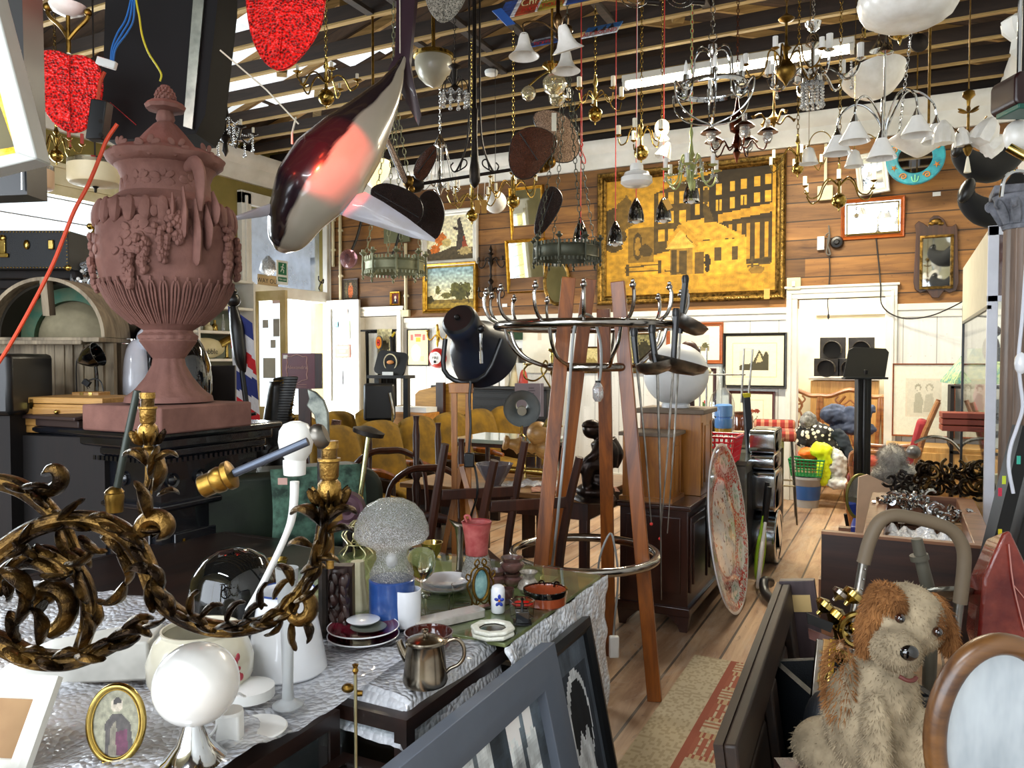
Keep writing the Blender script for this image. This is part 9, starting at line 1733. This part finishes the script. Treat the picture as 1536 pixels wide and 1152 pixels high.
t=Th('glass_showcase','tall glass showcase with a white front post and black rear frame','showcase',0,0,loc=(.53,5.35,0),rz=0);zt=hit(1480,345,0,.3).z
X0_=hit(1478,600,1,4.85).x-.53;X1_=.38;Y0=-.5;Y1=.55;zt=at(1480,342,dep(V((.3,4.85,1.5)))).z
m_wm=mat('white_metal_frame','#cfd2dc',.35);m_fab=mat('pale_header_panel','#b5ae98',.6)
t.add('front_post',MB().b2((X0_,Y0,0),(X0_+.05,Y0+.03,zt)),m_wm,bev=.003);t.add('header_frame',MB().b2((X0_,Y0,zt-.05),(X1_,Y0+.03,zt)).b2((X0_,Y0,zt-.4),(X1_,Y0+.03,zt-.37)),m_wm);t.add('header_side_panel',MB().b2((X0_,Y0+.03,zt-.42),(X0_+.02,Y1+.9,zt-.02)),m_fab);t.add('header_panel',MB().b2((X0_+.05,Y0+.01,zt-.37),(X1_,Y0+.02,zt-.05)),m_plum)
t.add('rear_post',MB().b2((X0_,Y1+.88,0),(X0_+.035,Y1+.92,zt-.3)),m_blk);t.add('side_rail',MB().b2((X0_,Y0,zt-.44),(X0_+.02,Y1+.9,zt-.42)),m_blk);t.add('glass_side',MB().b2((X0_+.008,Y0+.03,.3),(X0_+.012,Y1+.88,zt-.44)),m_pane);t.add('glass_front',MB().b2((X0_+.05,Y0+.01,.3),(X1_,Y0+.014,zt-.4)),m_pane)
for z in(.62,1.03,1.48,1.88):t.add('glass_shelf',MB().b2((X0_+.02,Y0+.04,z-.006),(X1_,Y1+.85,z)),m_pane)
t.add('base',MB().b2((X0_,Y0,0),(X1_,Y1+.9,.3)),mat('grey_wood_base','#5d564c',.6),bev=.005)
SX0=.53
def sc(name,label,cat,dx,dy,z,fn):t=Th(name,label,cat,0,0,loc=(SX0+dx,5.35+dy,z+.001),rz=YAW-.4);fn(t)
P_=lambda m,pr,n='body':(lambda t:t.add(n,MB().lathe(pr,(0,0,0),18),m))
m_win=mat('dark_wine_bottle','#16121a',.08,coat=.8)
bot=[(.045,0),(.047,.02),(.047,.2),(.03,.26),(.017,.3),(.017,.36),(.02,.365),(.001,.37)]
sc('wine_bottle','dark champagne bottle with foil neck, left one in showcase','bottle',X0_+.13,-.3,1.03,lambda t:(t.add('glass_body',MB().lathe(bot,(0,0,0),20),m_win),t.add('foil_neck',MB().lathe([(.022,.27),(.02,.3),(.02,.368),(.001,.372)],(0,0,0),16),m_plum)))
sc('wine_bottle','dark wine bottle with plum foil neck, right one in the showcase','bottle',X0_+.25,-.25,1.03,lambda t:(t.add('glass_body',MB().lathe(bot,(0,0,0),20),m_win),t.add('foil_neck',MB().lathe([(.019,.3),(.019,.366),(.001,.371)],(0,0,0),16),m_plum)))
sc('blue_goblet','cobalt blue glass goblet on the upper glass shelf','goblet',X0_+.2,-.3,1.48,P_(mat('cobalt_glass','#1a2fd0',.05,coat=.5),[(.03,0),(.012,.02),(.014,.05),(.035,.12)]))
sc('grey_stone_box','grey ribbed stone block under the blue goblet shelf','box',X0_+.2,-.1,1.49,lambda t:t.add('block',MB().box((0,.1,.04),(.22,.16,.08)),mat('ribbed_grey','#6c645a',.7),bev=.004))
sc('brown_figurine','brown carved animal figurine at the rear of showcase','figurine',X0_+.1,.4,1.48,lambda t:t.add('body',MB().ball((0,0,.09),(.05,.04,.09),12).ball((.02,0,.2),.035,10),MATS['carved_brown']))
sc('dark_figurine','dark spiky figurine on the top shelf of the showcase','figurine',X0_+.14,-.2,1.88,lambda t:t.add('body',MB().lathe([(.03,0),(.04,.05),(.02,.1),(.045,.16),(.02,.22),(.03,.27),(.001,.3)],(0,0,0),12,wob=lambda a,f:1+.2*sin(5*a)),m_iron))
sc('gilt_platter','brown and gilt platter below the dark figurine','platter',X0_+.2,.0,1.85,P_(m_goldd,[(.05,0),(.16,.01),(.17,.025)]))
sc('cream_clock','round cream clock low in the showcase','clock',X0_+.12,.1,.62,lambda t:t.add('case',MB().lathe([(.1,.05),(.1,-.02),(.08,-.03),(.001,-.03)],(0,0,.1),24,mx),m_cream))
sc('paper_pile','white papers with blue print on the lower glass shelf','papers',X0_+.22,-.3,.8,lambda t:t.add('sheets',MB().box((0,0,.01),(.22,.16,.02)).box((.01,.01,.03),(.2,.15,.015),rot=(0,0,.2)),m_plastic_w))
for i in range(3):sc('red_box','%s dark orange flat box stacked behind the black rear post'%('bottom','middle','top')[i],'box',X0_-.0+.0,1.0,1.0+.045*i,lambda t:t.add('case',MB().box((0,0,.02),(.3,.2,.038)),mat('dark_orange_box','#8e3a22',.5),bev=.003))
t=FZ('dark_shelf_unit','dark shelf unit behind the showcase holding boxes and tiffany lamp','shelf unit',1462,7.3,rz=0);
for z in(.3,.65,.98,1.25):t.add('shelf',MB().box((.1,0,z),(.6,.5,.025)),m_mah)
t.add('uprights',MB().box((-.19,0,.63),(.03,.5,1.26)).box((.39,0,.63),(.03,.5,1.26)),m_mah)
t=Th('stained_glass_lamp','stained glass pyramid shade table lamp with green and blue panes','lamp',1470,575,6.4);k=t.k
t.add('pyramid_shade',MB().lathe([(62*k,0),(62*k,3*k),(20*k,52*k),(16*k,52*k)],(0,0,0),4,RO(.5,4,'Z')),mat('stained_glass','#4f8f86',.15,col2='#c2cf8e',sc=26.,lo=.4,hi=.6,emit=.12,ecol='#7fa99a'));mb=MB()
for i in range(4):
 for f in(-.25,.25):a=pi/2*i+.5;b=a+pi/2;c=V((cos(a),sin(a),0)).lerp(V((cos(b),sin(b),0)),.5+f);mb.tube([c*(62*k),c*(19*k)+V((0,0,52*k))],.003,5)
t.add('leading',mb,m_iron);t.add('pink_stem',MB().lathe([(.03,0),(.05,-.1),(.03,-.22)],(0,0,0),16),mat('hot_pink','#e02a86',.4));t.add('lamp_foot',MB().lathe([(.03,-.22),(.09,-.28),(.09,-.3)],(0,0,0),20),m_iron)
t=Th('carved_column','fluted brown wooden column with grey carved acanthus capital at right edge','column',1522,345,3.3,rz=0);k=t.k
t.add('shaft',MB().lathe([(22*k,0),(23*k,-.5),(24*k,-t.loc.z+.1)],(8*k,0,0),40,wob=lambda a,f:1+.04*sin(16*a)),wood('driftwood','#4b3a2e','#7c6452',2));t.add('base',MB().lathe([(34*k,-t.loc.z),(34*k,-t.loc.z+.08),(26*k,-t.loc.z+.1)],(8*k,0,0),32),MATS['driftwood'])
cp=t.add('capital',MB().lathe([(24*k,0),(26*k,6*k),(23*k,8*k),(22*k,14*k),(28*k,28*k),(36*k,46*k),(38*k,50*k)],(8*k,0,0),32),mat('grey_carved_stone','#4d4f54',.8,col2='#80828a',sc=14.,bump=.5));mb=MB()
for i in range(10):a=2*pi*i/10;d=V((cos(a),sin(a),0));mb.tube([V((8*k,0,0))+d*(r*k)+V((0,0,z*k))for r,z in((24,8),(28,20),(36,34),(42,40),(44,34),(40,30))],[5*k,7*k,7*k,5*k,3*k,3*k],8,3,flat=.6)
t.add('acanthus',mb,MATS['grey_carved_stone'],parent=cp);t.add('abacus',MB().box((8*k,0,56*k),(78*k,78*k,12*k)),MATS['grey_carved_stone'],parent=cp,bev=.006)
for i,(x,y,z,lab)in enumerate(((1452,232,5.2,'upper black flared horn shape projecting by the right cornice'),(1462,300,5.,'lower black flared horn shape above fretwork mirror'))):
 t=Th('black_horn',lab,'horn',x,y,z);k=t.k;t.add('horn',MB().tube([V((a*k,b,c*k))for a,b,c in((-16,-.03,14),(-10,0,0),(12,.03,-14),(40,.06,-16),(72,.1,6),(90,.1,40))],[12*k,18*k,24*k,25*k,24*k,18*k],20,4,flat=.8),mat('matt_felt_black','#0c0d10',.85));t.add('bell_hollow',MB().ball((-18*k,-.04,12*k),(10*k,.05,20*k),16,rot=(0,.4,0)),m_black)
t=Th('red_pendant','dark red and green hanging lamp underside at the right edge','pendant light',1530,140,3.);k=t.k;t.add('shade',MB().prism(rrect(56*k,52*k,12*k),-.06,.1,TL((6*k,0,0))),mat('oxblood','#22090b',.3),bev=.01);t.add('green_rim',MB().box((6*k,0,-27*k),(50*k,.14,8*k)),mat('dark_teal','#0f4f42',.4),bev=.004);t.add('rod',MB().tube([(6*k,0,25*k),(6*k,0,topz(t))],.01,8),m_iron)
t=Th('white_plaster_bracket','white ornate plaster bracket high on the right cornice','bracket',1528,55,3.4);k=t.k;t.add('bracket',MB().lathe([(4*k,-34*k),(16*k,-20*k),(14*k,-4*k),(26*k,10*k),(28*k,24*k),(20*k,30*k)],(6*k,0,0),24,wob=lambda a,f:1+.08*sin(9*a)),m_white)
t=Th('spot_light_fitting','chrome and brass spot fitting with frosted shade at the right edge','spotlight',1525,225,3.1);k=t.k;t.add('brass_barrel',MB().tube([(-12*k,0,4*k),(8*k,-.03,-14*k)],7*k,12),m_brass);t.add('frosted_shade',MB().ball((8*k,.03,24*k),(20*k,.05,24*k),16),m_frost);t.add('chrome_arm',MB().tube([V((x*k,0,z*k))for x,z in((-22,-70),(-18,-44),(-4,-32),(14,-34),(20,-50))],3*k,8,4),m_chrome);t.add('stem',MB().tube([(8*k,.03,44*k),(8*k,.03,topz(t))],.008,8),m_chrome)
t=Th('rug','long beige woven runner rug with a red geometric border','rug',0,0,loc=(-.46,2.45,.004),rz=0)
def rugf(u,v):
 x=u*.92;y=v*2.9;g=.5+.5*mnoise.noise(V((x*60,y*60,0)));c='#b5a68a' if g>.45 else '#a19276'
 if.18<x<.46:
  if abs(x-.195)<.012 or abs(x-.445)<.012:return '#8d4a36'
  yy=y%.34;xx=x-.2
  if yy<.05 or(.17<yy<.2):return '#8d4a36' if int(x*110)%2 else '#b09570'
  if yy>.2 and(int(x*70)%2 or abs(yy-.27)<.008):return '#94523c'
  if yy<.17 and int(yy*90)%3==0:return '#9a6448'
 return c
t.add('woven_rug',MB().paint((-.46,-1.45,.004),(.92,0,0),(0,2.9,0),92,180,rugf),vcol('rug_weave',.95,0,.6,160.),sol=.006,sharp=0)
m_df=wood('dark_stained_frame','#0f0704','#35200f',1,1.,.55,0.)
t=Th('dark_case_door','dark stained panelled case door standing on edge on the rug','door',0,0,loc=(-.262,2.3,0),rz=0);t.e.rotation_euler=(0,-.13,.04)
t.add('panel_board',MB().b2((-.02,-.66,.0),(.0,.66,.7)),m_df);t.add('end_wall',MB().b2((-.01,.63,0),(.11,.67,.71)),wood('plum_stained_end','#241a1c','#4a3a3c',2),bev=.003);t.add('stiles',MB().b2((0,-.66,.6),(.03,.63,.7)).b2((0,-.66,0),(.03,.63,.1)).b2((0,.5,.1),(.03,.63,.6)).b2((0,-.66,.1),(.03,-.55,.6)).b2((0,-.1,.1),(.03,0,.6)),m_df,bev=.006);t.add('raised_panels',MB().b2((0,.05,.16),(.012,.45,.54)).b2((0,-.5,.16),(.012,-.15,.54)),m_df,bev=.01);t.add('brass_hinge',MB().b2((.03,.626,.6),(.09,.63,.66)),mat('bone_plate','#c9ab72',.4))
t=Th('grey_framed_painting','large grey framed painting of bare trees leaning on the display case','picture',0,0,loc=(-.64,1.42,0),rz=-pi/2);t.e.rotation_euler=(-.22,0,pi/2)
W_,H_=.74,.8;q=frame_mb(W_,H_,[(0,0),(0,-.04),(.05,-.045),(.09,-.035),(.09,0)]);q.v=[a+V((0,0,H_/2))for a in q.v];t.add('grey_frame',q,mat('grey_painted_frame','#5c6470',.5),bev=.002)
t.add('tree_painting',MB().paint((-W_/2+.08,-.01,.08),(W_-.16,0,0),(0,0,H_-.16),70,74,art('#dfe6e8',[('n',.5,.9,.6,.2,10,'#aab4bc')]+[('p',[(x,0),(x+w,0),(x+w*.8+s,.5),(x+w*1.3+s*1.4,1),(x-w*.5+s*1.2,1),(x+w*.1+s,.5)],c)for x,w,s,c in((.04,.05,.03,'#5c6872'),(.2,.12,-.02,'#3c4650'),(.42,.03,.04,'#6d7880'),(.55,.14,.03,'#39434c'),(.8,.04,-.05,'#59646d'),(.9,.08,.02,'#4a545e'))],.35,7)),vcol('painted_art',.5),sharp=0)
t=Th('black_framed_print','black framed print of a figure in a cap with yellow patch, leaning','picture',0,0,loc=(-.67,1.95,0),rz=0);t.e.rotation_euler=(-.2,0,pi/2);W_,H_=.3,.77
q=frame_mb(W_,H_,[(0,0),(0,-.025),(.02,-.03),(.035,-.02),(.035,0)]);q.v=[a+V((0,0,H_/2))for a in q.v];t.add('black_frame',q,m_blk);t.add('print',MB().paint((-W_/2+.03,-.008,.03),(W_-.06,0,0),(0,0,H_-.06),40,70,art('#4c545e',[('r',.12,.1,.9,.98,'#2d333c'),('e',.5,.3,.3,.2,'#d9dde0'),('e',.52,.31,.25,.17,'#12161b'),('n',.5,.55,.25,.22,9,'#d5d9dc'),('p',[(.3,1),(.4,.6),(.8,.62),(.85,1)],'#b98718'),('n',.4,.85,.2,.15,9,'#e3b21e')],.2,9)),vcol('painted_art',.5),sharp=0)
t=Th('oval_dressing_mirror','large oval mirror in a rounded brown wooden frame, cut by the right edge','mirror',1500,1110,1.12);k=t.k
t.add('wooden_frame',MB().tube([V((x,.02*0,z))for x,z in ell(98*k,146*k,64)],16*k,14,cyc=True,flat=1.1),wood('chestnut_frame','#3a2110','#7a5228',0,1.,.35,.3));t.add('mirror_plate',MB().prism(ell(92*k,140*k,64),-.002,.004),mat('streak_reflection_mirror','#d3dde4',.22,.45,'#a9b4bc',4.,.3,.6,stretch=(3,3,1)));t.add('back_board',MB().prism(ell(100*k,148*k,48),.006,.014),m_teak2)  # bluish-white reflection streaks are put into the plate's colour
t.add('stand',MB().box((0,.03,(-t.loc.z-146*k)/2),(.2,.03,t.loc.z-146*k)),m_teak2)
t=Th('plush_dog','large sitting plush puppy with cream fur, tan ears and eye patch','soft toy',1330,1150,1.72);k=t.k;m_cr=mat('cream_plush','#7b6d56',.95,col2='#ac9b7e',sc=14.);m_tn=mat('tan_plush','#6a421d',.95,col2='#966536',sc=14.)
E=[((-8*k,.06,50*k),(66*k,.13,90*k)),((0,.03,110*k),(50*k,.1,60*k)),((24*k,.0,224*k),(56*k,.08,54*k)),((-14*k,-.075,196*k),(34*k,.055,31*k)),((-34*k,-.05,40*k),(22*k,.05,90*k)),((34*k,-.04,30*k),(22*k,.05,76*k)),((-34*k,-.08,-50*k),(26*k,.07,22*k)),((38*k,-.07,-40*k),(24*k,.06,20*k)),((-20*k,.16,-30*k),(80*k,.12,50*k))]
blob(t,'plush_body',E,m_cr,.007,6)
f=MB()
for i,(c,r)in enumerate(E):fur(f,c,r,(2600,2000,2600,1200,1500,1200,500,500,900)[i],.008 if i in(2,3)else.013,i+30,w=.0012,down=.9,flt=lambda p,n:n.y<.5)
t.add('cream_fur',f,m_cr,sharp=0)
ears=[((-26*k,.0,224*k),(15*k,.04,58*k),(0,.25,0)),((-12*k,.01,225*k),(26*k,.05,26*k)),((80*k,.0,216*k),(15*k,.04,50*k),(0,-.3,0)),((-58*k,.05,110*k),(20*k,.06,70*k),(0,.3,0))]
for c in ears[:1]+ears[2:3]:
 e=t.add('ear',MB().ball(*c[:2],16,rot=c[2]),m_tn);f=MB();fur(f,c[0],c[1],1400,.015,77,rot=c[2],w=.0014,down=1.2);t.add('ear_fur',f,m_tn,parent=e,sharp=0)
f=MB();fur(f,(-10*k,-.02,258*k),(20*k,.06,22*k),1500,.012,5,w=.0014,down=.8);fur(f,(50*k,-.03,226*k),(19*k,.045,26*k),1100,.01,6,w=.0014,down=.8);fur(f,*ears[3][:2],1100,.02,7,w=.0014,down=1.);t.add('tan_patches',f.ball((50*k,-.03,226*k),(18*k,.042,24*k),12).ball((-9*k,-.02,258*k),(18*k,.058,20*k),12),m_tn,sharp=60)
for x,z,y in((-14,245,-.09),(42,224,-.082)):q=t.add('eye',MB().ball((x*k,y,z*k),7*k,14),mat('amber_eye','#2e1408',.05,coat=1.));t.add('pupil',MB().ball((x*k,y-.006,z*k),4.6*k,10),m_gloss,parent=q)
t.add('nose',MB().ball((-17*k,-.138,208*k),(13*k,.012,11*k),16),m_gloss);t.add('mouth',MB().tube([V((x*k,y,z*k))for x,y,z in((-26,-.125,172),(-17,-.131,168),(-8,-.13,168),(-2,-.124,170))],3*k,8,3),mat('mouth_pink','#5c2a22',.6))
t.add('box_seat',MB().box((0,.08,(-t.loc.z-66*k)/2),(.34,.3,t.loc.z-68*k)),m_plum)
m_gr=mat('beige_rubber_grip','#6b5c48',.6);t=FZ('walking_frame','folded walking frame with thick beige rubber handle over its steel tubes','walking frame',1360,2.25);q=lambda x,y,d=0:t.w(at(x,y,2.25+d))
t.add('rubber_handle',MB().tube([q(1295,845),q(1304,812),q(1318,784),q(1338,773),q(1365,776),q(1400,784),q(1428,796),q(1444,820),q(1446,850),q(1440,905)],[.019]*10,12,4),m_gr)
t.add('steel_tube',MB().tube([q(1295,845),q(1282,920),q(1266,1010),q(1252,1075)],.0135,10),m_steel);t.add('steel_tube',MB().tube([q(1440,895),q(1432,960),q(1425,1080)],.0135,10),m_steel)
mb=MB();
for i in range(12):p=q(1294-i*2.2,852+i*15);mb.ball(p+V((.0,-.013,0)),.004,6)
t.add('adjustment_studs',mb,m_chrome)
t=FZ('crutch','grey plastic crutch end pointing up in front of the chest panel','crutch',1385,2.5);q=lambda x,y:t.w(at(x,y,2.5));t.add('shaft',MB().tube([q(1375,808),q(1384,850),q(1398,905),V((q(1400,905).x+.05,.1,0))],[.017,.02,.022,.02],12),mat('grey_green_plastic','#5d594c',.5));t.add('collar',MB().tube([q(1378,832),q(1380,840)],.028,14),MATS['grey_green_plastic'])
t=Th('brass_box','old wooden box overflowing with brass handles, bowls and sticks','box',1300,1075,2.2,rz=YAW+.1);t.add('box_sides',MB().box((-.02,-.1,-.14),(.3,.02,.46)).box((-.18,.05,-.14),(.02,.3,.46)).box((.14,.05,-.14),(.02,.3,.46)).box((-.02,.2,-.14),(.3,.02,.46)),MATS['black_leathercloth']);t.add('box_stand',MB().box((-.02,.05,(-t.loc.z-.37)/2),(.28,.28,t.loc.z-.38)),m_plum)
def br(name,label,cat,x,y,z,fn):t=Th(name,label,cat,x,y,z);fn(t,t.k)
br('brass_bowl','shiny brass bowl with a deep mouth, largest in the heap of brass','bowl',1316,906,2.3,lambda t,k:t.add('bowl',MB().shell([(6*k,-20*k),(16*k,-14*k),(22*k,0),(22*k,6*k)],.002,(0,0,0),28,RO(1.1,4,'X')),m_brass))
for x,y,r,lab in((1238,908,15,'round brass knob at the top left of the brass heap'),(1256,924,19,'oval brass door knob second from left in the brass heap'),(1280,893,16,'brass knob under the walking frame tube'),(1260,890,12,'silver ball knob behind the brass knobs'),(1262,948,14,'brass knob half hidden beneath the oval knob')):
 br('brass_doorknob',lab,'knob',x,y,2.25,lambda t,k:t.add('knob',MB().lathe([(3*k,-r*1.2*k),(4*k,-r*.8*k),(r*k,-r*.2*k),(r*k,r*.3*k),(.5*k,r*.7*k)],(0,0,0),18,RO(.7,4,'Y')),m_silver if r==12 else m_brass))
br('brass_ring','thick brass ring plate standing in the brass heap','ring',1285,945,2.2,lambda t,k:t.add('ring',MB().tube(ring(0,0,0,24*k,28,'y'),5*k,8,cyc=True).ball((2*k,.02,-2*k),10*k,10),m_brass))
br('brass_bell','small ribbed brass bell hanging low on the brass heap','bell',1244,1015,2.1,lambda t,k:t.add('bell',MB().lathe([(9*k,-14*k),(9*k,-10*k),(6*k,2*k),(2*k,8*k),(3*k,14*k),(1*k,18*k)],(0,0,0),16,wob=lambda a,f:1+.06*sin(8*a)),m_brass))
br('brass_cup_fitting','brass cup fitting above ribbed bell','fitting',1262,985,2.1,lambda t,k:t.add('cup',MB().lathe([(3*k,-14*k),(10*k,-6*k),(12*k,0),(16*k,2*k),(16*k,4*k),(4*k,10*k)],(0,0,0),18),m_brass))
for i,(x,c,lab)in enumerate(((1228,m_pine,'pale wooden moulding strip standing at left of the brass heap'),(1238,m_gold,'gilt moulding strip standing beside the pale one'),(1218,m_silver,'silver grey moulding strip, leftmost of the strips'))):
 br('moulding_strip',lab,'moulding',x,1040,2.1,lambda t,k:t.add('strip',MB().bar((0,0,-40*k),(22*k,.05,72*k),.018,.012,up=(0,1,0)),c,bev=.002))
for i,(x,y,lab)in enumerate(((1226,925,'folded dark paper edge left of the brass knobs'),(1228,948,'white edged dark envelope below folded paper'))):
 br('dark_envelope',lab,'envelope',x,y,2.2,lambda t,k:t.add('envelope',MB().prism([(-16*k,6*k),(24*k,-10*k),(20*k,-24*k),(-14*k,-10*k)],-.002,.003),m_plum if i else m_blk))
br('glass_plate','grey oval glass plate edge behind the plush dog head','plate',1410,898,2.4,lambda t,k:t.add('plate',MB().lathe([(4*k,0),(44*k,3*k),(48*k,8*k)],(0,0,0),32,RO(-.5,4,'X'),closed=True),MATS['grey_mirror'],sol=.003))
br('black_leather_bag','dull black leather bag hanging under the brass heap','bag',1245,1070,1.95,lambda t,k:(t.add('bag_body',MB().ball((0,.02,-30*k),(34*k,.06,60*k),20),MATS['black_leathercloth']),t.add('strap',MB().tube([V((x*k,-.03,z*k))for x,z in((-26,-10),(-10,-26),(10,-30),(30,-20))],2*k,6,4),m_chrome)))
t=Th('red_plastic_wrap','crumpled translucent dark red plastic wrapping at the right edge','wrapping',1500,960,2.35);k=t.k;pr=[(-45,0),(-38,100),(-10,166),(0,172),(30,110),(44,60),(50,0),(40,-60),(-30,-60)]
t.add('wrapping',MB().prism([(x*k,z*k)for x,z in pr],-.04,.06,scale2=.8),mat('red_film','#5e1614',.2,col2='#8f3a2c',sc=8.,bump=.5,coat=.6),bev=.01);t.add('crease_glints',MB().tube([V((x*k,-.045,z*k))for x,z in((-4,150),(4,90),(22,20))],1*k,5,3).tube([V((x*k,-.045,z*k))for x,z in((4,90),(30,60),(44,58))],.8*k,5,3),mat('film_glint','#c98a80',.3));t.add('support',MB().box((0,.02,(-t.loc.z-60*k)/2),(.12,.08,t.loc.z-62*k)),m_blk)  # pale tubes draw glints along the film's folds
t=Th('display_rack','black slanting display frame with tiny coloured tags at the right edge','rack',1515,800,2.9);k=t.k;t.add('black_bar',MB().bar(t.p(1470,900),t.p(1536,640),.05,.06,up=(0,1,0)),m_blk);t.add('black_bar',MB().bar(t.p(1500,950),t.p(1560,700),.07,.06,up=(0,1,0)),m_blk);t.add('white_strip',MB().bar(t.p(1490,880,-.05),t.p(1505,800,-.05),.008,.008),m_wm)
for x,y,c in((1500,800,'#d9c81e'),(1506,720,'#c7d83a'),(1500,738,'#c8304a'),(1528,690,'#3fb8a0')):t.add('coloured_tag',MB().box(t.p(x,y,-.06),(.012,.004,.03)),mat('tag'+c[1:],c,.4))
t.add('foot_bar',MB().tube([t.p(1470,900),V((t.p(1470,900).x,0,-t.loc.z+.001))],.02,8),m_blk)
t=Th('white_cable','white cable hanging in loops in front of carved column','cable',1525,520,2.7);t.add('cable',MB().tube([t.p(*q)for q in((1540,380),(1534,470),(1528,535),(1530,570),(1534,610),(1526,640),(1516,670),(1513,700),(1520,740))],.006,8,4),m_wm);t.add('wrapped_joint',MB().ball(t.p(1531,545),(.02,.02,.04),10),m_wp)
finish()
for x,y in sorted(set((round(a,2),round(b,2))for a,b in HANG)):
 j=1.27+.5*math.floor((y-1.27)/.5);struct('noggin',MB().b2((x-.03,j+.03,ZC-.012),(x+.03,j+.47,ZC+.02)),m_joist,ce)
cd=bpy.data.cameras.new('camera');cam=bpy.data.objects.new('camera',cd);C.objects.link(cam)
cam.location=CAM;cam.rotation_euler=(pi/2-PIT,0,YAW);cd.sensor_width=36;cd.lens=36*F/1536;cd.clip_start=.05;cd.clip_end=200
sc=bpy.context.scene;sc.camera=cam
sc.view_settings.view_transform='Standard';sc.view_settings.look='None';sc.view_settings.gamma=1;sc.view_settings.exposure=EXPO
sc.cycles.use_denoising=True
sc.cycles.max_bounces=7;sc.cycles.diffuse_bounces=3;sc.cycles.glossy_bounces=3;sc.cycles.transmission_bounces=6;sc.cycles.transparent_max_bounces=8
sc.cycles.caustics_reflective=False;sc.cycles.caustics_refractive=False;sc.cycles.sample_clamp_indirect=4
